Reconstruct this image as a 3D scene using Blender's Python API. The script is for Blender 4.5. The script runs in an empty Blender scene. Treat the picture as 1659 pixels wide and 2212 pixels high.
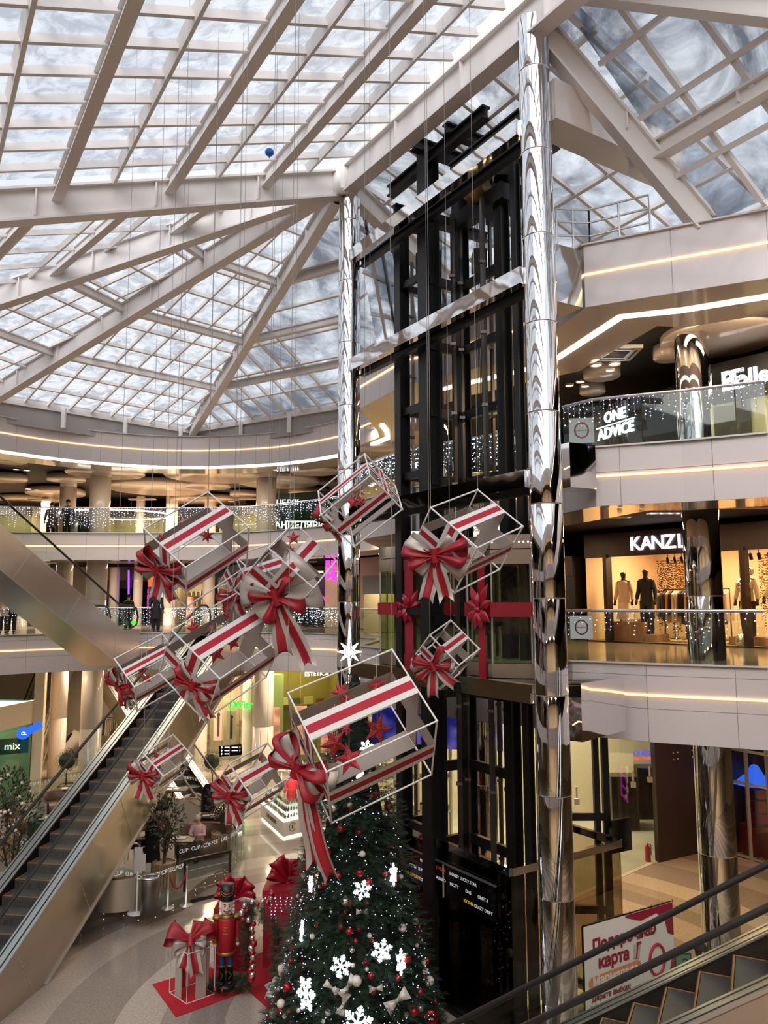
import bpy, bmesh, math, random
from mathutils import Vector, Matrix, noise
from mathutils.geometry import tessellate_polygon
random.seed(7)
PI = math.pi
V = Vector
S = bpy.context.scene
COL = S.collection
def rnd(a, b): return a + (b - a) * random.random()
# ------------------------------------------------------------------ camera
F, CX, CY, PITCH, ROLL, EYE = 1660.0, 829.5, 1106.0, math.radians(6.67), 0.003, 8.0
_u0 = V((0, -math.sin(PITCH), math.cos(PITCH)))
FW = V((0, math.cos(PITCH), math.sin(PITCH)))
RT = V((1, 0, 0)) * math.cos(ROLL) - _u0 * math.sin(ROLL)
UP = V((1, 0, 0)) * math.sin(ROLL) + _u0 * math.cos(ROLL)
cd = bpy.data.cameras.new('camera'); cam = bpy.data.objects.new('camera', cd); COL.objects.link(cam)
cd.sensor_fit = 'HORIZONTAL'; cd.sensor_width = 36; cd.lens = 36 * F / 1659; cd.clip_end = 300; cd.clip_start = 0.05
m = Matrix.Identity(4)
for i in range(3):
    m[i][0] = RT[i]; m[i][1] = UP[i]; m[i][2] = -FW[i]
m[2][3] = EYE
cam.matrix_world = m
S.camera = cam
def ray(px, py): return RT * ((px - CX) / F) + UP * (-(py - CY) / F) + FW
def at(px, py, D):                       # the point seen at a pixel that lies D metres ahead
    d = ray(px, py); t = D / d.y
    return V((0, 0, EYE)) + d * t
def onz(px, py, z):                      # the point seen at a pixel that lies at height z
    d = ray(px, py); t = (z - EYE) / d.z
    return V((0, 0, EYE)) + d * t
def proj(p):
    q = V(p) - V((0, 0, EYE)); w = q.dot(FW)
    return CX + F * q.dot(RT) / w, CY - F * q.dot(UP) / w
# ------------------------------------------------------------------ exposure, world
S.view_settings.view_transform = 'Standard'; S.view_settings.look = 'None'
S.view_settings.exposure = 0.24; S.view_settings.gamma = 1.0; S.view_settings.use_curve_mapping = False
SKY, LAMP = 0.95, 0.95
c = S.cycles
c.max_bounces = 7; c.diffuse_bounces = 3; c.glossy_bounces = 4; c.transmission_bounces = 4; c.transparent_max_bounces = 20
c.sample_clamp_indirect = 3.0; c.caustics_reflective = False; c.caustics_refractive = False; c.use_denoising = True
c.use_adaptive_sampling = True; c.adaptive_threshold = 0.03
W = bpy.data.worlds.new('overcast'); S.world = W; W.use_nodes = True
nt = W.node_tree; N = nt.nodes; bg = N['Background']
tc = N.new('ShaderNodeTexCoord'); nz = N.new('ShaderNodeTexNoise'); cr = N.new('ShaderNodeValToRGB')
nz.inputs['Scale'].default_value = 3.0; nz.inputs['Detail'].default_value = 4
cr.color_ramp.elements[0].color = (0.70, 0.76, 0.84, 1); cr.color_ramp.elements[1].color = (1, 1, 1, 1)
cr.color_ramp.elements[0].position = 0.3; cr.color_ramp.elements[1].position = 0.7
nt.links.new(tc.outputs['Generated'], nz.inputs['Vector']); nt.links.new(nz.outputs[0], cr.inputs[0])
nt.links.new(cr.outputs[0], bg.inputs[0]); bg.inputs[1].default_value = SKY
sl = bpy.data.lights.new('cloudy_sun', 'SUN'); sl.energy = 3.2; sl.angle = math.radians(60); sl.color = (1.0, .94, .90)
so_ = bpy.data.objects.new('cloudy_sun', sl); COL.objects.link(so_); so_.rotation_euler = (math.radians(50), 0, math.radians(-14))
# ------------------------------------------------------------------ materials
MATS = {}
def lin(c):
    return tuple(((x / 255) / 12.92 if x / 255 <= 0.04045 else ((x / 255 + 0.055) / 1.055) ** 2.4) for x in c) + (1,)
def mat(name, rgb, rough=0.5, metal=0.0, coat=0.0, spec=0.5, bump=None, var=None):
    if name in MATS: return MATS[name]
    M = bpy.data.materials.new(name); M.use_nodes = True; MATS[name] = M
    b = M.node_tree.nodes['Principled BSDF']; L = M.node_tree.links; NN = M.node_tree.nodes
    b.inputs['Base Color'].default_value = lin(rgb); b.inputs['Roughness'].default_value = rough
    b.inputs['Metallic'].default_value = metal; b.inputs['Coat Weight'].default_value = coat
    b.inputs['Coat Roughness'].default_value = 0.06; b.inputs['Specular IOR Level'].default_value = spec
    if var or bump:
        t = NN.new('ShaderNodeTexCoord'); mp = NN.new('ShaderNodeMapping'); L.new(t.outputs['Object'], mp.inputs[0])
    if var:                              # var = (second colour, scale, detail)
        n = NN.new('ShaderNodeTexNoise'); n.inputs['Scale'].default_value = var[1]; n.inputs['Detail'].default_value = var[2]
        L.new(mp.outputs[0], n.inputs['Vector']); x = NN.new('ShaderNodeMix'); x.data_type = 'RGBA'
        r = NN.new('ShaderNodeValToRGB'); r.color_ramp.elements[0].position = 0.35; r.color_ramp.elements[1].position = 0.65
        L.new(n.outputs[0], r.inputs[0]); L.new(r.outputs[0], x.inputs[0])
        x.inputs[6].default_value = lin(rgb); x.inputs[7].default_value = lin(var[0]); L.new(x.outputs[2], b.inputs['Base Color'])
    if bump:                             # bump = (strength, scale vector, distance)
        mp2 = NN.new('ShaderNodeMapping'); L.new(t.outputs['Object'], mp2.inputs[0]); mp2.inputs['Scale'].default_value = bump[1]
        n2 = NN.new('ShaderNodeTexNoise'); n2.inputs['Scale'].default_value = 1.0; n2.inputs['Detail'].default_value = 1.5
        L.new(mp2.outputs[0], n2.inputs['Vector']); bp = NN.new('ShaderNodeBump'); bp.inputs['Strength'].default_value = bump[0]
        bp.inputs['Distance'].default_value = bump[2]; L.new(n2.outputs[0], bp.inputs['Height']); L.new(bp.outputs[0], b.inputs['Normal'])
    return M
def emit(name, rgb, s, sample=False):
    if name in MATS: return MATS[name]
    M = bpy.data.materials.new(name); M.use_nodes = True; MATS[name] = M
    NN = M.node_tree.nodes; NN.remove(NN['Principled BSDF']); e = NN.new('ShaderNodeEmission')
    e.inputs[0].default_value = lin(rgb); e.inputs[1].default_value = s
    M.node_tree.links.new(e.outputs[0], NN['Material Output'].inputs[0])
    M.cycles.emission_sampling = 'AUTO' if sample else 'NONE'
    return M
def glass(name, tint=(240, 248, 246), refl=1.0, frost=None):
    if name in MATS: return MATS[name]
    M = bpy.data.materials.new(name); M.use_nodes = True; MATS[name] = M
    NN = M.node_tree.nodes; L = M.node_tree.links; NN.remove(NN['Principled BSDF'])
    tr = NN.new('ShaderNodeBsdfTransparent'); tr.inputs[0].default_value = lin(tint)
    gl = NN.new('ShaderNodeBsdfGlossy'); gl.inputs['Roughness'].default_value = 0.02
    lw = NN.new('ShaderNodeLayerWeight'); lw.inputs[0].default_value = 0.5
    pw = NN.new('ShaderNodeMath'); pw.operation = 'POWER'; pw.inputs[1].default_value = 4.5; L.new(lw.outputs['Facing'], pw.inputs[0])
    ml = NN.new('ShaderNodeMath'); ml.operation = 'MULTIPLY_ADD'; ml.use_clamp = True; ml.inputs[1].default_value = 0.8; ml.inputs[2].default_value = 0.035 * refl; L.new(pw.outputs[0], ml.inputs[0])
    mx = NN.new('ShaderNodeMixShader'); L.new(ml.outputs[0], mx.inputs[0]); L.new(tr.outputs[0], mx.inputs[1]); L.new(gl.outputs[0], mx.inputs[2])
    out = mx
    if frost:                            # frost = (colour low, colour high, scale, translucent share)
        t = NN.new('ShaderNodeTexCoord'); n = NN.new('ShaderNodeTexNoise'); n.inputs['Scale'].default_value = frost[2]
        n.inputs['Detail'].default_value = 7; n.inputs['Roughness'].default_value = 0.62; n.inputs['Distortion'].default_value = 0.8
        L.new(t.outputs['Object'], n.inputs['Vector'])
        r = NN.new('ShaderNodeValToRGB'); r.color_ramp.elements[0].position = frost[4]; r.color_ramp.elements[1].position = frost[5]
        r.color_ramp.elements[0].color = lin(frost[0]); r.color_ramp.elements[1].color = lin(frost[1])
        L.new(n.outputs[0], r.inputs[0]); L.new(r.outputs[0], tr.inputs[0])
        tl = NN.new('ShaderNodeBsdfTranslucent'); tl.inputs[0].default_value = (0.8, 0.83, 0.86, 1)
        m2 = NN.new('ShaderNodeMixShader'); m2.inputs[0].default_value = frost[3]
        L.new(mx.outputs[0], m2.inputs[1]); L.new(tl.outputs[0], m2.inputs[2]); out = m2
    L.new(out.outputs[0], NN['Material Output'].inputs[0])
    return M
def twoside(name, front, back, rough=0.45, rb=0.4):   # cloth with another colour on its back
    M = mat(name, front, rough); NN = M.node_tree.nodes; L = M.node_tree.links; b = NN['Principled BSDF']
    g = NN.new('ShaderNodeNewGeometry'); x = NN.new('ShaderNodeMix'); x.data_type = 'RGBA'
    x.inputs[6].default_value = lin(front); x.inputs[7].default_value = lin(back)
    L.new(g.outputs['Backfacing'], x.inputs[0]); L.new(x.outputs[2], b.inputs['Base Color'])
    b.inputs['Sheen Weight'].default_value = 0.15
    return M
def seams(name, rgb, su, sv, rough, coat=0.0, w=0.012, dark=0.35, metal=0.0, off=0.0, spec=0.5):   # panel joints drawn on the UV map (u, v in metres)
    M = mat(name, rgb, rough, metal, coat, spec); NN = M.node_tree.nodes; L = M.node_tree.links; b = NN['Principled BSDF']
    uv = NN.new('ShaderNodeUVMap'); br = NN.new('ShaderNodeTexBrick'); br.offset = off
    br.inputs['Scale'].default_value = 1.0; br.inputs['Brick Width'].default_value = su; br.inputs['Row Height'].default_value = sv
    br.inputs['Mortar Size'].default_value = w; br.inputs['Mortar Smooth'].default_value = 0.1
    c0 = lin(rgb); br.inputs['Color1'].default_value = c0; br.inputs['Color2'].default_value = tuple(x * 0.96 for x in c0[:3]) + (1,)
    br.inputs['Mortar'].default_value = tuple(x * dark for x in c0[:3]) + (1,)
    L.new(uv.outputs[0], br.inputs['Vector']); L.new(br.outputs[0], b.inputs['Base Color'])
    return M
m_steel = mat('white_painted_steel', (232, 226, 222), 0.45)
m_white = mat('white_gloss_panel', (206, 198, 196), 0.25, coat=0.4)
m_fascia = seams('fascia_panels', (208, 199, 198), 1.55, 0.62, 0.28, coat=0.35, w=0.006)
m_soffit = mat('soffit_gloss', (212, 200, 192), 0.10, coat=0.6, spec=0.9)
m_chrome = mat('polished_chrome', (236, 236, 238), 0.03, 1.0, bump=(0.35, (2.6, 2.6, 0.55), 0.05))
m_chflat = mat('polished_chrome_flat', (228, 226, 226), 0.05, 1.0, bump=(0.25, (1.3, 1.3, 1.3), 0.04))
m_black = mat('black_steel', (20, 19, 20), 0.42)
m_dark = mat('dark_metal', (38, 36, 36), 0.4, 0.6)
m_blackceil = mat('black_ceiling', (14, 13, 13), 0.8)
m_brushed = mat('brushed_steel', (186, 172, 150), 0.30, 1.0, bump=(0.10, (0.8, 0.8, 0.8), 0.05))
m_alu = mat('aluminium', (214, 214, 214), 0.3, 0.9)
m_red = twoside('red_cloth', (158, 22, 42), (176, 168, 160))
m_red2 = mat('red_satin', (150, 18, 38), 0.32)
m_redmat = mat('red_carpet', (178, 16, 38), 0.9)
m_cloth = mat('pale_cloth', (206, 200, 194), 0.75)
m_silver = mat('silver_satin', (186, 180, 174), 0.34, 0.25)
m_gold = emit('warm_led', (255, 196, 128), 3.2)
m_led = emit('white_led', (255, 246, 222), 3.5)
m_bulb = emit('cold_bulb', (206, 204, 255), 3.2)
m_bulbw = emit('white_bulb', (236, 244, 255), 3.2)
m_sign = emit('white_sign', (250, 250, 255), 2.6)
m_lampw = emit('warm_lamp', (255, 226, 180), 5.0)
m_glass = glass('clear_glass', (236, 244, 240), 1.0)
m_tint = glass('dark_glass', (96, 92, 86), 1.5)
m_greenglass = glass('greenish_glass', (214, 226, 200), 1.4)
m_roofg = glass('wet_roof_glass', refl=0.25, frost=((176, 184, 196), (236, 240, 246), 2.2, 0.12, 0.38, 0.56))
m_roofd = glass('snowy_roof_glass', refl=0.25, frost=((84, 92, 106), (240, 245, 252), 0.62, 0.10, 0.40, 0.66))
m_green = mat('fir_needles', (28, 46, 32), 0.7, var=((46, 68, 48), 9.0, 2))
m_leaf = mat('dark_leaves', (22, 34, 18), 0.5, var=((44, 58, 30), 14.0, 2))
m_wood = mat('pale_wood', (150, 116, 82), 0.5, var=((176, 140, 100), 6.0, 3))
m_brown = mat('brown_leather', (92, 60, 44), 0.45)
m_tab = mat('dark_table', (74, 60, 52), 0.4)
m_skin = mat('skin', (206, 160, 134), 0.5)
m_paper = mat('paper', (232, 228, 222), 0.7)
m_cream = mat('cream_wall', (220, 206, 184), 0.6)
m_colw = mat('white_column_paint', (222, 212, 200), 0.22, coat=0.5)
m_tile = mat('pale_marble', (214, 206, 194), 0.12, var=((196, 186, 174), 1.2, 6))
# ------------------------------------------------------------------ mesh helpers
class MB:
    def __init__(s): s.v = []; s.f = []; s.mi = []; s.m = 0; s.uv = {}; s.sm = set()
    def add(s, vs, fs, smooth=False):
        n = len(s.v); s.v += [V(a) for a in vs]
        for f in fs:
            if smooth: s.sm.add(len(s.f))
            s.f.append([n + i for i in f]); s.mi.append(s.m)
        return s
    def box(s, c, d, R=None):            # centre, size, optional 3x3 rotation
        c = V(c); p = []
        for x in (-.5, .5):
            for y in (-.5, .5):
                for z in (-.5, .5):
                    q = V((x * d[0], y * d[1], z * d[2])); p.append(c + (R @ q if R else q))
        return s.add(p, [(0, 1, 3, 2), (4, 6, 7, 5), (0, 4, 5, 1), (2, 3, 7, 6), (0, 2, 6, 4), (1, 5, 7, 3)])
    def beam(s, a, b, w, h, up=(0, 0, 1), drop=0.0):   # rectangular bar from a to b
        a = V(a); b = V(b); d = (b - a).normalized(); up = V(up)
        r = d.cross(up)
        if r.length < 1e-4: r = d.cross(V((1, 0, 0)))
        r.normalize(); u = r.cross(d).normalized(); o = u * -drop; p = []
        for q in (a, b):
            for i, j in ((-1, -1), (1, -1), (1, 1), (-1, 1)): p.append(q + o + r * (i * w / 2) + u * (j * h / 2))
        return s.add(p, [(3, 2, 1, 0), (4, 5, 6, 7), (0, 1, 5, 4), (1, 2, 6, 5), (2, 3, 7, 6), (3, 0, 4, 7)])
    def ibeam(s, a, b, w, h, t=0.04, drop=0.0):
        a = V(a); b = V(b); d = (b - a).normalized(); r = d.cross(V((0, 0, 1)))
        if r.length < 1e-3: r = V((1, 0, 0))
        u = r.normalized().cross(d).normalized()
        s.beam(a, b, t * 1.5, h, u, drop); s.beam(a, b, w, t, u, drop - h / 2); s.beam(a, b, w, t, u, drop + h / 2)
        return s
    def tube(s, a, b, r, n=10, r2=None, caps=True):
        a = V(a); b = V(b); d = (b - a).normalized(); x = d.cross(V((0, 0, 1)))
        if x.length < 1e-3: x = V((1, 0, 0))
        x.normalize(); y = d.cross(x); r2 = r if r2 is None else r2; p = []
        for q, k in ((a, r), (b, r2)):
            for i in range(n): p.append(q + (x * math.cos(2 * PI * i / n) + y * math.sin(2 * PI * i / n)) * k)
        s.add(p, [(i, (i + 1) % n, n + (i + 1) % n, n + i) for i in range(n)], True)
        if caps: s.add(p, [tuple(range(n - 1, -1, -1)), tuple(range(n, 2 * n))])
        return s
    def path(s, pts, r, n=8):            # round bar along a polyline
        pts = [V(p) for p in pts]; rings = []; prev = None
        for i, p in enumerate(pts):
            d = (pts[min(i + 1, len(pts) - 1)] - pts[max(i - 1, 0)]).normalized()
            x = (prev - d * prev.dot(d)) if prev else d.cross(V((0, 0, 1)))
            if x.length < 1e-4: x = d.cross(V((1, 0, 0)))
            x.normalize(); prev = x; y = d.cross(x)
            rr = r(i / (len(pts) - 1)) if callable(r) else r
            rings += [p + (x * math.cos(2 * PI * k / n) + y * math.sin(2 * PI * k / n)) * rr for k in range(n)]
        fs = []
        for i in range(len(pts) - 1):
            for k in range(n): fs.append((i * n + k, i * n + (k + 1) % n, (i + 1) * n + (k + 1) % n, (i + 1) * n + k))
        s.add(rings, fs, True); L = (len(pts) - 1) * n
        return s.add(rings, [tuple(range(n - 1, -1, -1)), tuple(L + k for k in range(n))])
    def rail(s, pts, w, h, dz=0.0):      # rectangular bar along a polyline, upright section
        pts = [V(p) for p in pts]; P = []
        for i, p in enumerate(pts):
            d = pts[min(i + 1, len(pts) - 1)] - pts[max(i - 1, 0)]; n = V((-d.y, d.x, 0)).normalized()
            for a, b in ((-1, -1), (1, -1), (1, 1), (-1, 1)): P.append(p + n * (a * w / 2) + V((0, 0, dz + b * h / 2)))
        fs = [(i * 4 + k, i * 4 + (k + 1) % 4, i * 4 + 4 + (k + 1) % 4, i * 4 + 4 + k) for i in range(len(pts) - 1) for k in range(4)]
        L = (len(pts) - 1) * 4
        return s.add(P, fs + [(3, 2, 1, 0), (L, L + 1, L + 2, L + 3)])
    def strip(s, pts, z0, z1):           # upright band along a polyline, with UVs in metres
        u = 0.0
        for i in range(len(pts) - 1):
            a, b = V(pts[i]), V(pts[i + 1]); l = (b - a).length; fi = len(s.f)
            s.add([(a.x, a.y, z0), (b.x, b.y, z0), (b.x, b.y, z1), (a.x, a.y, z1)], [(0, 1, 2, 3)])
            s.uv[fi] = [(u, 0), (u + l, 0), (u + l, z1 - z0), (u, z1 - z0)]; u += l
        return s
    def flat(s, loop, z=None, holes=(), flip=False):   # filled polygon with holes
        loops = [[V((p[0], p[1], p[2] if z is None else z)) for p in l] for l in [loop, *holes]]
        tri = tessellate_polygon(loops); P = [p for l in loops for p in l]
        fs = []
        for t in tri:
            n = (P[t[1]] - P[t[0]]).cross(P[t[2]] - P[t[0]]).z
            fs.append(tuple(t) if (n > 0) != flip else tuple(reversed(t)))
        return s.add(P, fs)
    def prism(s, loop, z0, z1):
        n = len(loop); s.flat(loop, z1); s.flat(loop, z0, flip=True)
        P = [V((p[0], p[1], z0)) for p in loop] + [V((p[0], p[1], z1)) for p in loop]
        return s.add(P, [(i, (i + 1) % n, n + (i + 1) % n, n + i) for i in range(n)])
    def lathe(s, prof, c=(0, 0, 0), n=24, R=None, smooth=True):   # prof = [(r, z)...]
        c = V(c); P = []; k = len(prof)
        for i in range(n):
            a = 2 * PI * i / n
            for r, z in prof:
                q = V((r * math.cos(a), r * math.sin(a), z)); P.append(c + (R @ q if R else q))
        return s.add(P, [(i * k + j, ((i + 1) % n) * k + j, ((i + 1) % n) * k + j + 1, i * k + j + 1) for i in range(n) for j in range(k - 1)], smooth)
    def ball(s, c, r, n=12, sc=(1, 1, 1)):
        k = max(4, n // 2)
        prof = [(max(1e-4, r * math.sin(PI * i / k)), -r * math.cos(PI * i / k)) for i in range(k + 1)]
        R = Matrix.Diagonal(V(sc)); return s.lathe(prof, c, n, R)
    def quad(s, a, b, c, d): return s.add([a, b, c, d], [(0, 1, 2, 3)])
    def grid(s, P, smooth=True, mcol=None, flip=False):  # P[i][j] -> surface; mcol(j) -> material index
        ni, nj = len(P), len(P[0]); n = len(s.v); s.v += [V(p) for r in P for p in r]
        for i in range(ni - 1):
            for j in range(nj - 1):
                f = [n + i * nj + j, n + (i + 1) * nj + j, n + (i + 1) * nj + j + 1, n + i * nj + j + 1]
                if flip: f.reverse()
                if smooth: s.sm.add(len(s.f))
                s.f.append(f); s.mi.append(mcol(j) if mcol else s.m)
        return s
    def build(s, name, mats, parent=None, origin=None, hide=False):
        if not isinstance(mats, (list, tuple)): mats = [mats]
        if parent is not None: o0 = wloc(parent)
        elif origin is not None: o0 = V(origin)
        elif s.v:
            lo = [min(v[i] for v in s.v) for i in range(3)]; hi = [max(v[i] for v in s.v) for i in range(3)]
            o0 = V(((lo[0] + hi[0]) / 2, (lo[1] + hi[1]) / 2, lo[2]))
        else: o0 = V((0, 0, 0))
        me = bpy.data.meshes.new(name); me.from_pydata([v - o0 for v in s.v], [], s.f)
        for M in mats: me.materials.append(M)
        if len(mats) > 1: me.polygons.foreach_set('material_index', s.mi)
        if s.sm: me.polygons.foreach_set('use_smooth', [i in s.sm for i in range(len(s.f))])
        if s.uv:
            ul = me.uv_layers.new(name='UVMap')
            for p in me.polygons:
                if p.index in s.uv:
                    for li, q in zip(p.loop_indices, s.uv[p.index]): ul.data[li].uv = q
        me.validate(); me.update()
        o = bpy.data.objects.new(name, me); COL.objects.link(o)
        if parent is not None: o.parent = parent; KID(o, parent)
        else: o.location = o0
        return o
def wloc(o):
    p = V(o.location); q = o.parent
    while q: p += V(q.location); q = q.parent
    return p
def tag(o, label=None, cat=None, group=None, kind=None):
    if label: o['label'] = label
    if cat: o['category'] = cat
    if group: o['group'] = group
    if kind: o['kind'] = kind
    return o
def thing(name, label, cat, loc=(0, 0, 0), group=None, rz=0):
    o = bpy.data.objects.new(name, None); COL.objects.link(o); o.location = loc; o.empty_display_size = 0.1
    o.rotation_euler = (0, 0, rz)
    return tag(o, label, cat, group)
KIDS = {}
def KID(o, parent):
    if parent is not None: KIDS.setdefault(parent.name, []).append(o)
def copytree(o, parent=None):
    c = o.copy(); COL.objects.link(c)
    if parent is not None: c.parent = parent
    KID(c, parent)
    for ch in KIDS.get(o.name, []): copytree(ch, c)
    return c
def dup(o, loc, rz=None, label=None, group=None, scale=None):
    c = copytree(o); c.location = loc
    if rz is not None: c.rotation_euler = (0, 0, rz)
    if scale: c.scale = scale if isinstance(scale, (tuple, list)) else (scale,) * 3
    if label: c['label'] = label
    if group: c['group'] = group
    return c
def struct(name, mb, m): return tag(mb.build(name, m), kind='structure')
FONTS = {}
def text(body, size, m, name='lettering', parent=None, loc=(0, 0, 0), R=None, depth=0.01, align='CENTER', shear=0.0, space=1.0, bold=0.0):
    cu = bpy.data.curves.new('t', 'FONT'); cu.body = body; cu.size = size; cu.extrude = depth; cu.align_x = align; cu.align_y = 'CENTER'
    cu.shear = shear; cu.space_character = space; cu.offset = bold; cu.resolution_u = 3
    t = bpy.data.objects.new('t', cu); COL.objects.link(t)
    dg = bpy.context.evaluated_depsgraph_get(); me = bpy.data.meshes.new_from_object(t.evaluated_get(dg))
    bpy.data.objects.remove(t); me.name = name; me.materials.clear(); me.materials.append(m)
    M4 = Matrix.Translation(V(loc)) @ (R.to_4x4() if R else Matrix.Identity(4)); me.transform(M4)
    if parent is not None: me.transform(Matrix.Translation(-wloc(parent)))
    o = bpy.data.objects.new(name, me); COL.objects.link(o)
    if parent is not None: o.parent = parent; KID(o, parent)
    return o
def face_R(n, up=(0, 0, 1)):             # rotation whose +Z looks along n and whose +Y is up: for lettering on a wall
    n = V(n).normalized(); x = V(up).cross(n).normalized(); y = n.cross(x)
    return Matrix((x, y, n)).transposed()
def cr_spline(P, step):                  # smooth polyline through points, resampled
    P = [V(p) for p in P]; out = []
    for i in range(len(P) - 1):
        p0, p1, p2, p3 = P[max(i - 1, 0)], P[i], P[i + 1], P[min(i + 2, len(P) - 1)]
        k = max(1, int((p2 - p1).length / step))
        for j in range(k):
            t = j / k; t2 = t * t; t3 = t2 * t
            out.append(0.5 * ((2 * p1) + (p2 - p0) * t + (2 * p0 - 5 * p1 + 4 * p2 - p3) * t2 + (3 * p1 - p0 - 3 * p2 + p3) * t3))
    return out + [P[-1]]
def resamp(P, step):
    P = [V(p) for p in P]; out = [P[0]]; acc = 0
    for a, b in zip(P, P[1:]):
        l = (b - a).length; t = step - acc
        while t < l: out.append(a + (b - a) * (t / l)); t += step
        acc = l - (t - step)
    if (out[-1] - P[-1]).length > step * 0.3: out.append(P[-1])
    return out
def lamp(kind, loc, power, col=(255, 214, 170), size=0.5, size_y=None, rot=(0, 0, 0), name='ceiling_light', spot=None):  # default name serves shop lamps and added fill lamps alike
    l = bpy.data.lights.new(name, kind); l.energy = power * LAMP; l.color = lin(col)[:3]
    if kind == 'AREA':
        l.size = size
        if size_y: l.shape = 'RECTANGLE'; l.size_y = size_y
    else: l.shadow_soft_size = size
    if spot: l.spot_size = spot; l.spot_blend = 0.6
    o = bpy.data.objects.new(name, l); COL.objects.link(o); o.location = loc; o.rotation_euler = rot
    return o
# ------------------------------------------------------------------ the plan of the place
AX = V((0.531, -0.847, 0)); VX = V((0.847, 0.531, 0))      # along the two chrome columns / away from them to the right
HL = at(742, 372, 18.16); HR = at(1160, -8, 12.8); HR.z = HL.z
COL_L = at(754, 1000, 18.16); COL_R = at(1177, 1000, 12.8)
ZA, ZB, ZC, ZE = 6.8, 10.8, 14.65, 15.4
DROP = 0.363
def pl1(s, t): return HL + AX * s - VX * t - V((0, 0, DROP * t))     # big slope towards the viewer's left
def pl6(s, t): return HL + AX * s + VX * t - V((0, 0, 0.33 * t))     # slope behind the ridge
E1 = HL - VX * 9.1; E1.z = ZE
E2 = onz(-390, 750, ZE); E3 = onz(-36, 850, ZE); E4 = onz(410, 925, ZE); E5 = onz(758, 868, ZE); E6 = onz(830, 830, ZE)
B5 = pl6(-1.1, 4.2)
# -- main girders
def girder(a, b, w, h, label, name='roof_girder', group=None, drop=None):
    mb = MB(); mb.beam(a, b, w * 0.35, h, (0, 0, 1), h / 2 if drop is None else drop)
    mb.beam(a, b, w, 0.05, (0, 0, 1), h if drop is None else drop + h / 2); mb.beam(a, b, w, 0.05, (0, 0, 1), 0 if drop is None else drop - h / 2)
    d = (V(b) - V(a)); n = int(d.length / 2.2)
    for i in range(1, n): mb.beam(V(a) + d * (i / n) - V((0, 0, 0.04)), V(a) + d * (i / n) - V((0, 0, h - .04)), w * 0.9, 0.03, d)
    return tag(mb.build(name, m_steel), label, 'roof girder', group)
girder(HL, pl1(0, 14), .34, .62, 'deep white roof girder running left from the far chrome column')
girder(HL - VX * .2, E2, .3, .62, 'white roof girder sloping left, second one below the level girder')
girder(HL - VX * .2, E3, .3, .6, 'white roof girder sloping to the lower left corner of the skylight')
girder(HL, E4, .28, .52, 'white roof girder dropping to the eave left of the far chrome column')
girder(HL + AX * .2, HR + AX * 5, .34, .66, 'white ridge girder joining the tops of the two chrome columns')
girder(HL, E5, .22, .4, 'white roof girder hidden straight behind the far chrome column')
girder(HL, B5, .3, .5, 'white roof girder sloping right from the far column behind the lift frame')
mb = MB(); mb.lathe([(.27, -.75), (.36, -.75), (.36, .05), (.27, .05)], HL, 10); mb.box(HL + V((0, 0, -.3)), (.7, .1, .62)); mb.box(HL + V((0, 0, -.3)), (.1, .7, .62))
tag(mb.build('girder_hub', m_steel), 'white steel hub where the roof girders meet over the far chrome column', 'steel joint')
# -- glazed slopes: each a window with its frame bars and its glass
def slope(name, P0, du, dv, nu, nv, poly, bars_u, bars_v, mg, w=.07, h=.17, lift=.0):
    """P0 + u*du + v*dv; poly = outline in (u, v); bars at each integer u and v clipped to the outline"""
    g = MB(); nrm = V(du).cross(V(dv)).normalized()
    if nrm.z < 0: nrm = -nrm
    pts = [P0 + V(du) * u + V(dv) * v + nrm * lift for u, v in poly]
    g.add(pts, [tuple(range(len(pts)))])
    fr = MB()
    def clip(axis, k):
        xs = []
        for (a, b), (c2, d2) in zip(poly, poly[1:] + poly[:1]):
            p, q, r, s2 = (a, b, c2, d2) if axis == 0 else (b, a, d2, c2)
            if (p - k) * (r - k) < 0: xs.append(q + (s2 - q) * (k - p) / (r - p))
        return sorted(xs)
    for axis, rng, ww, hh in ((0, bars_u, w, h * .7), (1, bars_v, w, h)):
        for k in rng:
            xs = clip(axis, k + 1e-4)
            for a, b in zip(xs[::2], xs[1::2]):
                if b - a < .05: continue
                A = P0 + (V(du) * k + V(dv) * a if axis == 0 else V(du) * a + V(dv) * k); B = P0 + (V(du) * k + V(dv) * b if axis == 0 else V(du) * b + V(dv) * k)
                fr.beam(A - nrm * (hh / 2), B - nrm * (hh / 2), ww, hh, nrm)
    o = tag(fr.build(name, m_steel), kind='structure')
    gg = g.build('glass_pane', mg, o)
    return o
# slope 1: u along the columns' line (bays of .78 m), v downhill to the left (half bays of 1.1 m)
du1 = AX * .78; dv1 = (-VX - V((0, 0, DROP))) * 1.12
slope('window_1', HL + V((0, 0, .16)), du1, dv1, 0, 0, [(0.2, 0.15), (18, 0.15), (18, 11.5), (0.2, 11.5)], range(1, 18), [1, 3, 5, 7, 9, 11], m_roofg, w=.075, h=.2)
for i, t in enumerate((2.12, 4.36, 6.6, 8.9, 11.2)):
    mb = MB(); a = pl1(.05, t) + V((0, 0, -.12)); b = pl1(14, t) + V((0, 0, -.12)); mb.beam(a, b, .06, .34); mb.beam(a, b, .2, .04, drop=.17); mb.beam(a, b, .2, .04, drop=-.17)
    for k in range(1, 18): mb.box(pl1(.78 * k, t) + V((0, 0, .07)), (.07, .07, .12))
    tag(mb.build('roof_rafter', m_steel), 'white roof rafter, ' + ('nearest to the far chrome column', 'second from the far chrome column', 'third from the far chrome column, at upper left', 'above the upper left corner', 'farthest left over the viewer')[i], 'roof rafter', 'parallel rafters under the big glass slope')
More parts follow.
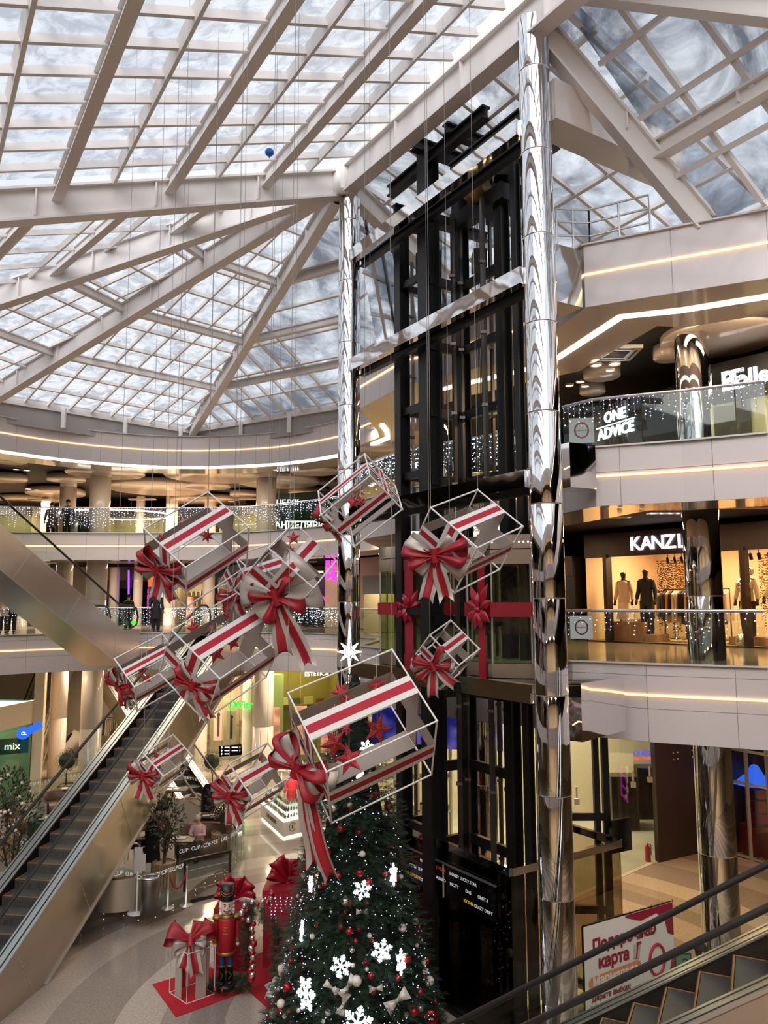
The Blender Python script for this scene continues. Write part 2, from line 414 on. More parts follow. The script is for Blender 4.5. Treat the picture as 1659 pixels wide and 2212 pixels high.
# triangular slopes fanning from the hub
def fan(name, A, B, n, mg, nm=2, skip=0):
    """triangle HL-A-B: rings parallel to A-B, bars pointing to the eave"""
    H = HL + V((0, 0, .12)); e = (B - A); L = e.length; mid = (A + B) / 2; eu = e.normalized(); foot = A + eu * (H - A).dot(eu); hgt = (H - foot).length
    dvv = (foot - H) / hgt
    k = int(hgt / 1.25); vs = [hgt * i / k for i in range(1, k + 1)]
    a0 = (A - foot).dot(eu); b0 = (B - foot).dot(eu)
    nrm = eu.cross(dvv).normalized()
    if nrm.z < 0: nrm = -nrm
    fr = MB()
    for i, v in enumerate(vs):
        P, Q = H + dvv * v + eu * (a0 * v / hgt), H + dvv * v + eu * (b0 * v / hgt)
        fr.beam(P - nrm * .06, Q - nrm * .06, .07, .13, nrm)
    st = L / n; u = math.ceil(a0 / st) * st
    while u < b0:
        v0 = hgt * (u / b0 if u > 0 else (u / a0 if u < 0 else .03)); v0 = max(v0, .4)
        if hgt - v0 > .3: fr.beam(H + dvv * v0 + eu * u - nrm * .05, foot + eu * u - nrm * .05, .06, .13, nrm)
        u += st
    o = tag(fr.build(name, m_steel), kind='structure')
    g = MB(); g.add([H, A, B], [(0, 1, 2)]); g.build('glass_pane', mg, o)
    # heavier ring girders across the slope
    for j, fct in enumerate((.30, .52, .74)):
        if skip and j == 0: continue
        yield H + (A - H) * fct, H + (B - H) * fct
for nm, A, B, n, mg, w in (('window_2', pl1(0, 9.1), E2, 9, m_roofg, 'upper left slope'), ('window_3', E2, E3, 7, m_roofg, 'left slope'), ('window_4', E3, E4, 10, m_roofg, 'far left slope'), ('window_5', E4, E5, 10, m_roofd, 'far slope')):
    A = V(A); A.z = max(A.z, ZE - .2)
    for j, (a, b) in enumerate(fan(nm, A, B, n, mg)):
        mb = MB(); mb.beam(a, b, .1, .2, drop=.16); mb.beam(a, b, .18, .04, drop=.27); mb.beam(a, b, .18, .04, drop=.06)
        tag(mb.build('ring_beam', m_steel), 'white cross beam of the skylight, %s, %s' % (w, ('nearest the hub', 'halfway down', 'nearest the eave')[j]), 'roof beam')
for _ in fan('window_6', E5, E6, 4, m_roofd): pass
P = [HL + V((0, 0, .1)), E6, E6 + AX * 3 + VX * 1.2, B5 + V((0, 0, .1))]
g = MB(); fr = MB(); g.add(P, [(0, 1, 2, 3)])
for i in range(1, 8):
    a = P[0].lerp(P[3], i / 8); b = P[1].lerp(P[2], i / 8); fr.beam(a, b, .08, .14)
for i in (1, 2, 3, 4): fr.beam(P[0].lerp(P[1], i / 5), P[3].lerp(P[2], i / 5), .07, .12)
o = tag(fr.build('window_7', m_steel), kind='structure'); g.build('glass_pane', m_roofd, o)
# slope behind the ridge
slope('window_8', pl6(-1.1, 0) + V((0, 0, .16)), AX * 1.0, (VX - V((0, 0, .33))) * 1.35, 0, 0, [(0, .1), (8.2, .1), (8.2, 5.6), (0, 5.6)], range(0, 9), [1, 2, 3, 4, 5], m_roofd, w=.08, h=.16)
# steep slope on the right, below the near column's hub
Q1 = at(1212, 28, 13.0); Q2 = onz(1540, 482, 14.72)
dq = (Q2 - Q1); Lq = dq.length
slope('window_9', Q1, AX * .95, dq / Lq * 1.25, 0, 0, [(.15, -.6), (7, -1.2), (7, Lq / 1.25), (.0, Lq / 1.25)], range(0, 8), [1, 2.0, 3.0, 4], m_roofd, w=.09, h=.16)
girder(HR, Q2 + V((0, 0, .1)), .24, .4, 'white hip girder dropping from the near chrome column to the right')
a = Q1 + dq * .62; girder(a - AX * .55, a + AX * 6.2, .26, .3, 'white roof beam crossing the steep glass slope at upper right', drop=.2)
girder(HR + V((0, 0, .75)), at(1720, -12, 10.2), .3, .4, 'white roof beam leaving the near column along the top edge of the picture')
# glossy bulkhead from the near column into the building
a = V((COL_R.x, COL_R.y, 16.85)) + VX * .2; b = a + VX * 3.5
mb = MB(); mb.beam(a, b, .62, .76)
tag(mb.build('trim_1', m_soffit), kind='structure')
# ------------------------------------------------------------------ slab edges
LC1, LC2, LC3 = V((-.65, 21.3, 0)), V((.5, 19.0, 0)), V((3.0, 16.8, 0))
def px_line(P, z): return [onz(x, y, z) for x, y in P]
TAIL = [V((-.9, 26.6, 0)), V((-.15, 25.2, 0)), V((-.35, 23.4, 0))]
EDGE = {}
farA = px_line([(0, 1373), (142, 1369), (324, 1367), (569, 1367.5), (725, 1370)], ZA)
farB = px_line([(-40, 1149), (46, 1151), (226, 1152), (400, 1152), (540, 1150), (714, 1136)], ZB)
farC = px_line([(-60, 886), (0, 900), (150, 925), (300, 940), (430, 944), (600, 935), (725, 912)], ZC)
rA = px_line([(1236, 1429), (1303, 1431), (1398, 1435), (1659, 1443)], ZA)
rB = px_line([(1284, 968), (1472, 954), (1659, 937)], ZB)
rC = px_line([(1260, 532), (1454, 494), (1659, 455)], ZC)
left = {'A': [(-12.5, .3), (-16, 6), (-17, 14), (-16.5, 22)], 'B': [(-13, -1), (-17, 6), (-18.5, 16), (-18.6, 25)], 'C': [(-12, -2), (-15.5, 5), (-16.6, 13), (-15.6, 22)]}
right = {'A': [(10.6, 9), (9, .3)], 'B': [(9.6, 9), (10, 3), (8, -1)], 'C': [(9, 9), (10, 3), (8, -2)]}
FAR, RIGHT, LAND = {}, {}, {}
for k, z, fa, ra in (('A', ZA, farA, rA), ('B', ZB, farB, rB), ('C', ZC, farC, rC)):
    FAR[k] = cr_spline([V((p.x, p.y, z)) for p in fa + TAIL], .8)
    LAND[k] = [V((p.x, p.y, z)) for p in (LC1, LC2, LC3)]
    RIGHT[k] = [V((p.x, p.y, z)) for p in ra]
    l2 = cr_spline([V((x, y, z)) for x, y in left[k]] + [FAR[k][0]], 1.5)[:-1]
    EDGE[k] = l2 + FAR[k] + LAND[k] + RIGHT[k] + [V((x, y, z)) for x, y in right[k]]
OUT = [(-36, -9), (-36, 48), (32, 48), (32, -9)]
OUTCW = list(reversed(OUT))
m_floor2 = mat('upper_floor_tiles', (186, 170, 152), 0.12, coat=0.3, var=((172, 156, 140), .9, 4))
nt_ = 2
for k, z, zb, hh in (('A', ZA, 5.35, 0), ('B', ZB, 9.72, 0), ('C', ZC, 13.45, 0)):
    loop = EDGE[k]
    fl = MB(); fl.flat(OUTCW, z - .02, [loop]); struct('floor_%s' % {'A': 'first', 'B': 'second', 'C': 'roof'}[k] if k != 'A' else 'floor_first', fl, m_floor2)
    fa = MB(); fa.strip(loop + [loop[0]], zb, z); struct('trim_%d' % nt_, fa, m_fascia); nt_ += 1
    cap = MB(); inn = [p + V((0, 0, 0)) for p in loop]; cap.rail(FAR[k] + LAND[k] + RIGHT[k], .12, .03, .015); struct('trim_%d' % nt_, cap, m_white); nt_ += 1
    # soffit band, then a dark ceiling void above it
    n = len(loop); inner = []
    wd = {'A': 1.4, 'B': 1.5, 'C': 2.0}[k]
    def offset(loop, w):
        r = []
        for i, p in enumerate(loop):
            d = (loop[(i + 1) % n] - loop[i - 1]); nn = V((-d.y, d.x, 0)).normalized(); r.append(p + nn * w)
        return r
    area = sum(loop[i].x * loop[(i + 1) % n].y - loop[(i + 1) % n].x * loop[i].y for i in range(n))
    off = offset(loop, wd if area < 0 else -wd)
    so = MB()
    for i in range(n):
        a, b, c2, d2 = loop[i], loop[(i + 1) % n], off[(i + 1) % n], off[i]
        so.quad((a.x, a.y, zb), (b.x, b.y, zb), (c2.x, c2.y, zb + .02), (d2.x, d2.y, zb + .02))
        so.quad((d2.x, d2.y, zb + .02), (c2.x, c2.y, zb + .02), (c2.x, c2.y, zb + .55), (d2.x, d2.y, zb + .55))
    struct('ceiling_soffit_%s' % {'A': 'ground', 'B': 'first', 'C': 'second'}[k], so, m_soffit)
    ce = MB(); ce.flat(OUTCW, zb + .5, [off], flip=True)
    struct('ceiling_%s' % {'A': 'ground', 'B': 'first', 'C': 'second'}[k], ce, m_cream if k == 'A' else m_blackceil)
    # glowing strips let into the fascia and soffit
    st = MB(); zst = {'A': 6.2, 'B': 11.62 - .12, 'C': 14.0}[k]; zst = {'A': 6.22, 'B': 10.27, 'C': 14.08}[k]
    pts = FAR[k] + LAND[k] + RIGHT[k]
    ins = [p for p in pts]
    st.rail([V((p.x, p.y, zst)) for p in offset(loop, (-.012 if area < 0 else .012))[len(l2) if False else (n - len(pts) - len(right[k])):n - len(right[k])]], .035, .035)
    struct('trim_%d' % nt_, st, m_gold); nt_ += 1
    if k == 'C':
        o7 = offset(loop, .30 if area < 0 else -.30); i0 = n - len(pts) - len(right[k])
        s2 = MB(); s2.rail([V((p.x, p.y, zb - .03)) for p in o7[i0:i0 + len(FAR[k])]], .14, .03); s2.rail([V((p.x, p.y, zb - .01)) for p in offset(loop, .95 if area < 0 else -.95)[i0 + len(FAR[k]) + 1:n]], .13, .03)
        struct('trim_%d' % nt_, s2, m_led); nt_ += 1
# ------------------------------------------------------------------ shell
m_grey = mat('grey_wall', (150, 144, 140), 0.6)
sh = MB()
for (x0, y0), (x1, y1) in zip(OUT, OUT[1:] + OUT[:1]): sh.quad((x0, y0, 0), (x1, y1, 0), (x1, y1, 15.2), (x0, y0, 15.2))
struct('wall_outer', sh, m_cream)
ub = MB()                                 # wall under the eaves, standing on the top slab
ev = [E2, E3, E4, E5, E6]
for a, b in zip(ev, ev[1:]): ub.quad((a.x, a.y, ZC - .2), (b.x, b.y, ZC - .2), (b.x, b.y, ZE + .1), (a.x, a.y, ZE + .1))
struct('wall_eaves', ub, mat('grey_eave_panel', (168, 162, 160), 0.5))
ub = MB()
for a, b in zip(ev, ev[1:]):
    ub.beam(a + V((0, 0, -.12)), b + V((0, 0, -.12)), .16, .22)
    for t in (.03, .35, .65, .95):
        p = a.lerp(b, t); q = V((p.x * .995, p.y * .994, 0)); ub.box((q.x, q.y, (ZC + ZE) / 2 - .1), (.14, .14, ZE - ZC))
struct('trim_20', ub, m_steel)

# glazed wall behind the lift landing
wp = pl6(-1.1, 7.0); fr = MB(); g = MB(); A0 = V((wp.x, wp.y, 0)); L0 = 8.2
zt = pl6(0, 7.0).z
g.quad(A0 + V((0, 0, ZC)), A0 + AX * L0 + V((0, 0, ZC)), A0 + AX * L0 + V((0, 0, zt)), A0 + V((0, 0, zt)))
for i in range(10): fr.box(A0 + AX * (L0 * i / 9) + V((0, 0, (ZC + zt) / 2)), (.09, .09, zt - ZC))
for z in (ZC + .05, ZC + 1.1, zt): fr.beam(A0 + V((0, 0, z)), A0 + AX * L0 + V((0, 0, z)), .09, .1)
o = tag(fr.build('window_10', m_steel), kind='structure'); g.build('glass_pane', m_glass, o)
ub = MB(); b2 = A0 + AX * L0
ub.quad(b2 + V((0, 0, ZC)), b2 + V((14, 3, ZC)), b2 + V((14, 3, zt + 2)), b2 + V((0, 0, zt + 1))); ub.quad((E6.x, E6.y, ZC), (A0.x, A0.y, ZC), (A0.x, A0.y, zt), (E6.x, E6.y, zt))
struct('wall_roof_deck', ub, m_white)
# walkway railing on the top landing
mb = MB(); pr = [onz(1225, 520, ZC), onz(1300, 522, ZC), onz(1440, 490, ZC)]; pr = [V((p.x, p.y + .8, ZC)) for p in pr]
for k in (.25, .5, .78, 1.05): mb.path([p + V((0, 0, k)) for p in pr], .022, 6)
for a, b in zip(pr, pr[1:]):
    for t in (0, .5, 1): q = a.lerp(b, t); mb.tube(q, q + V((0, 0, 1.05)), .022, 6)
tag(mb.build('walkway_railing', m_alu), 'steel tube railing on the roof walkway below the upper right skylight', 'railing')
# ------------------------------------------------------------------ columns
def chrome_column(x, y, r, z0, z1, label, step=1.56, first=.6):
    prof = []; z = z1; k = 0; q = r
    cuts = []
    zz = z1 - first
    while zz > z0: cuts.append(zz); zz -= step
    prof.append((r, z1))
    for zc_ in cuts: prof += [(r + .006, zc_ + .012), (r + .006, zc_ + .002), (r - .004, zc_), (r, zc_ - .012)]
    prof.append((r, z0)); prof = [(a, b - z0) for a, b in reversed(prof)]
    mb = MB(); mb.lathe(prof, (x, y, z0), 40)
    return tag(mb.build('chrome_column', m_chrome, origin=(x, y, z0)), label, 'column')
chrome_column(COL_L.x, COL_L.y, .265, 0, HL.z - .75, 'mirror chrome column behind the christmas tree, carrying the roof hub')
chrome_column(COL_R.x, COL_R.y, .275, 0, HR.z - .3, 'tall mirror chrome column in front of the lifts, nearest to the viewer', first=1.0)
c2 = at(1520, 1260, 16.4)
chrome_column(c2.x, c2.y, .37, 0, 14.0, 'wide mirror chrome column standing in the right hand balconies', step=2.6, first=3.3)
c3 = at(1046, 1640, 22.5)
chrome_column(c3.x, c3.y, .36, 0, 5.9, 'chrome column seen through the lift shaft on the ground floor', step=2.2, first=3.0)
c4 = at(955, 1000, 24.5)
chrome_column(c4.x, c4.y, .34, 6.8, 14.0, 'chrome column seen through the lift shaft on the upper floors', step=2.2, first=3.0)
def white_column(px, D, r, z0, z1, label):
    p = at(px, 1300, D); mb = MB(); h = z1 - z0
    prof = [(r, 0)]
    for k in range(1, int(h / 2.7) + 1): prof += [(r, 2.7 * k), (r - .008, 2.7 * k + .004), (r - .008, 2.7 * k + .014), (r, 2.7 * k + .018)]
    prof.append((r, h)); mb.lathe(prof, (p.x, p.y, z0), 24)
    return tag(mb.build('round_column', m_colw, origin=(p.x, p.y, z0)), label, 'column')
for a in ((207, 33.5, .44, 0, 14, 'thick white round column rising through all floors behind the escalators'),
          (572, 34.0, .45, 0, 14, 'thick white round column behind the hanging gifts, near the stationery shop'),
          (137, 36.5, .38, 0, 14, 'white round column second from the left on the ground floor'),
          (92, 41, .30, 5, 14, 'slender white column on the second storey near the far left'),
          (246, 44, .28, 5, 10, 'slender white column beside the purple neon tube'),
          (297, 43, .25, 5, 14, 'slender white column left of the shop poster'),
          (366, 42, .33, 5, 14, 'white column right of the shop poster'),
          (450, 43, .34, 5, 14, 'white column right of the book shelves'),
          (18, 40, .28, 5, 10, 'white column at the left edge on the first storey'),
          (48, 41, .3, 5, 10, 'white column beside the two shoppers at the left edge'),
          (441, 39.8, .31, 0, 5.9, 'white round column right of the ground floor escalator')): white_column(*a)
# ------------------------------------------------------------------ lifts
def sq(px, q, z=9.0):                     # distance along the columns' line at which a point offset q appears at column px
    k = (px - CX) / F; o = COL_L + VX * q
    lo, hi = -3.0, 9.0
    for _ in range(50):
        mid = (lo + hi) / 2; p = o + AX * mid; x, _y = proj((p.x, p.y, z))
        if x < px: lo = mid
        else: hi = mid
    return mid
def lp(s, q, z): p = COL_L + AX * s + VX * q; return V((p.x, p.y, z))
for i, (yr, w) in enumerate(((265, 'topmost, just under the glass roof'), (585, 'second from the top'), (1025, 'third from the top, above the lift cabins'), (1492, 'lowest, below the lift cabins'))):
    z = at(1160, yr + 8, 12.8).z; mb = MB(); a, b = lp(.2, -.05, z), lp(6.25, -.05, z)
    mb.beam(a, b, .17, .30)
    o = mb.build('chrome_crossbeam', m_chflat); tag(o, 'mirror clad beam between the two chrome columns, ' + w, 'beam', 'mirror beams between the chrome columns')
    mb = MB(); mb.ibeam(a + VX * .3 - V((0, 0, .12)), b + VX * .3 - V((0, 0, .12)), .14, .16)
    mb.build('steel_core', m_black, o)
s1, s2 = sq(871, .6), sq(932, .6)
s3 = sq(1099, 1.5)
fz = 17.9
def pillar(s, q, w, z1, label):
    mb = MB(); a, b = lp(s, q, 0), lp(s, q, z1)
    mb.beam(a, b, w, .03, VX, w / 2); mb.beam(a, b, w, .03, VX, -w / 2); mb.beam(a, b, .03, w, VX)
    k = 1.0
    while k < z1:
        mb.box(lp(s - w * .5, q, k), (.08, .1, .14)); k += 1.55
    return tag(mb.build('lift_shaft_post', m_black), label, 'steel post', 'black posts of the lift frame')
pillar(s1, .6, .24, 17.0, 'black steel post of the lift frame, nearest to the far chrome column')
pillar(s2, .6, .34, fz + .2, 'heavy black steel post in the middle of the lift frame')
pillar(s2, 1.5, .26, fz, 'black steel post behind the middle post of the lift frame')
pillar(s1 + .1, 1.5, .2, 16.4, 'black steel post at the back left of the lift frame')
pillar(s3, 1.5, .22, fz - .6, 'black steel post at the back of the lift frame behind the near column')
pillar(s3 + .55, 1.4, .14, fz - .8, 'thin black steel post of the right hand lift shaft')
mb = MB(); g2 = MB()
z = 1.6; n = 0
while z < 17.3:
    t = MB()
    t.beam(lp(s2, .6, z), lp(s2, 1.5, z), .1, .2); t.beam(lp(s2, 1.5, z), lp(s3, 1.5, z), .1, .2)
    t.beam(lp(s1, .6, z + .2), lp(s2 - .15, .6, z + .2), .1, .16)
    t.beam(lp(s1, .6, z + .2), lp(s1 + .1, 1.5, z + .2), .08, .14)
    tag(t.build('lift_frame_ring', m_black), 'black steel ring beams of the lift frame, ' + ['lowest', 'second from the ground', 'third from the ground', 'fourth from the ground', 'below the cabins', 'at cabin height', 'above the cabins', 'beside the second storey', 'second below the top storey', 'just below the top storey', 'second from the top', 'topmost'][min(n, 11)], 'steel beam', 'ring beams of the lift frame'); n += 1; z += 1.5
# machine deck on top
mb = MB()
for q in (.55, 2.5): mb.ibeam(lp(s1 - .4, q, fz - .05), lp(s3 + .7, q, fz - .05), .2, .24)
mb.ibeam(lp(s2, .2, fz + .3), lp(s2, 3.0, fz + .3), .22, .26); mb.ibeam(lp(s3 - .5, .4, fz + .2), lp(s3 - .5, 3.1, fz + .2), .2, .22)
mb.ibeam(lp(s1, .4, fz - .7), lp(s1, 3.2, fz - .7), .18, .2); mb.ibeam(lp(s2 + 1.0, .5, 17.15), lp(6.0, .5, 17.15), .16, .2)
mb.beam(lp(s2 + .2, 1.4, fz - 1.3), lp(s3 + .3, 1.4, fz - 1.3), .3, .36); mb.beam(lp(s2 + .2, 2.2, fz - 1.0), lp(s3 + .3, 2.2, fz - 1.0), .2, .4)
deck = tag(mb.build('lift_machine_deck', m_black), 'black steel beams carrying the lift machines under the glass roof', 'steel frame')
mb = MB(); R = Matrix.Rotation(math.atan2(VX.y, VX.x), 3, 'Z') @ Matrix.Rotation(PI / 2, 3, 'X'); mb.lathe([(0.001, -.12), (.36, -.12), (.36, .12), (.001, .12)], lp(s2 + 1.05, 1.1, fz - .95), 24, R)
mb.build('drive_wheel', mat('brass_housing', (150, 118, 70), .4, .5), deck)
for q_, d_ in ((lp(s2 + 1.6, 1.5, fz - .7), (.5, .4, .5)), (lp(s2 + .3, 1.8, fz - 2.2), (.3, .5, .4)), (lp(s1 + .35, .9, fz - 2.1), (.22, .22, .5))): mb = MB(); mb.box(q_, d_); mb.build('drive_motor', m_dark, deck)
for i, (px, q, r, lab) in enumerate(((985, 1.0, .035, 'steel guide rail right of the middle post'), (1003, 1.4, .03, 'steel guide rail behind the hanging gift with the wide bow'), (1053, 1.1, .04, 'steel guide rail in the middle of the right hand shaft'), (1070, 1.9, .03, 'thin guide rail at the back of the right hand shaft'), (1085, 1.5, .045, 'dark guide rail nearest to the near chrome column'), (893, 1.6, .028, 'steel guide rail in the left hand shaft'))):
    mb = MB(); s = sq(px, q); mb.beam(lp(s, q, .2), lp(s, q, 16.6), r * 2, r, VX); mb.beam(lp(s, q + .03, .2), lp(s, q + .03, 16.6), r, r * 2.4, VX)
    for k in range(10): mb.box(lp(s, q, 1.2 + 1.55 * k), (.12, .1, .06))
    tag(mb.build('guide_rail', mat('worn_steel', (110, 104, 100), .35, .8)), lab, 'guide rail', 'lift guide rails')
for s, q, lab in ((s1 + .6, 1.3, 'bundle of lift ropes in the left hand shaft'), (s2 + .9, 1.2, 'bundle of lift ropes in the right hand shaft')):
    mb = MB()
    for k in range(5): mb.tube(lp(s + k * .05, q, 9.2), lp(s + k * .05, q, 16.8), .008, 5, caps=False)
    tag(mb.build('lift_ropes', m_dark), lab, 'cables')
# the two cabins, tied up like presents
def cabin(px, q, rx, ztop, label):
    s = sq(px, q); c0 = lp(s, q, 6.35); t = thing('lift_cabin', label, 'lift', c0)
    ang = [22.5 + 45 * k for k in range(8)]
    base = math.degrees(math.atan2(-VX.y, -VX.x))
    def ring(r, z): return [V((c0.x + r * math.cos(math.radians(base + a)), c0.y + r * math.sin(math.radians(base + a)), z)) for a in ang]
    mb = MB(); mb.prism(ring(rx * 1.03, 0), 6.35, 6.58); mb.prism(ring(rx * 1.03, 0), 6.60, 6.86); mb.build('base_panel', mat('satin_steel_panel', (176, 164, 150), .28, .9), t)
    mb = MB(); mb.prism(ring(rx * 1.03, 0), ztop - .55, ztop - .28); mb.prism(ring(rx * 1.03, 0), ztop - .26, ztop)
    mb.build('top_panel', mat('satin_steel_panel', (176, 164, 150)), t)
    mb = MB(); rr = ring(rx * 1.04, ztop - .14)
    for a, b in zip(rr, rr[1:]):
        for k in range(9): mb.ball(a.lerp(b, (k + .5) / 9), .018, 6)
    mb.build('panel_studs', m_bulbw, t)
    mb = MB(); rr = ring(rx, 0)
    for a, b in zip(rr, rr[1:] + rr[:1]): mb.quad((a.x, a.y, 6.86), (b.x, b.y, 6.86), (b.x, b.y, ztop - .55), (a.x, a.y, ztop - .55))
    mb.build('glass_wall', m_greenglass, t)
    mb = MB()
    for a in rr: mb.tube((a.x, a.y, 6.86), (a.x, a.y, ztop - .55), .022, 8)
    mb.rail([V((a.x, a.y, 7.75)) for a in rr], .03, .05)
    mb.build('cabin_frame', m_alu, t)
    mb = MB(); mb.flat(ring(rx * .98, 0), 6.87); mb.build('cabin_floor', m_tile, t)
    mb = MB(); rc = ring(rx * .97, 0); mb.quad(*[V((p.x, p.y, z)) for p, z in ((rc[3], 6.87), (rc[4], 6.87), (rc[4], ztop - .56), (rc[3], ztop - .56))]); mb.build('lift_door', m_brushed, t)
    return t, c0, ring
def lift_bow(c, n, sz, label):
    n = V(n).normalized(); x = V((0, 0, 1)).cross(n).normalized(); z = V((0, 0, 1)); t = thing('lift_bow', label, 'bow', c, 'red bows on the lift cabins')
    mb = MB()
    for k, (a, L, w) in enumerate(((62, 1.15, .42), (118, 1.1, .42), (25, .85, .36), (155, .8, .36), (-35, .85, .4), (215, .85, .4), (-75, .8, .34), (255, .85, .34), (88, .7, .3))):
        d = x * math.cos(math.radians(a)) + z * math.sin(math.radians(a)); e = n.cross(d)
        P = []
        for i in range(11):
            u = i / 10; row = []
            for j in range(7):
                v = (j / 6 - .5) * 2; wd = w * (.16 + .84 * math.sin(PI * min(u * .62 + .02, .5) ) ** 1.0)
                if u > .55: wd *= 1 - (u - .55) / .45 * .93
                row.append(c + (d * (L * u) + e * (v * wd * .62) + n * (.16 * math.sin(PI * u) * (1 - .75 * v * v) + .05 + .012 * k + .05 * math.sin(5 * v + k) * u * (1 - u) * 2)) * sz)
            P.append(row)
        mb.grid(P)
    mb.build('ribbon_loops', m_red2, t)
    mb = MB(); mb.ball(c + n * (.14 * sz), .15 * sz, 10, (1, 1, .9)); mb.build('knot', m_red2, t)
    return t
for px, q, rx, ztop, lab, pb in ((905, 1.35, .92, 9.25, 'glass lift cabin on the left, tied with red ribbon', 882), (1108, 1.35, .95, 9.25, 'glass lift cabin on the right behind the near chrome column, tied with red ribbon', 1045)):
    t, c0, ring = cabin(px, q, rx, ztop, lab); rr = ring(rx * 1.06, 0)
    best = None
    for i in range(8):                    # the wall on which the ribbon shows
        a, b = rr[i], rr[(i + 1) % 8]; mdl = (a + b) / 2; nn = V((mdl.x - c0.x, mdl.y - c0.y, 0)).normalized()
        if nn.dot(V((-mdl.x, -mdl.y, 0)).normalized()) < .25: continue
        x, _ = proj((mdl.x, mdl.y, 8)); k = abs(x - pb)
        if best is None or k < best[0]: best = (k, mdl, nn, i)
    _, mdl, nn, i = best
    tg = V((-nn.y, nn.x, 0)); mb = MB()
    xa = proj((mdl.x, mdl.y, 8))[0]
    sh_ = max(-.25, min(.25, (pb - xa) / 110.0)) * (1 if proj(mdl + tg + V((0, 0, 8)))[0] > xa else -1)
    cm = mdl + tg * sh_
    mb.beam(V((cm.x, cm.y, 6.3)), V((cm.x, cm.y, ztop + .03)), .2, .012, nn)
    mb.rail([V((p.x, p.y, 7.85)) for p in rr + rr[:1]], .012, .27)
    tag(mb.build('lift_ribbon', m_red2), 'wide red ribbon crossed around the %s lift cabin' % ('left' if pb < 900 else 'right'), 'ribbon', 'red ribbons around the lift cabins')
    lift_bow(V((cm.x, cm.y, 7.85)) + nn * .03, nn, .40 if pb < 900 else .47, 'red satin bow on the %s lift cabin' % ('left' if pb < 900 else 'right'))
# advertising screens over the landing
for px, py, w, h, D, bold in ((895, 1170, .58, .52, 18.0, 0), (1046, 1150, .95, .62, 17.2, 1)):
    p = at(px, py, D); t = thing('advert_screen', 'lit hanging advert screen %s' % ('left of the gift with the wide bow' if not bold else 'seen through the gift with the wide bow'), 'screen', p)
    R = face_R(V((-p.x, -p.y, 0)))
    mb = MB(); mb.box(p, (w, h, .05), R); mb.build('housing', m_dark, t)
    mb = MB(); mb.box(p + R @ V((0, 0, .028)), (w * .97, h * .95, .004), R); mb.build('screen_panel', emit('screen_mint', (226, 240, 224), 1.1), t)
    text('Подарочная\nкарта', h * .2, emit('screen_red', (186, 60, 50), .6), 'screen_text', t, p + R @ V((-w * .08, h * .2, .033)), R, .001, bold=.002)
    mb = MB(); mb.box(p + R @ V((-w * .05, -h * .3, .032)), (w * .55, h * .09, .004), R); mb.build('price_bar', emit('screen_gold', (220, 170, 90), .8), t)
# dark glass pit round the shafts on the ground floor
b0, b1 = onz(918, 2149, 0), onz(974, 2188, 0); dv = V((b1.x - b0.x, b1.y - b0.y, 0)).normalized()
lo, hi = 0, 8
for _ in range(50):
    mid = (lo + hi) / 2; p = b0 + dv * mid; zz = 2.4
    if proj((p.x, p.y, zz))[0] < 1106: lo = mid
    else: hi = mid
PC = b0 + dv * mid
lo, hi = 0.5, 4
for _ in range(50):
    zz = (lo + hi) / 2
    if proj((PC.x, PC.y, zz))[1] > 1890: lo = zz
    else: hi = zz
PZ = zz; P0_ = PC - dv * 5.6; PV = V((-dv.y, dv.x, 0)); PV = PV if PV.x > 0 else -PV
PB = PC + PV * 3.0
for nm, a, b, lab in (('lift_glass_screen', P0_, PC, 'dark glass screen in front of the lift pit, right of the christmas tree'), ('lift_glass_screen', PC, PB, 'dark glass screen on the near side of the lift pit'), ('lift_glass_screen', PB, PB - dv * 2.2, 'glass screen at the back of the lift pit near the chrome column')):
    t = thing(nm, lab, 'glass screen', a); mb = MB(); d = b - a; k = max(1, int(d.length / 1.5))
    for i in range(k):
        p, q = a + d * (i / k), a + d * ((i + 1) / k) - d.normalized() * .012; mb.beam(p + V((0, 0, PZ / 2)), q + V((0, 0, PZ / 2)), .014, PZ)
    mb.build('glass_panel', m_tint if a is P0_ else glass('smoked_glass', (226, 220, 208), 1.2), t); mb = MB(); mb.beam(a + V((0, 0, PZ + .05)), b + V((0, 0, PZ + .05)), .1, .14); mb.build('chrome_rail', m_chflat, t)
    mb = MB(); mb.beam(a + V((0, 0, .05)), b + V((0, 0, .05)), .06, .1); mb.build('floor_rail', m_dark, t)
t = thing('shop_directory', 'long black shop directory strip on the dark glass screen beside the tree', 'sign', PC - dv * 2)
nf = -PV; a, b = PC - dv * 4.0 + nf * .06, PC - dv * .35 + nf * .06; zc = PZ - .62
R = face_R(nf); mb = MB(); mb.beam(V((a.x, a.y, zc)), V((b.x, b.y, zc)), .04, .62); mb.build('board', mat('gloss_black', (12, 11, 13), .15), t)
mb = MB(); mb.beam(V((a.x, a.y, zc + .33)), V((b.x, b.y, zc + .33)), .05, .025)
for u in (.18, .58): p = a.lerp(b, u) + nf * .025; mb.box((p.x, p.y, zc), (.03, .03, .62))
mb.build('trim', m_alu, t)
m_si, m_ro, m_ye = emit('directory_white', (220, 220, 224), .7), emit('directory_red', (190, 50, 40), .7), emit('directory_yellow', (230, 180, 60), .8)
nm = [['1 ЭТАЖ', 'СПОРТМАСТЕР', 'COLUMBIA'], ['', 'MANGO', 'FUNDAY'], ['', 'OSTIN', 'КИНОТЕАТР'], ['MARKET', 'SUPERLAND', 'ZENDEN'], ['2 ЭТАЖ', 'ALBERO'], ['SHABBY', 'INCITY'], ['LUCKY STAR', 'DNS', 'КУХНЯ'], ['', 'ОМЕГА', 'CRAZY DRIFT']]
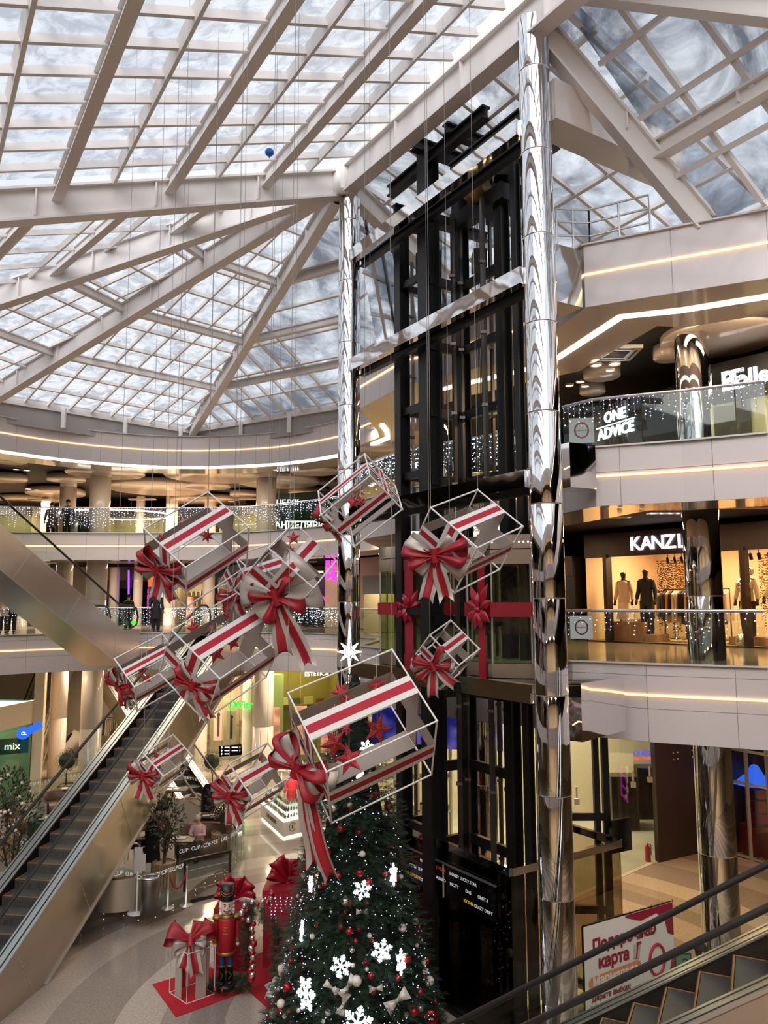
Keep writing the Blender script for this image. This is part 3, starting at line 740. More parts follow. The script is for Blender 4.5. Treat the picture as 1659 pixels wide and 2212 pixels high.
for i, colm in enumerate(nm):
    for j, w in enumerate(colm):
        if not w: continue
        p = a.lerp(b, (i + .55 + (.25 if i > 3 else 0)) / 8.6) + nf * .024
        text(w, .085, m_ro if 'ЭТАЖ' in w else (m_ye if w in ('КИНОТЕАТР', 'КУХНЯ') else m_si), 'directory_entry', t, (p.x, p.y, zc + .2 - .19 * j), R, .001)
mb = MB(); p = PC - dv * 1.5 + PV * 1.5; mb.prism([P0_ + PV * .1, PC + PV * .1 - dv * .1, PC + PV * 1.3 - dv * .1, P0_ + PV * 1.3], .0, .03); tag(mb.build('lift_pit_floor', m_black), 'black floor of the lift pit behind the glass screens', 'floor plate')

mb = MB(); p = at(1284, 1300, 17.2)
for dx, w in ((0, .12), (.2, .14)): mb.box((p.x + dx - .1, p.y, 3.0), (w, .14, 6.0))
for z in (1.5, 3.4, 5.2): mb.box((p.x - .25, p.y, z), (.8, .1, .16))
o = tag(mb.build('lift_shaft_post', m_black), 'pair of black steel posts just right of the near chrome column on the ground floor', 'steel post', 'black posts of the lift frame')
mb = MB(); mb.box((p.x + .3, p.y - .3, 3.1), (.56, .08, .66), Matrix.Rotation(.5, 3, 'Z')); o = tag(mb.build('monitor', mat('gloss_black', (12, 11, 13), .15)), 'black monitor seen from behind, fixed to the posts right of the near chrome column', 'monitor')
mb = MB(); mb.box((p.x + .2, p.y - .12, 3.1), (.1, .3, .1)); mb.build('monitor_arm', m_dark, o)
# ------------------------------------------------------------------ ground floor
def floor_mat():
    M = mat('terrazzo', (150, 138, 128), 0.16, coat=0.25); NN = M.node_tree.nodes; L = M.node_tree.links; b = NN['Principled BSDF']
    t = NN.new('ShaderNodeTexCoord'); mp = NN.new('ShaderNodeMapping'); mp.inputs['Location'].default_value = (-.6, -16.2, 0); L.new(t.outputs['Object'], mp.inputs[0])
    sx = NN.new('ShaderNodeSeparateXYZ'); L.new(mp.outputs[0], sx.inputs[0])
    ln = NN.new('ShaderNodeVectorMath'); ln.operation = 'LENGTH'; L.new(mp.outputs[0], ln.inputs[0])
    d = NN.new('ShaderNodeMath'); d.operation = 'DIVIDE'; d.inputs[1].default_value = 4.4; L.new(ln.outputs['Value'], d.inputs[0])
    fr = NN.new('ShaderNodeMath'); fr.operation = 'FRACT'; L.new(d.outputs[0], fr.inputs[0])
    r = NN.new('ShaderNodeValToRGB'); r.color_ramp.interpolation = 'CONSTANT'; e = r.color_ramp.elements
    e[0].color = lin((158, 146, 136)); e[0].position = 0; e[1].position = .12; e[1].color = lin((182, 171, 161))
    for ps, cc in ((.32, (146, 135, 127)), (.62, (168, 156, 146)), (.84, (138, 128, 121))): q = e.new(ps); q.color = lin(cc)
    L.new(fr.outputs[0], r.inputs[0])
    n = NN.new('ShaderNodeTexNoise'); n.inputs['Scale'].default_value = 22; n.inputs['Detail'].default_value = 6; L.new(t.outputs['Object'], n.inputs['Vector'])
    x = NN.new('ShaderNodeMix'); x.data_type = 'RGBA'; x.blend_type = 'OVERLAY'; x.inputs[0].default_value = .45
    L.new(r.outputs[0], x.inputs[6]); L.new(n.outputs[0], x.inputs[7]); L.new(x.outputs[2], b.inputs['Base Color'])
    return M
g = MB(); g.flat(OUTCW, 0); o = g.build('floor', floor_mat(), origin=(0, 0, 0)); tag(o, kind='structure')
# warm stone inlay under the right hand storeys
# ------------------------------------------------------------------ glass railings and light curtains
def railing(pts, h, label, lights=None, step=1.55, lights_label=''):
    P = resamp(pts, step); t = thing('glass_railing', label, 'railing', P[len(P) // 2])
    for a, b in zip(P, P[1:]):
        d = (b - a).normalized() * .01; mb = MB(); mb.beam(a + d + V((0, 0, h / 2 - .04)), b - d + V((0, 0, h / 2 - .04)), .016, h); mb.build('glass_panel', m_glass, t)
    mb = MB(); mb.path([p + V((0, 0, h)) for p in pts], .026, 8); mb.build('handrail', m_alu, t)
    if lights:
        dens, lo, hi, r, mt = lights; w = MB(); b = MB(); Q = resamp(pts, dens)
        w.path([p + V((0, 0, h - .03)) for p in pts], .006, 4)
        for p in Q:
            L = rnd(lo, hi); z = h - .05; x, y = p.x + rnd(-.03, .03), p.y + rnd(-.05, -.02)
            w.tube((x, y, p.z + z), (x, y, p.z + h - .05 - L), .003, 3, caps=False)
            while z > h - .05 - L:
                c_ = V((x + rnd(-.03, .03), y, p.z + z)); rr = r * rnd(.7, 1.3)
                b.add([c_ + V((rr, 0, 0)), c_ - V((rr, 0, 0)), c_ + V((0, 0, rr)), c_ - V((0, 0, rr)), c_ + V((0, -rr, 0)), c_ + V((0, rr, 0))], [(0, 2, 4), (2, 1, 4), (1, 3, 4), (3, 0, 4), (2, 0, 5), (1, 2, 5), (3, 1, 5), (0, 3, 5)]); z -= rnd(.06, .15)
        e = w.build('icicle_lights', mat('clear_cable', (150, 150, 158), .4)); tag(e, lights_label, 'string lights')
        tag(b.build('light_bulbs', mt, e), kind='stuff')
def cut(pts, x0, x1): return [p for p in pts if x0 <= proj(p)[0] <= x1]
def inset(pts, w=.09):
    r = []
    for i, p in enumerate(pts):
        d = pts[min(i + 1, len(pts) - 1)] - pts[max(i - 1, 0)]; r.append(p + V((-d.y, d.x, 0)).normalized() * w)
    return r
railing(cut(FAR['A'], -60, 330), 1.0, 'glass railing of the first storey at the far left behind the lower escalators', (.13, .25, .75, .016, m_bulb), lights_label='sparse icicle lights on the first storey railing at the left edge')
railing(cut(FAR['A'], 330, 900)[:-4], 1.0, 'glass railing of the first storey behind the hanging gifts', (.05, .2, .75, .016, m_bulbw), lights_label='dense bright icicle lights on the first storey railing behind the gifts')
railing(cut(FAR['B'], -60, 900)[:-4], 1.05, 'glass railing of the second storey across the far side', (.11, .25, .85, .017, m_bulb), lights_label='icicle lights along the far second storey railing')
railing([LC1 + V((0, 0, ZA)), LC2 + V((0, 0, ZA)), LC3 + V((0, 0, ZA))], 1.0, 'glass railing of the first storey landing behind the lift cabins')
railing([LC1 + V((0, 0, ZB)), LC2 + V((0, 0, ZB)), LC3 + V((0, 0, ZB))], 1.0, 'glass railing of the second storey landing behind the lift frame', (.06, .2, .8, .014, m_bulbw), lights_label='icicle lights on the second storey landing behind the lift posts')
railing([onz(1232, 1430, ZA) + V((-.05, .5, 0))] + RIGHT['A'], 1.02, 'glass railing of the first storey in front of the clothes shop', (.15, .15, .6, .011, m_bulb), lights_label='icicle lights on the railing in front of the clothes shop')
railing([onz(1226, 974, ZB) + V((0, .3, 0))] + RIGHT['B'], .92, 'glass railing of the second storey at the upper right', (.10, .12, .6, .011, m_bulb), lights_label='icicle lights on the upper right second storey railing')
# mirror boxes where the near column meets the storeys
for k, z0, z1, px0, px1, lab in (('A', 5.62, 6.6, 1224, 1318, 'mirror clad bracket box joining the near column to the first storey edge'), ('B', 10.0, 10.8, 1222, 1279, 'mirror clad bracket box joining the near column to the second storey edge'), ('C', 13.4, 14.5, 1205, 1262, 'mirror clad bracket box joining the near column to the top storey edge')):
    a, b = at(px0, 1400, 13.6), at(px1, 1400, 13.9 if k != 'A' else 14.8); mb = MB(); mb.beam((a.x, a.y, (z0 + z1) / 2), (b.x, b.y, (z0 + z1) / 2), .5, z1 - z0)
    tag(mb.build('mirror_bracket', m_chflat), lab, 'bracket')
    mb = MB(); mb.beam((a.x, a.y - .27, z0 + .3), (b.x, b.y - .27, z0 + .62), .012, .02); tag(mb.build('trim_3%d' % ord(k), m_gold), kind='structure')
# ------------------------------------------------------------------ ceilings: floating discs, downlights, cassette
def disc(px, py, w, z, i, lab, th=.24):
    p = onz(px, py, z); r = w / 2 * (p.y * .995) / F; mb = MB(); mb.lathe([(.001, 0), (r, 0), (r + .02, .03), (r + .02, th), (.001, th)], (p.x, p.y, z), 40)
    o = mb.build('ceiling_disc', mat('disc_lacquer', (226, 214, 202), .22, coat=.3)); tag(o, lab, 'ceiling panel', 'round ceiling discs')
    mb = MB()
    for k in range(3): a = k * 2.1; mb.tube((p.x + r * .6 * math.cos(a), p.y + r * .6 * math.sin(a), z + th), (p.x + r * .6 * math.cos(a), p.y + r * .6 * math.sin(a), z + th + .35), .012, 5)
    mb.build('hanger', m_dark, o)
DL = [(18, 998, 76, 'at the left edge, topmost'), (8, 1037, 95, 'at the left edge, second from the top'), (228, 1024, 166, 'behind the thick white column'), (143, 1038, 80, 'small one left of the thick white column'), (345, 1057, 216, 'wide one right of the thick white column'), (120, 1068, 122, 'below the small one left of the column'), (70, 1086, 150, 'low and wide at the left edge'),
      (462, 1029, 212, 'widest, high up behind the gifts'), (448, 1052, 98, 'small one below the widest'), (600, 1043, 180, 'over the stationery shop'), (527, 1071, 60, 'small one beside the right hand white column'), (447, 1086, 166, 'low one directly above the large upper gift'), (680, 1020, 108, 'right, next to the far chrome column'), (668, 1068, 90, 'right, low next to the chrome column')]
for i, (x, y, w, l) in enumerate(DL): disc(x, y, w, 13.64 - .03 * (i % 3), i, 'round glossy ceiling disc of the second storey, ' + l)
disc(828, 975, 110, 13.35, 0, 'round glossy ceiling disc between the far chrome column and the lift frame')
for x, y, w, l in ((1560, 735, 260, 'large one above the lettered black shop sign'), (1448, 775, 70, 'half hidden by the chrome column at upper right'), (1300, 815, 78, 'below the cassette at upper right'), (1280, 850, 54, 'lowest at upper right')): disc(x, y, w, 13.62 if w < 100 else 13.8, 0, 'round ceiling disc at upper right, ' + l, .3)
def downlight(p, r, lab, up=True):
    t = tag(None or MB().lathe([(r * 1.25, 0), (r * 1.25, .05), (r, .05), (r, .01), (r * 1.25, 0)], p, 16).build('downlight', m_white), lab, 'ceiling light', 'small round downlights')
    MB().lathe([(.001, .02), (r, .02)], p, 12).build('lamp_disc', m_lampw, t)
for x, y, D, w in ((35, 1015, 33, 1), (58, 1017, 33, 1), (61, 1057, 35, 1), (80, 1059, 35, 1), (583, 1013, 31.5, 1), (596, 1016, 31.5, 1), (500, 1084, 39, 1)):
    downlight(at(x, y, D), .12, 'small round downlight in the dark far ceiling of the second storey')
for x, y in ((1288, 791), (1328, 788), (1318, 802), (1253, 826), (1230, 834), (1264, 836)):
    p = at(x, y, 17.2 if y < 805 else 19.5); downlight(p, .11 if y < 800 else .09, 'small warm downlight in the dark upper right ceiling')
p = onz(1330, 766, 13.62); t = thing('ceiling_cassette', 'square air conditioning cassette in the dark ceiling at upper right', 'air conditioner', p)
mb = MB(); mb.box((p.x, p.y, 13.66), (.95, .95, .08)); mb.build('panel', m_white, t); mb = MB()
for k in range(9): mb.box((p.x, p.y - .22 + k * .055, 13.615), (.5, .02, .01))
mb.build('grille', m_dark, t); mb = MB()
for q in ((0, .38, .6, .05), (0, -.38, .6, .05), (.38, 0, .05, .6), (-.38, 0, .05, .6)): mb.box((p.x + q[0], p.y + q[1], 13.616), (q[2], q[3], .01))
mb.build('air_slot', m_dark, t)
# ------------------------------------------------------------------ shop fronts
def shop(label, A, B, z0, z1, wall, band=None, band_h=.7, sign=None, sign_m=None, depth=2.6, goods=(), light=0, glassy=True, doors=1, floor=None, sign_t=.5, seed=0, sh=.45, name='shop', lcol=(255, 226, 190), side=True):
    """front from A to B (plan), interior behind it: back wall, side walls, shelves of goods, lit ceiling"""
    rs = random.Random(seed); A = V((A.x, A.y, z0)); B = V((B.x, B.y, z0)); d = B - A; L = d.length; d.normalize(); nb = V((-d.y, d.x, 0)); nb = nb if nb.y > 0 else -nb
    t = thing(name, label, 'shop', (A + B) / 2); zt = z1 - (band_h if band else .1)
    P = lambda u, v, z: A + d * u + nb * v + V((0, 0, z - z0))
    mb = MB(); mb.quad(P(0, depth, z0), P(L, depth, z0), P(L, depth, z1), P(0, depth, z1))
    if side: mb.quad(P(0, 0, z0), P(0, depth, z0), P(0, depth, z1), P(0, 0, z1)); mb.quad(P(L, depth, z0), P(L, 0, z0), P(L, 0, z1), P(L, depth, z1))
    mb.build('interior_wall', wall, t)
    if floor: MB().quad(P(0, 0, z0 + .012), P(L, 0, z0 + .012), P(L, depth, z0 + .012), P(0, depth, z0 + .012)).build('shop_floor', floor, t)
    MB().quad(P(0, 0, z1 - .05), P(0, depth, z1 - .05), P(L, depth, z1 - .05), P(L, 0, z1 - .05)).build('shop_ceiling', wall, t)
    if band:
        mb = MB(); mb.beam(P(0, 0, (zt + z1) / 2), P(L, 0, (zt + z1) / 2), .12, z1 - zt); mb.build('sign_band', band, t)
        if sign: text(sign, sh, sign_m or m_sign, 'sign_lettering', t, P(L * sign_t, -.1, (zt + z1) / 2), face_R(-nb), .02, bold=.004)
    if glassy:
        n = max(1, int(L / 1.6))
        for i in range(n):
            mb = MB(); mb.beam(P(L * i / n + .012, 0, (z0 + zt) / 2), P(L * (i + 1) / n - .012, 0, (z0 + zt) / 2), .014, zt - z0); mb.build('glass_pane', m_greenglass if glassy == 2 else m_glass, t)
    for (z, kind, col, n) in goods:       # rows of goods on a shelf
        mb = MB(); mb.beam(P(.2, depth - .25, z - .02), P(L - .2, depth - .25, z - .02), .42, .04); mb.build('shelf', m_wood, t)
        mb = MB(); u = .3
        for i in range(n):
            w = (L - .6) / n * rs.uniform(.5, .85); h = rs.uniform(.16, .36); uu = .3 + (L - .6) * (i + .5) / n; mb.m = i % len(col)
            if kind == 'box': mb.box(P(uu, depth - .3, z + h / 2), (w, .2, h), Matrix((d, nb, (0, 0, 1))).transposed())
            elif kind == 'bottle': mb.lathe([(.001, 0), (w * .3, 0), (w * .3, h * .6), (w * .1, h * .75), (w * .1, h), (.001, h)], P(uu, depth - .3, z), 8)
            else:
                h = rs.uniform(.75, 1.0); mb.beam(P(uu - w * .2, depth - .35, z - .05), P(uu - w * .2, depth - .35, z - .05 - h), w * .5, .38, nb)
        tag(mb.build('goods', [mat('goods_%d_%d_%d' % q, q, .5) for q in col], t), kind='stuff')
    if light:
        q = P(L / 2, depth * .45, z1 - .16); MB().box(q + V((0, 0, .06)), (min(L * .7, 3), min(depth * .3, .5), .04), Matrix((d, nb, (0, 0, 1))).transposed()).build('light_fitting', m_lampw, t)
        lamp('AREA', q, light, lcol, min(L * .7, 5), min(depth * .5, 1.5), rot=(0, 0, math.atan2(d.y, d.x)))
    return t, P, L, nb
m_beige = mat('beige_wall', (206, 186, 160), .6); m_dkwall = mat('dark_brown_wall', (52, 42, 38), .5); m_purple = mat('purple_wall', (62, 40, 78), .5); m_olive = mat('dark_green_wall', (44, 62, 48), .6)
m_pink = emit('pink_neon', (255, 40, 200), 3.0); m_violet = emit('violet_neon', (120, 60, 255), 3.0); m_mg = emit('magenta_sign', (240, 70, 160), 1.6)
GC = [(200, 180, 150), (120, 60, 50), (230, 224, 210), (70, 76, 90)]
def at2(px, D): return at(px, 1300, D)
# first storey, far side
zf, zc_ = ZA, 10.1
shop('dark shop with a violet neon tube on the first storey behind the thick column', at2(215, 45), at2(285, 45), zf, 9.3, m_purple, m_dkwall, .5, depth=3, seed=1, light=20, lcol=(150, 120, 255))
t = thing('neon_tube', 'upright violet neon tube between white columns on the first storey', 'light', at(278, 1305, 44)); MB().tube(at(278, 1310, 44), at(278, 1232, 44), .05).build('tube', m_violet, t)
shop('dark shop with a lit fashion poster on the first storey', at2(318, 44.5), at2(360, 44.5), zf, 9.4, m_purple, m_dkwall, .5, depth=2.5, seed=2, light=15)
p = at(339, 1294, 44.2); t = thing('fashion_poster', 'lit poster of a man in black, framed in magenta lettering, first storey', 'poster', p); R = face_R((0, -1, 0))
MB().box(p, (.62, .05, 1.0)).build('light_box', emit('poster_white', (232, 232, 240), 1.0), t)
mb = MB(); q = p + V((0, -.03, 0)); mb.ball(q + V((0, 0, .33)), .07, 10, (1, .1, 1.2)); mb.add([q + V(v) for v in ((-.13, 0, .2), (.13, 0, .2), (.1, 0, -.12), (.09, 0, -.45), (-.09, 0, -.45), (-.1, 0, -.12))], [(0, 5, 4, 3, 2, 1)]); mb.build('figure_print', m_black, t)
text('READY STEADY', .16, m_mg, 'poster_lettering', t, at(320, 1294, 44.1), R @ Matrix.Rotation(PI / 2, 3, 'Z'), .01)
p = at(333, 1256, 44); t = thing('hanging_screen', 'orange and teal lit hanging screen above the fashion poster', 'screen', p)
MB().box(p + V((-.17, 0, 0)), (.34, .05, .6)).build('orange_panel', emit('scr_orange', (255, 96, 50), 1.3), t); MB().box(p + V((.17, 0, 0)), (.34, .05, .6)).build('teal_panel', emit('scr_teal', (60, 220, 200), 1.3), t)
shop('open shop with wooden shelves of bags on the first storey', at2(372, 44), at2(440, 44), zf, 9.5, m_beige, m_grey, .45, depth=2.2, goods=[(7.2, 'box', GC, 9), (7.8, 'box', GC, 8), (8.4, 'box', GC, 9)], light=30, seed=3)
mb = MB(); p = at(410, 1312, 42); mb.lathe([(.22, 0), (.22, 1.5)], (p.x, p.y, ZA), 4); tag(mb.build('orange_stand', mat('orange_print', (222, 96, 48), .5, var=((236, 220, 206), 3.0, 1))), 'orange and white display pillar between the shelves on the first storey', 'display stand')
shop('bright shop on the first storey behind the big silver bow', at2(470, 44), at2(640, 44), zf, 9.4, m_beige, m_grey, .5, depth=2.2, goods=[(7.3, 'box', GC, 14), (8.1, 'box', GC, 12)], light=40, seed=4)
shop('shop with pink neon signs left of the far chrome column', at2(650, 38), at2(702, 38), zf, 9.6, m_purple, None, depth=2, light=18, seed=5, lcol=(255, 150, 220))
R = face_R((0, -1, 0)); t = thing('pink_neon_sign', 'pink neon lettering left of the far chrome column', 'neon sign', at(690, 1280, 37.8))
text('Маникюр', .34, m_pink, 'neon_lettering', t, at(692, 1289, 37.8), R @ Matrix.Rotation(-.35, 3, 'Z'), .01); text('ОЯ', .5, m_pink, 'neon_lettering', t, at(684, 1302, 37.8), R, .01); text('2', .4, m_pink, 'neon_lettering', t, at(685, 1271, 37.8), R, .01)
t = thing('pink_shop_sign', 'glowing pink and white shop sign cut off by the far chrome column', 'sign', at(716, 1245, 36)); text('Ma', .62, m_pink, 'sign_lettering', t, at(720, 1245, 36), R, .02, bold=.01)
mb = MB()
for i in range(3):
    for j in range(3): mb.box(at(708 + 12 * i, 1214 + 9 * j, 36), (.2, .03, .14))
mb.build('sign_tiles', m_pink, t)
mb = MB(); a, b = at2(702, 37.5), at2(870, 33); mb.quad((a.x, a.y, ZA), (b.x, b.y, ZA), (b.x, b.y, 10), (a.x, a.y, 10)); struct('wall_back_landing', mb, m_beige)
t, P, L, nb = shop('lit shop entrance between the far chrome column and the left lift cabin', at2(786, 30), at2(852, 29), zf, 9.0, m_beige, m_grey, .7, depth=2.2, goods=[(7.4, 'bottle', GC, 10), (8.0, 'bottle', GC, 9)], light=35, seed=6)
# second storey, far side
shop('dark green stationery shop on the second storey', at2(596, 37), at2(728, 35.5), ZB, 13.2, m_olive, mat('shop_green_band', (30, 48, 36), .5), .9, depth=2.2, goods=[(11.5, 'box', GC, 12)], light=30, seed=7)
t = thing('stationery_sign', 'lit white lettering of the stationery shop', 'sign', at(615, 1086, 36.4)); text('КАНЦЕЛЯРИЯ', .36, m_sign, 'sign_lettering', t, at(618, 1086, 36.4), R, .02)
t = thing('stationery_hanging_sign', 'framed white stationery sign right behind the far glass railing', 'sign', at(647, 1134, 35.2)); text('КАНЦЕЛЯРИЯ', .42, m_sign, 'sign_lettering', t, at(647, 1135, 35.2), R, .02, bold=.006)  # mirror image in the railing glass, built as glowing letters and frame
mb = MB(); q = [at(x, y, 35.2) for x, y in ((616, 1126), (676, 1126), (678, 1142), (616, 1142))]; mb.path(q + q[:1], .02, 5); mb.build('sign_frame', m_bulbw, t)
for i, (a_, b_, D, wl, lab) in enumerate(((-60, 60, 42, m_beige, 'pale shop front at the left edge of the second storey'), (60, 190, 43, m_dkwall, 'brown shop front on the second storey left of the thick column'), (215, 340, 43, m_beige, 'cream shop front on the second storey right of the thick column'), (345, 470, 43.5, m_dkwall, 'brown shop front on the second storey behind the upper gift'), (470, 590, 42, m_beige, 'cream shop front on the second storey left of the stationery shop'))):
    shop(lab, at2(a_, D), at2(b_, D), ZB, 13.3, wl, m_dkwall, .5, depth=2, goods=[(11.6, 'box', GC, 8)], light=26, seed=10 + i)
mb = MB(); c0 = at(250, 1112, 37); mb.path([V((c0.x + 2.6 * math.cos(a * PI / 16), c0.y + 2.2 * math.sin(a * PI / 16), c0.z)) for a in range(33)], .04, 6); o = tag(mb.build('oval_led_ring', m_led), 'hanging oval ring of white light on the second storey right of the thick column', 'light')  # reflection of a ceiling light in the glass, built as a glowing tube
mb = MB()
for a in range(0, 32, 8): mb.tube((c0.x + 2.6 * math.cos(a * PI / 16), c0.y + 2.2 * math.sin(a * PI / 16), c0.z), (c0.x + 2.6 * math.cos(a * PI / 16), c0.y + 2.2 * math.sin(a * PI / 16), 14), .008, 4)
mb.build('hanger', m_dark, o)
# shops behind the lifts
shop('bright fashion hall behind the lift frame on the second storey', at2(770, 31), at2(1240, 27), ZB, 13.4, mat('warm_hall', (226, 200, 160), .6), mat('hall_band', (24, 24, 26), .5), .55, depth=5, goods=[(11.6, 'box', GC, 20)], light=260, seed=20, sign='SHI', sh=.5, sign_t=.5, lcol=(255, 222, 170))
t = thing('hall_sign', 'small white letter sign left of the middle lift post', 'sign', at(894, 1006, 26)); MB().box(at(894, 1006, 26.1), (.5, .03, .8)).build('sign_board', m_black, t); text('H', .3, m_sign, 'sign_letter', t, at(894, 1006, 26.0), R, .01)
t = thing('lot_sign', 'white letters on the dark band right of the lift frame', 'sign', at(1096, 953, 24)); text('LOT', .34, m_sign, 'sign_lettering', t, at(1098, 953, 24), R, .02)
mb = MB(); mb.box(at(1098, 953, 24.1), (.9, .05, .7)); mb.build('sign_board', m_black, t)
shop('dark shop behind the lift cabins on the first storey', at2(860, 28), at2(1240, 24), ZA, 9.4, m_dkwall, m_dkwall, .6, depth=3, goods=[(7.5, 'bottle', GC, 12)], light=70, seed=21)
# right hand galleries
t, P, L, nb = shop('dark shop with a black sign band at the upper right', at(1470, 1000, 18.2), at(1760, 1000, 16.0), ZB, 13.5, mat('curtain_cream', (214, 200, 176), .6), mat('sign_black', (10, 10, 11), .4), .95, depth=2.5, light=60, seed=22)
R2 = face_R(-nb); q = P(0, -.09, 12.78)
def along(px, y, P, L):
    lo, hi = 0, L
    for _ in range(40):
        m_ = (lo + hi) / 2
        if proj(P(m_, -.1, 12))[0] < px: lo = m_
        else: hi = m_
    return m_
for w, s_, px, dz in (('B', .62, 1578, 0), ('E', .62, 1598, 0), ('collection', .52, 1672, 0)):
    text(w, s_, m_sign, 'sign_lettering', t, P(along(px, 0, P, L), -.09, 13.0 + dz), R2, .015, bold=.016)
for k, w in enumerate(('LIVE', 'FREE', 'LOVE')): text(w, .12, emit('sign_dark', (20, 20, 20), .2), 'small_lettering', t, P(along(1604, 0, P, L), -.13, 13.18 - .17 * k), R2, .004)
t, P, L, nb = shop('dark shop with white double line lettering at the upper right', at(1285, 1000, 21), at(1470, 1000, 18.2), ZB, 13.2, mat('shop_dark_in', (60, 54, 50), .5), mat('sign_black', (10, 10, 11), .4), 1.3, depth=2.5, light=30, seed=23, goods=[(11.4, 'bottle', GC, 10)])
R2 = face_R(-nb); u = along(1330, 0, P, L)
text('ONE', .40, m_sign, 'sign_lettering', t, P(u, -.09, 12.92), R2, .015, bold=.012); text('ADVICE', .40, m_sign, 'sign_lettering', t, P(u, -.09, 12.50), R2, .015, bold=.012)
mb = MB(); mb.beam(P(u - .75, -.09, 12.71), P(u + .75, -.09, 12.71), .02, .03); mb.build('sign_line', m_sign, t)
# notice boards with the red ring
for px, py, D, k in ((1256, 1355, 17.1, 'first'), (1256, 930, 14.9, 'second')):
    p = at(px, py, D); Rn = face_R((-p.x * .6, -p.y, 0)); t = thing('ring_logo_board', 'white board with a red wreath ring behind the %s storey railing by the near column' % k, 'board', p)
    MB().box(p, (.48, .5, .02), Rn).build('board', emit('board_white', (206, 196, 196), .55), t); mb = MB(); mb.path([p + Rn @ V((.13 * math.cos(a * PI / 12), .15 * math.sin(a * PI / 12), .02)) for a in range(25)], lambda q: .016, 6); mb.build('ring_mark', m_red2, t)
    text('мармелад', .055, m_black, 'board_lettering', t, p + Rn @ V((0, 0, .015)), Rn, .001)
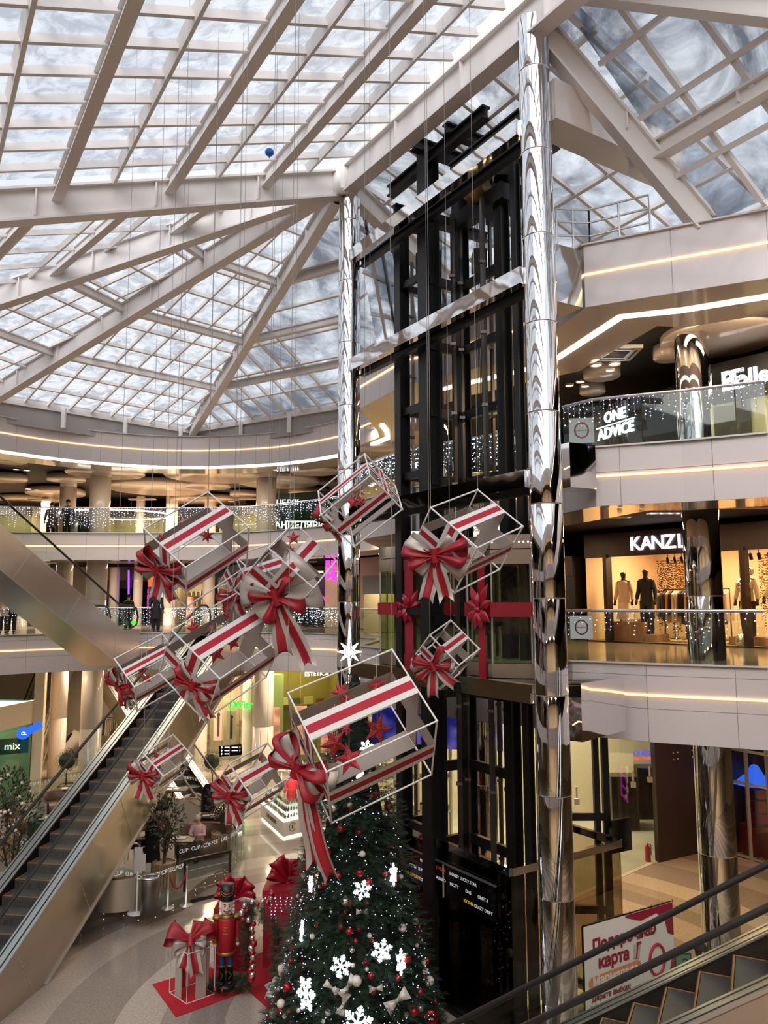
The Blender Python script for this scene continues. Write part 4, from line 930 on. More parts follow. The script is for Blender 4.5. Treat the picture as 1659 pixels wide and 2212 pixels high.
# ------------------------------------------------------------------ escalators
m_step = mat('step_metal', (92, 90, 92), .45, .5); m_edge = mat('step_edge_orange', (176, 112, 62), .6); m_rubber = mat('black_rubber', (34, 30, 30), .4)
m_clad = mat('brushed_bronze_steel', (200, 188, 168), .26, .95, bump=(.3, (.8, .8, .8), .15))
m_clad2 = mat('brushed_grey_steel', (206, 197, 190), .28, .9, bump=(.3, (.6, .6, .6), .15))
def escalator(label, N0, N1, lat, zlow, zhigh, clad, truss=1.45, wout=1.55, gh=.95, glass_m=None, arrow=None, sunk=False, rise=.205):
    """N0, N1: two points on the near deck line, low then high; lat: horizontal unit vector to the far side"""
    N0, N1 = V(N0), V(N1); h = V((N1.x - N0.x, N1.y - N0.y, 0)); sl = (N1.z - N0.z) / h.length; u = h.normalized(); lat = V(lat)
    lat = (lat - u * lat.dot(u)).normalized()
    k0 = (zlow + .14 - N0.z) / sl; k1 = (zhigh + .14 - N0.z) / sl
    def P(k, l, dz):                       # point on the deck line at run k, shifted sideways and up
        z = N0.z + sl * min(max(k, k0), k1); q = N0 + u * k + lat * l; return V((q.x, q.y, z + dz))
    kb = k0 if sunk else k0 + (truss - .14) / sl; zb0 = -truss if sunk else -.14
    fl = 1.1; ks = [k0 - fl, k0, k1, k1 + fl]
    t = thing('escalator', label, 'escalator', P(k0, wout / 2, -.14))
    mb = MB()
    for l in (0, wout):                     # cladded sides and belly
        tp = [P(k, l, 0) for k in ks]; bt = [P(k0 - fl, l, zb0), P(kb, l, -truss), P(k1, l, -truss), P(k1 + fl, l, -truss)]
        mb.add(tp + bt, [(0, 1, 5, 4), (1, 2, 6, 5), (2, 3, 7, 6)])
    A = [P(kb, l, -truss) for l in (0, wout)]; B = [P(k1, l, -truss) for l in (0, wout)]; C = [P(k1 + fl, l, -truss) for l in (0, wout)]; D = [P(k1 + fl, l, 0) for l in (0, wout)]
    E_ = [P(k0 - fl, l, zb0) for l in (0, wout)]; G_ = [P(k0 - fl, l, 0) for l in (0, wout)]; mb.quad(E_[0], E_[1], A[1], A[0]); mb.quad(G_[0], G_[1], E_[1], E_[0]); mb.quad(A[0], A[1], B[1], B[0]); mb.quad(B[0], B[1], C[1], C[0]); mb.quad(C[0], C[1], D[1], D[0])
    mb.build('truss_cladding', clad, t)
    mb = MB(); n = int((k1 - k0) / 1.9)
    for i in range(1, n): kk = k0 + (k1 - k0) * i / n; mb.beam(P(kk, -.004, -.02), P(kk + .75, -.004, -truss + .02), .012, .008, lat)
    mb.beam(P(kb, -.012, -truss), P(k1, -.012, -truss), .05, .035); mb.build('cladding_joint', m_alu, t)
    for l, nm in ((.15, 'near'), (wout - .15, 'far')):
        mb = MB(); mb.path([P(k, l, .03) for k in ks], .001, 4) if 0 else None
        for k, k_ in zip(ks, ks[1:]): mb.beam(P(k, l, .015), P(k_, l, .015), .30, .05)
        o = mb.build('deck_board', m_alu, t)
        mb = MB()
        for dx in (-.07, .09):
            for k, k_ in zip(ks, ks[1:]): mb.beam(P(k, l + dx, .043), P(k_, l + dx, .043), .03, .008)
        mb.build('deck_groove', m_black, o)
        mb = MB(); kk = ks[0] + .25; m_ = int((ks[3] - ks[0] - .5) / 1.5)
        for i in range(m_):
            a, b = ks[0] + .25 + (ks[3] - ks[0] - .5) * i / m_, ks[0] + .25 + (ks[3] - ks[0] - .5) * (i + 1) / m_
            br = [a] + [x for x in (k0, k1) if a < x < b] + [b]
            for c_, d_ in zip(br, br[1:]): mb.quad(P(c_ + .004, l, .04), P(d_ - .004, l, .04), P(d_ - .004, l, gh), P(c_ + .004, l, gh))
        mb.build('glass_balustrade', glass_m or m_glass, t)
        pts = [P(ks[0] + .3, l, .12), P(ks[0] + .06, l, .2), P(ks[0] - .06, l, .5), P(ks[0] + .1, l, gh - .1), P(ks[0] + .4, l, gh)] + [P(k0 - .2 + (k1 - k0 + .4) * i / 24, l, gh) for i in range(25)] + [P(ks[3] - .4, l, gh), P(ks[3] - .1, l, gh - .1), P(ks[3] + .06, l, .5), P(ks[3] - .06, l, .2), P(ks[3] - .3, l, .12)]
        mb = MB(); mb.path(pts, .040, 8); mb.build('handrail', m_rubber, t)
        s_ = 1 if l < wout / 2 else -1
        mb = MB()
        for k, k_ in zip(ks, ks[1:]): mb.quad(P(k, l + .15 * s_, .02), P(k_, l + .15 * s_, .02), P(k_, l + .15 * s_, -.3), P(k, l + .15 * s_, -.3))
        mb.build('skirt_panel', m_dark, t)
    R = Matrix((lat, u, (0, 0, 1))).transposed(); w = wout - .62; run = rise / sl
    mb = MB(); mb.box((0, 0, -.03), (w, run + .06, .06)); mb.box((0, -run / 2 - .01, -rise / 2), (w, .03, rise))
    for i in range(24): mb.box((-w / 2 + w * (i + .5) / 24, -run / 2 - .03, -rise / 2 - .03), (w / 48, .012, rise - .07))
    mb.m = 1; mb.box((0, -run / 2 - .012, .002), (w, .018, .008)); mb.box((-w / 2 + .008, 0, .003), (.012, run, .008)); mb.box((w / 2 - .008, 0, .003), (.012, run, .008))
    mb.v = [R @ v + V(t.location) for v in mb.v]
    st = None; k = k0 + .1; i = 0
    while k < k1:
        p = P(k, wout / 2, 0); p.z = zlow + rise * (i + 1) - .2
        if st is None: st = mb.build('step', [m_step, m_edge], t); st.location = p - V(t.location)
        else: c_ = st.copy(); COL.objects.link(c_); c_.location = p - V(t.location); KID(c_, t)
        k += run; i += 1
    for kk in (ks[0] + fl / 2, ks[3] - fl / 2): mb = MB(); q = P(kk, wout / 2, -.135); mb.box(q, (w, fl, .02), R); mb.build('comb_plate', m_alu, t)
    if arrow:
        mb = MB(); c_ = P(arrow[0], arrow[1], arrow[2]); a = u if arrow[3] else -u; s_ = .12
        mb.add([c_ + a * s_ * 1.6, c_ + V((0, 0, s_)), c_ + V((0, 0, .05)), c_ - a * s_ * 1.4 + V((0, 0, .05)), c_ - a * s_ * 1.4 - V((0, 0, .05)), c_ - V((0, 0, .05)), c_ - V((0, 0, s_))], [(0, 1, 2, 3, 4, 5, 6)])
        mb.build('direction_arrow', emit('green_sign', (60, 255, 60), 1.6), t)
    return t, P, u, lat
e1, PE1, uE1, lE1 = escalator('long escalator with grey steps climbing from the lower left corner to the first storey', at(96, 1967, 17.1), at(513, 1356, 28.5), (-1, .15, 0), 0, ZA, m_clad, truss=1.62)
e2, PE2, uE2, lE2 = escalator('escalator at the left rising from the first to the second storey, seen from below', at(262, 1360, 29.0), at(0, 1134, 23.0), (-1, .3, 0), ZA, ZB, m_clad2, truss=1.3, sunk=True, arrow=(-.75, -.02, .3, False))
e3, PE3, uE3, lE3 = escalator('escalator with black handrails and bright deck in the lower right corner', at(1240, 2203, 10.5), at(1659, 2001, 9.5), (-.43, -.9, 0), .4, ZA, m_clad2, truss=1.2, wout=1.68, gh=.72, rise=.25)
text('climbing', .2, m_black, 'balustrade_lettering', e1, PE1(PE1 and -1.9, .15, .5) + V((0.0, -.01, 0)), face_R(-lE1) , .001)
# ground floor escalator far behind the cafe
escalator('far escalator beside the cafe, with a green lit sign at its foot', at(470, 1722, 30.5), at(386, 1600, 34.5), (-1, .2, 0), 0, 5.0, m_clad, truss=1.0, arrow=(-.6, -.02, .45, True))
escalator('narrow escalator between white columns behind the beauty shop', at(96, 1600, 39), at(152, 1440, 43), (-1, .2, 0), .0, 5.0, m_clad, truss=1.0)
# ------------------------------------------------------------------ hanging gifts
m_wire = mat('white_painted_wire', (226, 224, 224), .4); m_band = twoside('pale_ribbon', (214, 210, 208), (168, 158, 148), .7); m_rstripe = mat('red_felt', (166, 26, 46), .75)
m_rl = mat('red_bow_cloth', (150, 20, 36), .5); m_sl = mat('silver_bow_cloth', (176, 168, 162), .38, .15)
TOCAM = lambda c: (V((0, 0, EYE)) - V(c)).normalized()
def bow(parent, c, n, up, sz, tails=((-12, .95), (10, 1.0)), seed=0, layers=None, tail_cols=True):
    """two-layer bow: red ribbons edged in grey over silver ones, knot and swallow-tailed ends"""
    rs = random.Random(seed); n = V(n).normalized(); up = V(up); up = (up - n * up.dot(n)).normalized(); x = up.cross(n).normalized()
    layers = layers or ((18, .62, .40, 0, .18), (162, .62, .40, 0, .18), (-30, .56, .36, 0, .16), (205, .56, .36, 0, .16), (28, .60, .30, 1, .30), (155, .62, .30, 1, .30), (-22, .52, .30, 1, .26), (198, .54, .30, 1, .26))
    for (a, L, w, kind, dep) in layers:
        a = math.radians(a + rs.uniform(-7, 7)); L *= rs.uniform(.92, 1.08); d = x * math.cos(a) + up * math.sin(a); e = n.cross(d); ph = rs.uniform(0, 6); P = []
        tw = rs.uniform(-.25, .25)
        for i in range(19):
            t = i / 18; s = math.sin(PI * t); row = []
            for j in range(9):
                v = j / 4 - 1; fl = s ** .75
                off = dep * math.sin(2 * PI * t) * .5 + (.10 if kind else .0) + .035 * math.sin(3.2 * v + ph) * (1 - fl) + .03 * math.sin(5 * t + 2.3 * v + ph) * fl - .05 * v * v * fl
                row.append(c + (d * (L * fl * (1 - .07 * v * v + .04 * math.sin(2 * v + ph))) + e * (v * w * (.16 + .84 * fl) * .5 + tw * fl * .12 + (.05 if t > .5 else -.05) * fl * v) + n * (off + .06)) * sz)
            P.append(row)
        mb = MB()
        if kind: mb.grid(P); o = mb.build('bow_loop', m_rl, parent)
        else: mb.grid(P); mb.build('bow_loop', m_sl, parent)
    mb = MB(); P = []
    for i in range(9):
        a = (i / 8 - .5) * PI * 1.2; P.append([c + (up * (v * .14) + x * (.085 * math.sin(a) * (1 + .25 * abs(v))) + n * (.10 + .12 * math.cos(a))) * sz for v in (-1, -.5, 0, .5, 1)])
    mb.grid(P); mb.build('knot', m_rl, parent)
    g = V((0, 0, -1))
    for (a, L) in tails:
        a = math.radians(a); d0 = (g * math.cos(a) + x * math.sin(a)); d0 = (d0 - n * d0.dot(n) * .6).normalized(); e = n.cross(d0).normalized(); ph = rs.uniform(0, 6); P = []; w = .30
        for i in range(17):
            t = i / 16; row = []
            for j in range(9):
                v = j / 4 - 1; ll = L * t - (.16 * t * (1 - abs(v)) if i == 16 else 0) * 1.0 - (.04 * t * (1 - abs(v)) if i == 15 else 0)
                q = c + (d0 * ll + e * (v * w * .5 * (.35 + .65 * min(1, t * 2.2))) + n * (.07 + .05 * math.sin(7 * t + ph) * t + .03 * math.sin(3 * v + ph))) * sz; row.append(q)
            P.append(row)
        mb = MB(); mb.grid(P, mcol=lambda j: 1 if j in (0, 1, 6, 7) else 0); mb.build('bow_tail', [m_rl, m_sl], parent)
def star(c, r, n, m, label, seed=0, group=None):
    rs = random.Random(seed); nn = (TOCAM(c) + V((rs.uniform(-.5, .5), 0, rs.uniform(-.3, .3)))).normalized(); x = V((0, 0, 1)).cross(nn).normalized(); z = nn.cross(x); a0 = rs.uniform(0, 1); mb = MB(); R = []
    for k in range(2 * n): a = a0 + PI * k / n; q = r if k % 2 == 0 else r * .42; R.append(c + (x * math.cos(a) + z * math.sin(a)) * q)
    P = [c + nn * r * .3, c - nn * r * .3] + R; m_ = 2 * n
    mb.add(P, [(0, 2 + k, 2 + (k + 1) % m_) for k in range(m_)] + [(1, 2 + (k + 1) % m_, 2 + k) for k in range(m_)])
    o = mb.build('paper_star', m); tag(o, label, 'star', group)
    mb = MB(); mb.tube(c + V((0, 0, r * .5)), c + V((0, 0, r * .5 + .35)), .003, 4, caps=False); mb.build('string', m_wire, o)
m_star = mat('red_paper', (150, 20, 40), .6, var=((196, 70, 76), 60.0, 0)); m_starp = mat('pink_lace_paper', (206, 176, 172), .7, var=((150, 60, 66), 40.0, 2)); m_starw = mat('cream_paper', (226, 214, 200), .7)
def gift(i, label, C, E1_, E2_, E3_, L, bow_sz, up_ang, bow_shift=(0, 0), end=0, tails=((-12, .95), (10, 1.0)), wire=.012, bw=.25, layers=None, flat=.55):
    C = V(C); a = [V(E1_).normalized() * L[0] / 2, V(E2_).normalized() * L[1] / 2, V(E3_).normalized() * L[2] / 2]
    t = thing('hanging_gift_box', label, 'gift box', C, 'wire gift boxes hanging in the atrium'); mb = MB(); mb2 = MB()
    K = [(i_, j_, k_) for i_ in (-1, 1) for j_ in (-1, 1) for k_ in (-1, 1)]
    Q = lambda k: C + a[0] * k[0] + a[1] * k[1] + a[2] * k[2]
    for k in K:
        for ax in range(3):
            if k[ax] < 0: k2 = list(k); k2[ax] = 1; mb.tube(Q(k), Q(k2), wire, 6)
        mb.ball(Q(k), wire * 1.3, 6)
    mb.build('wire_frame', m_wire, t)
    top = sorted((Q(k) for k in K), key=lambda p: -p.z)[:2]; mb = MB()
    for p in top: mb.tube(p, V((p.x, p.y, 17.2)), .0035, 4, caps=False)
    mb.build('suspension_wire', mat('thin_steel_wire', (150, 146, 144), .4), t)
    b1, b2, b3 = [q.normalized() for q in a]
    def band(w, p, q, wd, scale=1.0):       # loop in the plane of half axes p, q; wd = its width axis
        ring = [C + p * s + q * r for s, r in ((-1, -1), (1, -1), (1, 1), (-1, 1))]; mb = MB(); fine = []
        for s in range(4):
            A, B = ring[s], ring[(s + 1) % 4]
            for k in range(6): fine.append(A.lerp(B, k / 6) + (A.lerp(B, k / 6) - C).normalized() * 0)
        n = len(fine); nr = []
        for s in range(n):
            m_ = fine[s] - C; nr.append(m_.normalized())
        us = (-.5, -.21, .21, .5); outer = []; inner = []
        for s in range(n + 1):
            f = fine[s % n]; sag = 0
            outer.append([f + wd * (w * u) + nr[s % n] * .008 for u in us]); inner.append([f + wd * (w * u) - nr[s % n] * .004 for u in us])
        mb.grid(outer, False, lambda j: 1 if j == 1 else 0); mb.grid(inner, False, lambda j: 2, True)
        return mb.build('ribbon_band', [m_clothw, m_rstripe, m_clothi], t)
    band(bw * L[0], a[1], a[2], b1); band(bw * L[2], a[0], a[1], b3)
    s_ = -1 if end == 0 else 1; fc = C + a[1] * s_; n = b2 * s_; n = (n * flat + TOCAM(fc) * (1 - flat)).normalized()
    upv = V((0, 0, 1)); upv = (upv - n * upv.dot(n)).normalized(); R = Matrix.Rotation(math.radians(up_ang), 3, n); upv = R @ upv
    x = upv.cross(n); fc = fc + x * bow_shift[0] + upv * bow_shift[1] + n * .04
    b = MB(); b.ball(fc, .03 * bow_sz, 6); bo = b.build('bow', m_rl, t)
    bow(bo, fc, n, upv, bow_sz, tails, seed=i, layers=layers)
    return t
m_clothw = mat('white_felt', (218, 214, 214), .8); m_clothi = mat('grey_felt_lining', (178, 168, 160), .8)
gift(1, 'large hanging gift at upper left with a bow on its left end, above the escalators', [-2.721, 11.185, 8.781], [-.735, .289, .613], [.655, .535, .533], [-.174, .794, -.583], [.9, 1.13, .91], .62, -22, (-.05, 0), tails=((-14, .75), (25, .85)))
gift(2, 'hanging gift in the middle with the biggest silver bow and long red tails', [-1.442, 11.231, 8.388], [-.744, -.106, .66], [.387, .738, .553], [-.545, .667, -.508], [.831, .734, 1.1], .84, 20, (.04, -.10), tails=((6, 1.05), (22, 1.35)), flat=.4, layers=((25, .72, .72, 0, .2), (150, .62, .5, 0, .18), (-15, .75, .6, 0, .2), (200, .5, .5, 0, .18), (30, .46, .26, 1, .3), (165, .5, .3, 1, .3), (-35, .5, .36, 1, .26), (-120, .5, .34, 1, .26)))
gift(3, 'smaller hanging gift behind the one with the biggest bow', [-2.168, 13.05, 8.33], [-.473, .197, .859], [.788, .531, .312], [-.395, .824, -.407], [.709, .82, 1.2], .62, 25, (.05, -.1), tails=((-10, .6), (18, .7)))
gift(4, 'topmost hanging gift, in front of the far chrome column', [-.352, 10.906, 9.447], [-.125, .804, .581], [-.771, .29, -.567], [.624, .52, -.584], [.712, .889, .709], .6, 0, (0, 0), end=1, tails=((-10, .6), (14, .6)), bw=.2, flat=.85)
gift(5, 'hanging gift with a wide red bow before the lift cabins', [1.072, 9.975, 8.8], [-.666, .37, .648], [.681, .657, .324], [-.306, .657, -.69], [.81, .988, .772], .64, 4, (-.08, -.04), tails=((-14, .95), (12, .95)), flat=.35, layers=((30, .5, .4, 0, .18), (150, .62, .42, 0, .18), (-40, .7, .42, 0, .16), (215, .55, .4, 0, .16), (22, .72, .30, 1, .30), (164, .72, .32, 1, .30), (-25, .66, .36, 1, .26), (200, .60, .32, 1, .26)))
gift(6, 'very large hanging gift left of centre, with stars inside and a red bow', [-2.333, 11.162, 7.255], [-.731, .232, .642], [.586, .696, .416], [-.35, .68, -.645], [.978, 1.229, .984], .56, -30, (.16, -.02), tails=((20, .9), (35, 1.0)))
gift(7, 'hanging gift at the far left in front of the escalator top', [-3.663, 12.208, 6.921], [-.649, .381, .659], [.743, .504, .441], [-.164, .776, -.61], [.606, .806, .688], .5, -40, (-.05, 0), tails=((-6, .75), (14, .8)), flat=.8)
gift(8, 'largest hanging gift, in front of the christmas tree, with a very long tailed bow', [-.264, 9.242, 6.452], [-.453, .564, .69], [.892, .294, .344], [-.009, .772, -.636], [1.072, 1.328, 1.215], .76, -28, (-.02, -.1), tails=((8, 1.5), (22, 1.7)), flat=.55, wire=.011, bw=.24)
gift(9, 'smallest hanging gift, before the golden side of the long escalator', [-3.455, 12.375, 5.495], [-.719, .199, .666], [.515, .796, .318], [-.466, .572, -.675], [.477, .61, .483], .44, -12, (-.05, -.02), tails=((-14, .85), (22, .95)), flat=.35)
gift(10, 'small hanging gift over the cafe, left of the largest gift', [-1.976, 11.891, 5.33], [-.624, .292, .725], [.648, .711, .272], [-.436, .64, -.633], [.621, .732, .688], .5, -14, (-.02, -.03), tails=((2, .85), (26, .95)), flat=.4)
gift(11, 'small hanging gift below the lift cabins, right of the largest gift', [.872, 11.163, 7.249], [-.677, .23, .699], [.621, .689, .374], [-.395, .687, -.609], [.575, .523, .607], .52, 24, (-.02, -.02), tails=((-2, .9), (40, .85)), flat=.4)
ST = [(447, 1157, 18, 7, 0, 11.2, 'red pointed paper star in the large upper left gift'), (397, 1128, 16, 5, 1, 11.5, 'pink lace paper star in the large upper left gift'), (350, 1160, 10, 5, 0, 11.0, 'small red star tip behind the ribbon of the upper left gift'),
      (634, 1162, 17, 5, 0, 11.7, 'red five pointed star above the ribbon of the gift with the biggest bow'), (628, 1188, 11, 5, 0, 11.4, 'small red star below the five pointed star in the middle gift'),
      (772, 1060, 20, 5, 1, 10.9, 'pink lace star in the topmost gift'), (762, 1085, 18, 5, 0, 10.8, 'dotted red star on the left in the topmost gift'), (779, 1083, 15, 6, 0, 10.75, 'plain red star on the right in the topmost gift'),
      (985, 1158, 12, 5, 0, 10.0, 'red star tip behind the wide red bow'), (1012, 1208, 13, 5, 0, 9.9, 'red star low inside the gift with the wide bow'),
      (418, 1357, 18, 5, 0, 11.3, 'red star at the upper left in the very large gift'), (452, 1355, 17, 4, 1, 11.4, 'pink lace star in the very large gift'), (466, 1412, 23, 5, 0, 10.9, 'dotted red star below the ribbon of the very large gift'), (503, 1388, 19, 5, 0, 11.0, 'red star right of centre in the very large gift'), (490, 1328, 12, 5, 0, 11.5, 'small red star at the top of the very large gift'),
      (327, 1411, 9, 7, 0, 12.3, 'small red star at the top of the far left gift'), (305, 1447, 12, 5, 0, 12.1, 'dark red star on the left in the far left gift'), (315, 1466, 14, 4, 0, 12.0, 'dark red star low in the far left gift'),
      (737, 1498, 28, 7, 0, 9.5, 'seven pointed red star at the top of the largest gift'), (814, 1482, 24, 5, 0, 9.6, 'dotted red star at the upper right in the largest gift'), (722, 1606, 34, 5, 0, 9.1, 'plain red star on the left in the largest gift'), (754, 1640, 35, 5, 0, 8.9, 'dotted red star lowest in the largest gift'), (815, 1575, 34, 5, 0, 9.1, 'dotted red star on the right in the largest gift'), (748, 1575, 16, 5, 0, 9.4, 'small red star behind the plain star in the largest gift'),
      (337, 1632, 9, 6, 0, 12.4, 'red star in the smallest gift'), (364, 1622, 9, 6, 2, 12.5, 'cream star in the smallest gift'), (346, 1665, 7, 5, 0, 12.2, 'dark red star low in the smallest gift'),
      (498, 1697, 10, 6, 0, 11.8, 'red star on the left in the small gift over the cafe'), (562, 1637, 8, 5, 0, 12.0, 'red star tip at the top right of the small gift over the cafe')]
for i, (x, y, r, n, k, D, l) in enumerate(ST): star(at(x, y, D), r * D / F, n, (m_star, m_starp, m_starw)[k], l, i)
# ------------------------------------------------------------------ christmas tree
T0 = V((-.57, 15.2, 0)); PROF = [(0.25, 1.6), (1.15, 1.36), (2.4, 1.06), (4.1, .70), (5.37, .46), (6.3, .2), (6.72, .03)]
def trad(z):
    for (z0, r0), (z1, r1) in zip(PROF, PROF[1:]):
        if z <= z1: return r0 + (r1 - r0) * max(0, (z - z0)) / (z1 - z0)
    return .02
tree = thing('christmas_tree', 'tall decorated christmas tree standing in the middle of the ground floor', 'christmas tree', T0)
mb = MB(); mb.tube(T0, T0 + V((0, 0, 6.4)), .14, 10, .03); mb.build('trunk', mat('bark', (70, 52, 40), .9), tree)
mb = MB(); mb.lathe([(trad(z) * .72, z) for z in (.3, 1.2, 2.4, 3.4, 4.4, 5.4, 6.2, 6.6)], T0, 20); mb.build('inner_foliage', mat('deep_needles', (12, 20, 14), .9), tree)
def sprig(mb, p, d, L, rs, m_=6):
    """a fir twig: a spine with needles to both sides and side twigs"""
    d = d.normalized(); s = d.cross(V((0, 0, 1)));
    if s.length < .05: s = V((1, 0, 0))
    s.normalize(); u = s.cross(d)
    for tw in range(3):
        a = (tw - 1) * .65 + rs.uniform(-.2, .2); dd = (d * math.cos(a) + s * math.sin(a) + u * rs.uniform(-.25, .15)).normalized(); ss = dd.cross(u).normalized(); l = L * (1 if tw == 1 else .7); q = p + d * (L * .1)
        for k in range(m_):
            b = q + dd * (l * k / m_); tip = b + dd * (l * .34)
            for g in (-1, 1): mb.add([b, b + dd * (l * .10), tip + ss * (g * l * .23) + u * rs.uniform(-.05, .05) * l], [(0, 1, 2)])
        mb.add([q + dd * (l * .8) - ss * .006, q + dd * (l * .8) + ss * .006, q + dd * (l * 1.15)], [(0, 1, 2)])
rs = random.Random(3)
for part in range(3):
    mb = MB()
    for i in range(1300):
        z = .15 + 6.4 * (1 - math.sqrt(1 - rs.random() * .985)) if rs.random() < .8 else rs.uniform(.2, 6.5); R_ = trad(z); a = rs.uniform(0, 2 * PI); rr = R_ * rs.uniform(.72, .98); dr = V((math.cos(a), math.sin(a), 0))
        sprig(mb, T0 + dr * rr + V((0, 0, z)), dr + V((0, 0, rs.uniform(-.45, .35))), rs.uniform(.18, .32) * (1 if z < 4.5 else .75), rs)
    tag(mb.build('fir_twigs', m_green if part < 2 else mat('lighter_needles', (40, 62, 44), .7), tree), kind='stuff')
mb = MB(); rs = random.Random(5)
for i in range(620):
    z = .2 + 6.2 * (1 - math.sqrt(1 - rs.random() * .97)); a = rs.uniform(PI * .95, PI * 2.05); R_ = trad(z) * rs.uniform(.93, 1.06); mb.ball(T0 + V((R_ * math.cos(a), R_ * math.sin(a), z)), rs.uniform(.006, .011), 4)
fl = MB()
for k in range(7):
    pts = [T0 + V((trad(z) * .98 * math.cos(4 + k * .5 + z * 1.1), trad(z) * .98 * math.sin(4 + k * .5 + z * 1.1), z)) for z in [.3 + 6 * j / 40 for j in range(41)]]; fl.path(pts, .003, 3)
o = tag(fl.build('tree_lights', mat('dark_cable', (20, 34, 24), .6)), 'string of tiny violet white lights wound round the christmas tree', 'string lights'); tag(mb.build('light_bulbs', m_bulb, o), kind='stuff')
# baubles
bm = {'red': mat('red_bauble', (170, 20, 40), .2, .3, coat=.5), 'silver': mat('silver_bauble', (216, 210, 206), .16, .85), 'white': mat('pearl_bauble', (232, 222, 214), .3, coat=.4), 'wine': mat('wine_bauble', (110, 14, 40), .3, .2)}
PB_ = {}
def bauble(kind, p, r, label, group):
    if kind not in PB_:
        b = MB(); b.ball((0, 0, 0), 1.0, 16); o = b.build('bauble', bm[kind], origin=(0, 0, 0)); c_ = MB(); c_.tube((0, 0, .93), (0, 0, 1.2), .2, 8); c_.build('bauble_cap', m_alu, o); PB_[kind] = o
    else: o = copytree(PB_[kind])
    o.location = p; o.scale = (r, r, r); tag(o, label, 'bauble', group); return o
def bz(k, r, z, a):
    q = (a - PI) / PI; w = ('at the left edge', 'left of centre', 'in the middle', 'right of centre', 'at the right edge')[min(4, int(q * 5))]
    h_ = 'tip' if z > 5 else 'upper part' if z > 3.8 else 'waist' if z > 2.7 else 'lower part' if z > 1.6 else 'belly' if z > .9 else 'foot'
    c_ = {'red': 'glossy red', 'wine': 'dark wine red', 'silver': 'mirror silver', 'white': 'pearl white'}[k]; s_ = ('large ' if r > .06 else 'small ') + c_
    return '%s bauble %s of the christmas tree %s' % (s_, w, h_), '%s baubles %s of the tree %s' % (s_, w, h_)
rs = random.Random(11)
for i in range(150):
    z = .35 + 6.1 * (1 - math.sqrt(1 - rs.random() * .96)); a = rs.uniform(PI * 1.0, PI * 2.0); R_ = trad(z) * rs.uniform(.97, 1.05) + .01; k = rs.choice(['red', 'red', 'red', 'wine', 'silver', 'white']); r = rs.uniform(.035, .06) if rs.random() < .75 else rs.uniform(.065, .09)
    bauble(k, T0 + V((R_ * math.cos(a), R_ * math.sin(a), z)), r if z < 5 else r * .7, *bz(k, r, z, a))
# lit snowflakes
def surf(px, py):
    d = ray(px, py); best = None
    for k in range(600):
        D = 13.2 + k * .006; p = at(px, py, D); q = p - T0
        if math.hypot(q.x, q.y) <= trad(p.z) * 1.03: return p
    return at(px, py, 15.0)
def snowflake(c, r, yaw, label):
    n = V((math.sin(yaw), -math.cos(yaw), .12)).normalized(); R = face_R(n); mb = MB()
    P = lambda a, q: c + R @ V((q * math.cos(a), q * math.sin(a), 0))
    for k in range(6):
        a = k * PI / 3 + .26; mb.beam(P(a, 0), P(a, r), r * .13, .02, n)
        for q, l in ((.45, .34), (.72, .28)):
            for g in (-1, 1): s0 = P(a, r * q); mb.beam(s0, s0 + (R @ V((math.cos(a + g * .9), math.sin(a + g * .9), 0))) * (r * l), r * .12, .02, n)
        mb.ball(P(a, r), r * .11, 6)
    mb.ball(c, r * .2, 8); tag(mb.build('lit_snowflake', m_bulbw), label, 'snowflake light', 'lit snowflakes on the christmas tree')
for x, y, r, yaw, l in ((783, 1918, 18, .1, 'lit white snowflake highest on the front of the tree, below the long red tails'), (825, 2048, 21, .2, 'lit white snowflake right of the middle of the tree'), (737, 2081, 20, -.1, 'lit white snowflake left of the middle of the tree'), (662, 2140, 30, -.9, 'large lit white snowflake low at the left edge of the tree'), (772, 2204, 30, 0, 'large lit white snowflake at the foot of the tree, cut by the picture edge'),
                        (850, 1885, 20, 1.2, 'lit white snowflake seen from the side, upper right edge of the tree'), (866, 2072, 22, 1.15, 'lit white snowflake seen from the side, lower right edge of the tree'), (653, 2005, 20, -1.35, 'lit white snowflake seen edge on at the left edge of the tree'), (672, 1905, 16, -1.2, 'lit white snowflake seen edge on at the upper left edge of the tree'), (792, 1612, 14, .3, 'lit white snowflake seen through the largest gift'), (778, 1672, 12, .9, 'small lit white snowflake below the largest gift ribbon')):
    p = surf(x, y); snowflake(p + V((0, -.1, 0)), r * p.y / F, yaw, l)
# star on top
c = at(755, 1408, 15.2); mb = MB(); R = face_R((0, -1, 0)); mesh_pts = []
for k in range(8):
    a = k * PI / 4 + PI / 8 * 0 + PI / 2; L = .24 if k else .62
    L = .42 if k == 4 else L
    tip = c + V((math.cos(a) * L, 0, math.sin(a) * L)); 
    for g in (-1, 1):
        b = a + g * PI / 8; q = c + V((math.cos(b) * .09, 0, math.sin(b) * .09)); mb.tube(q, tip, .008, 5); mb.tube(c + V((0, -.07, 0)), tip, .006, 5)
        for j in range(5): s0 = q.lerp(tip, j / 5); s1_ = (c + V((0, -.07, 0))).lerp(tip, (j + .5) / 5); mb.tube(s0, s1_, .004, 4)
tag(mb.build('tree_topper_star', m_bulbw), 'glowing white eight pointed star on the tip of the christmas tree', 'star')
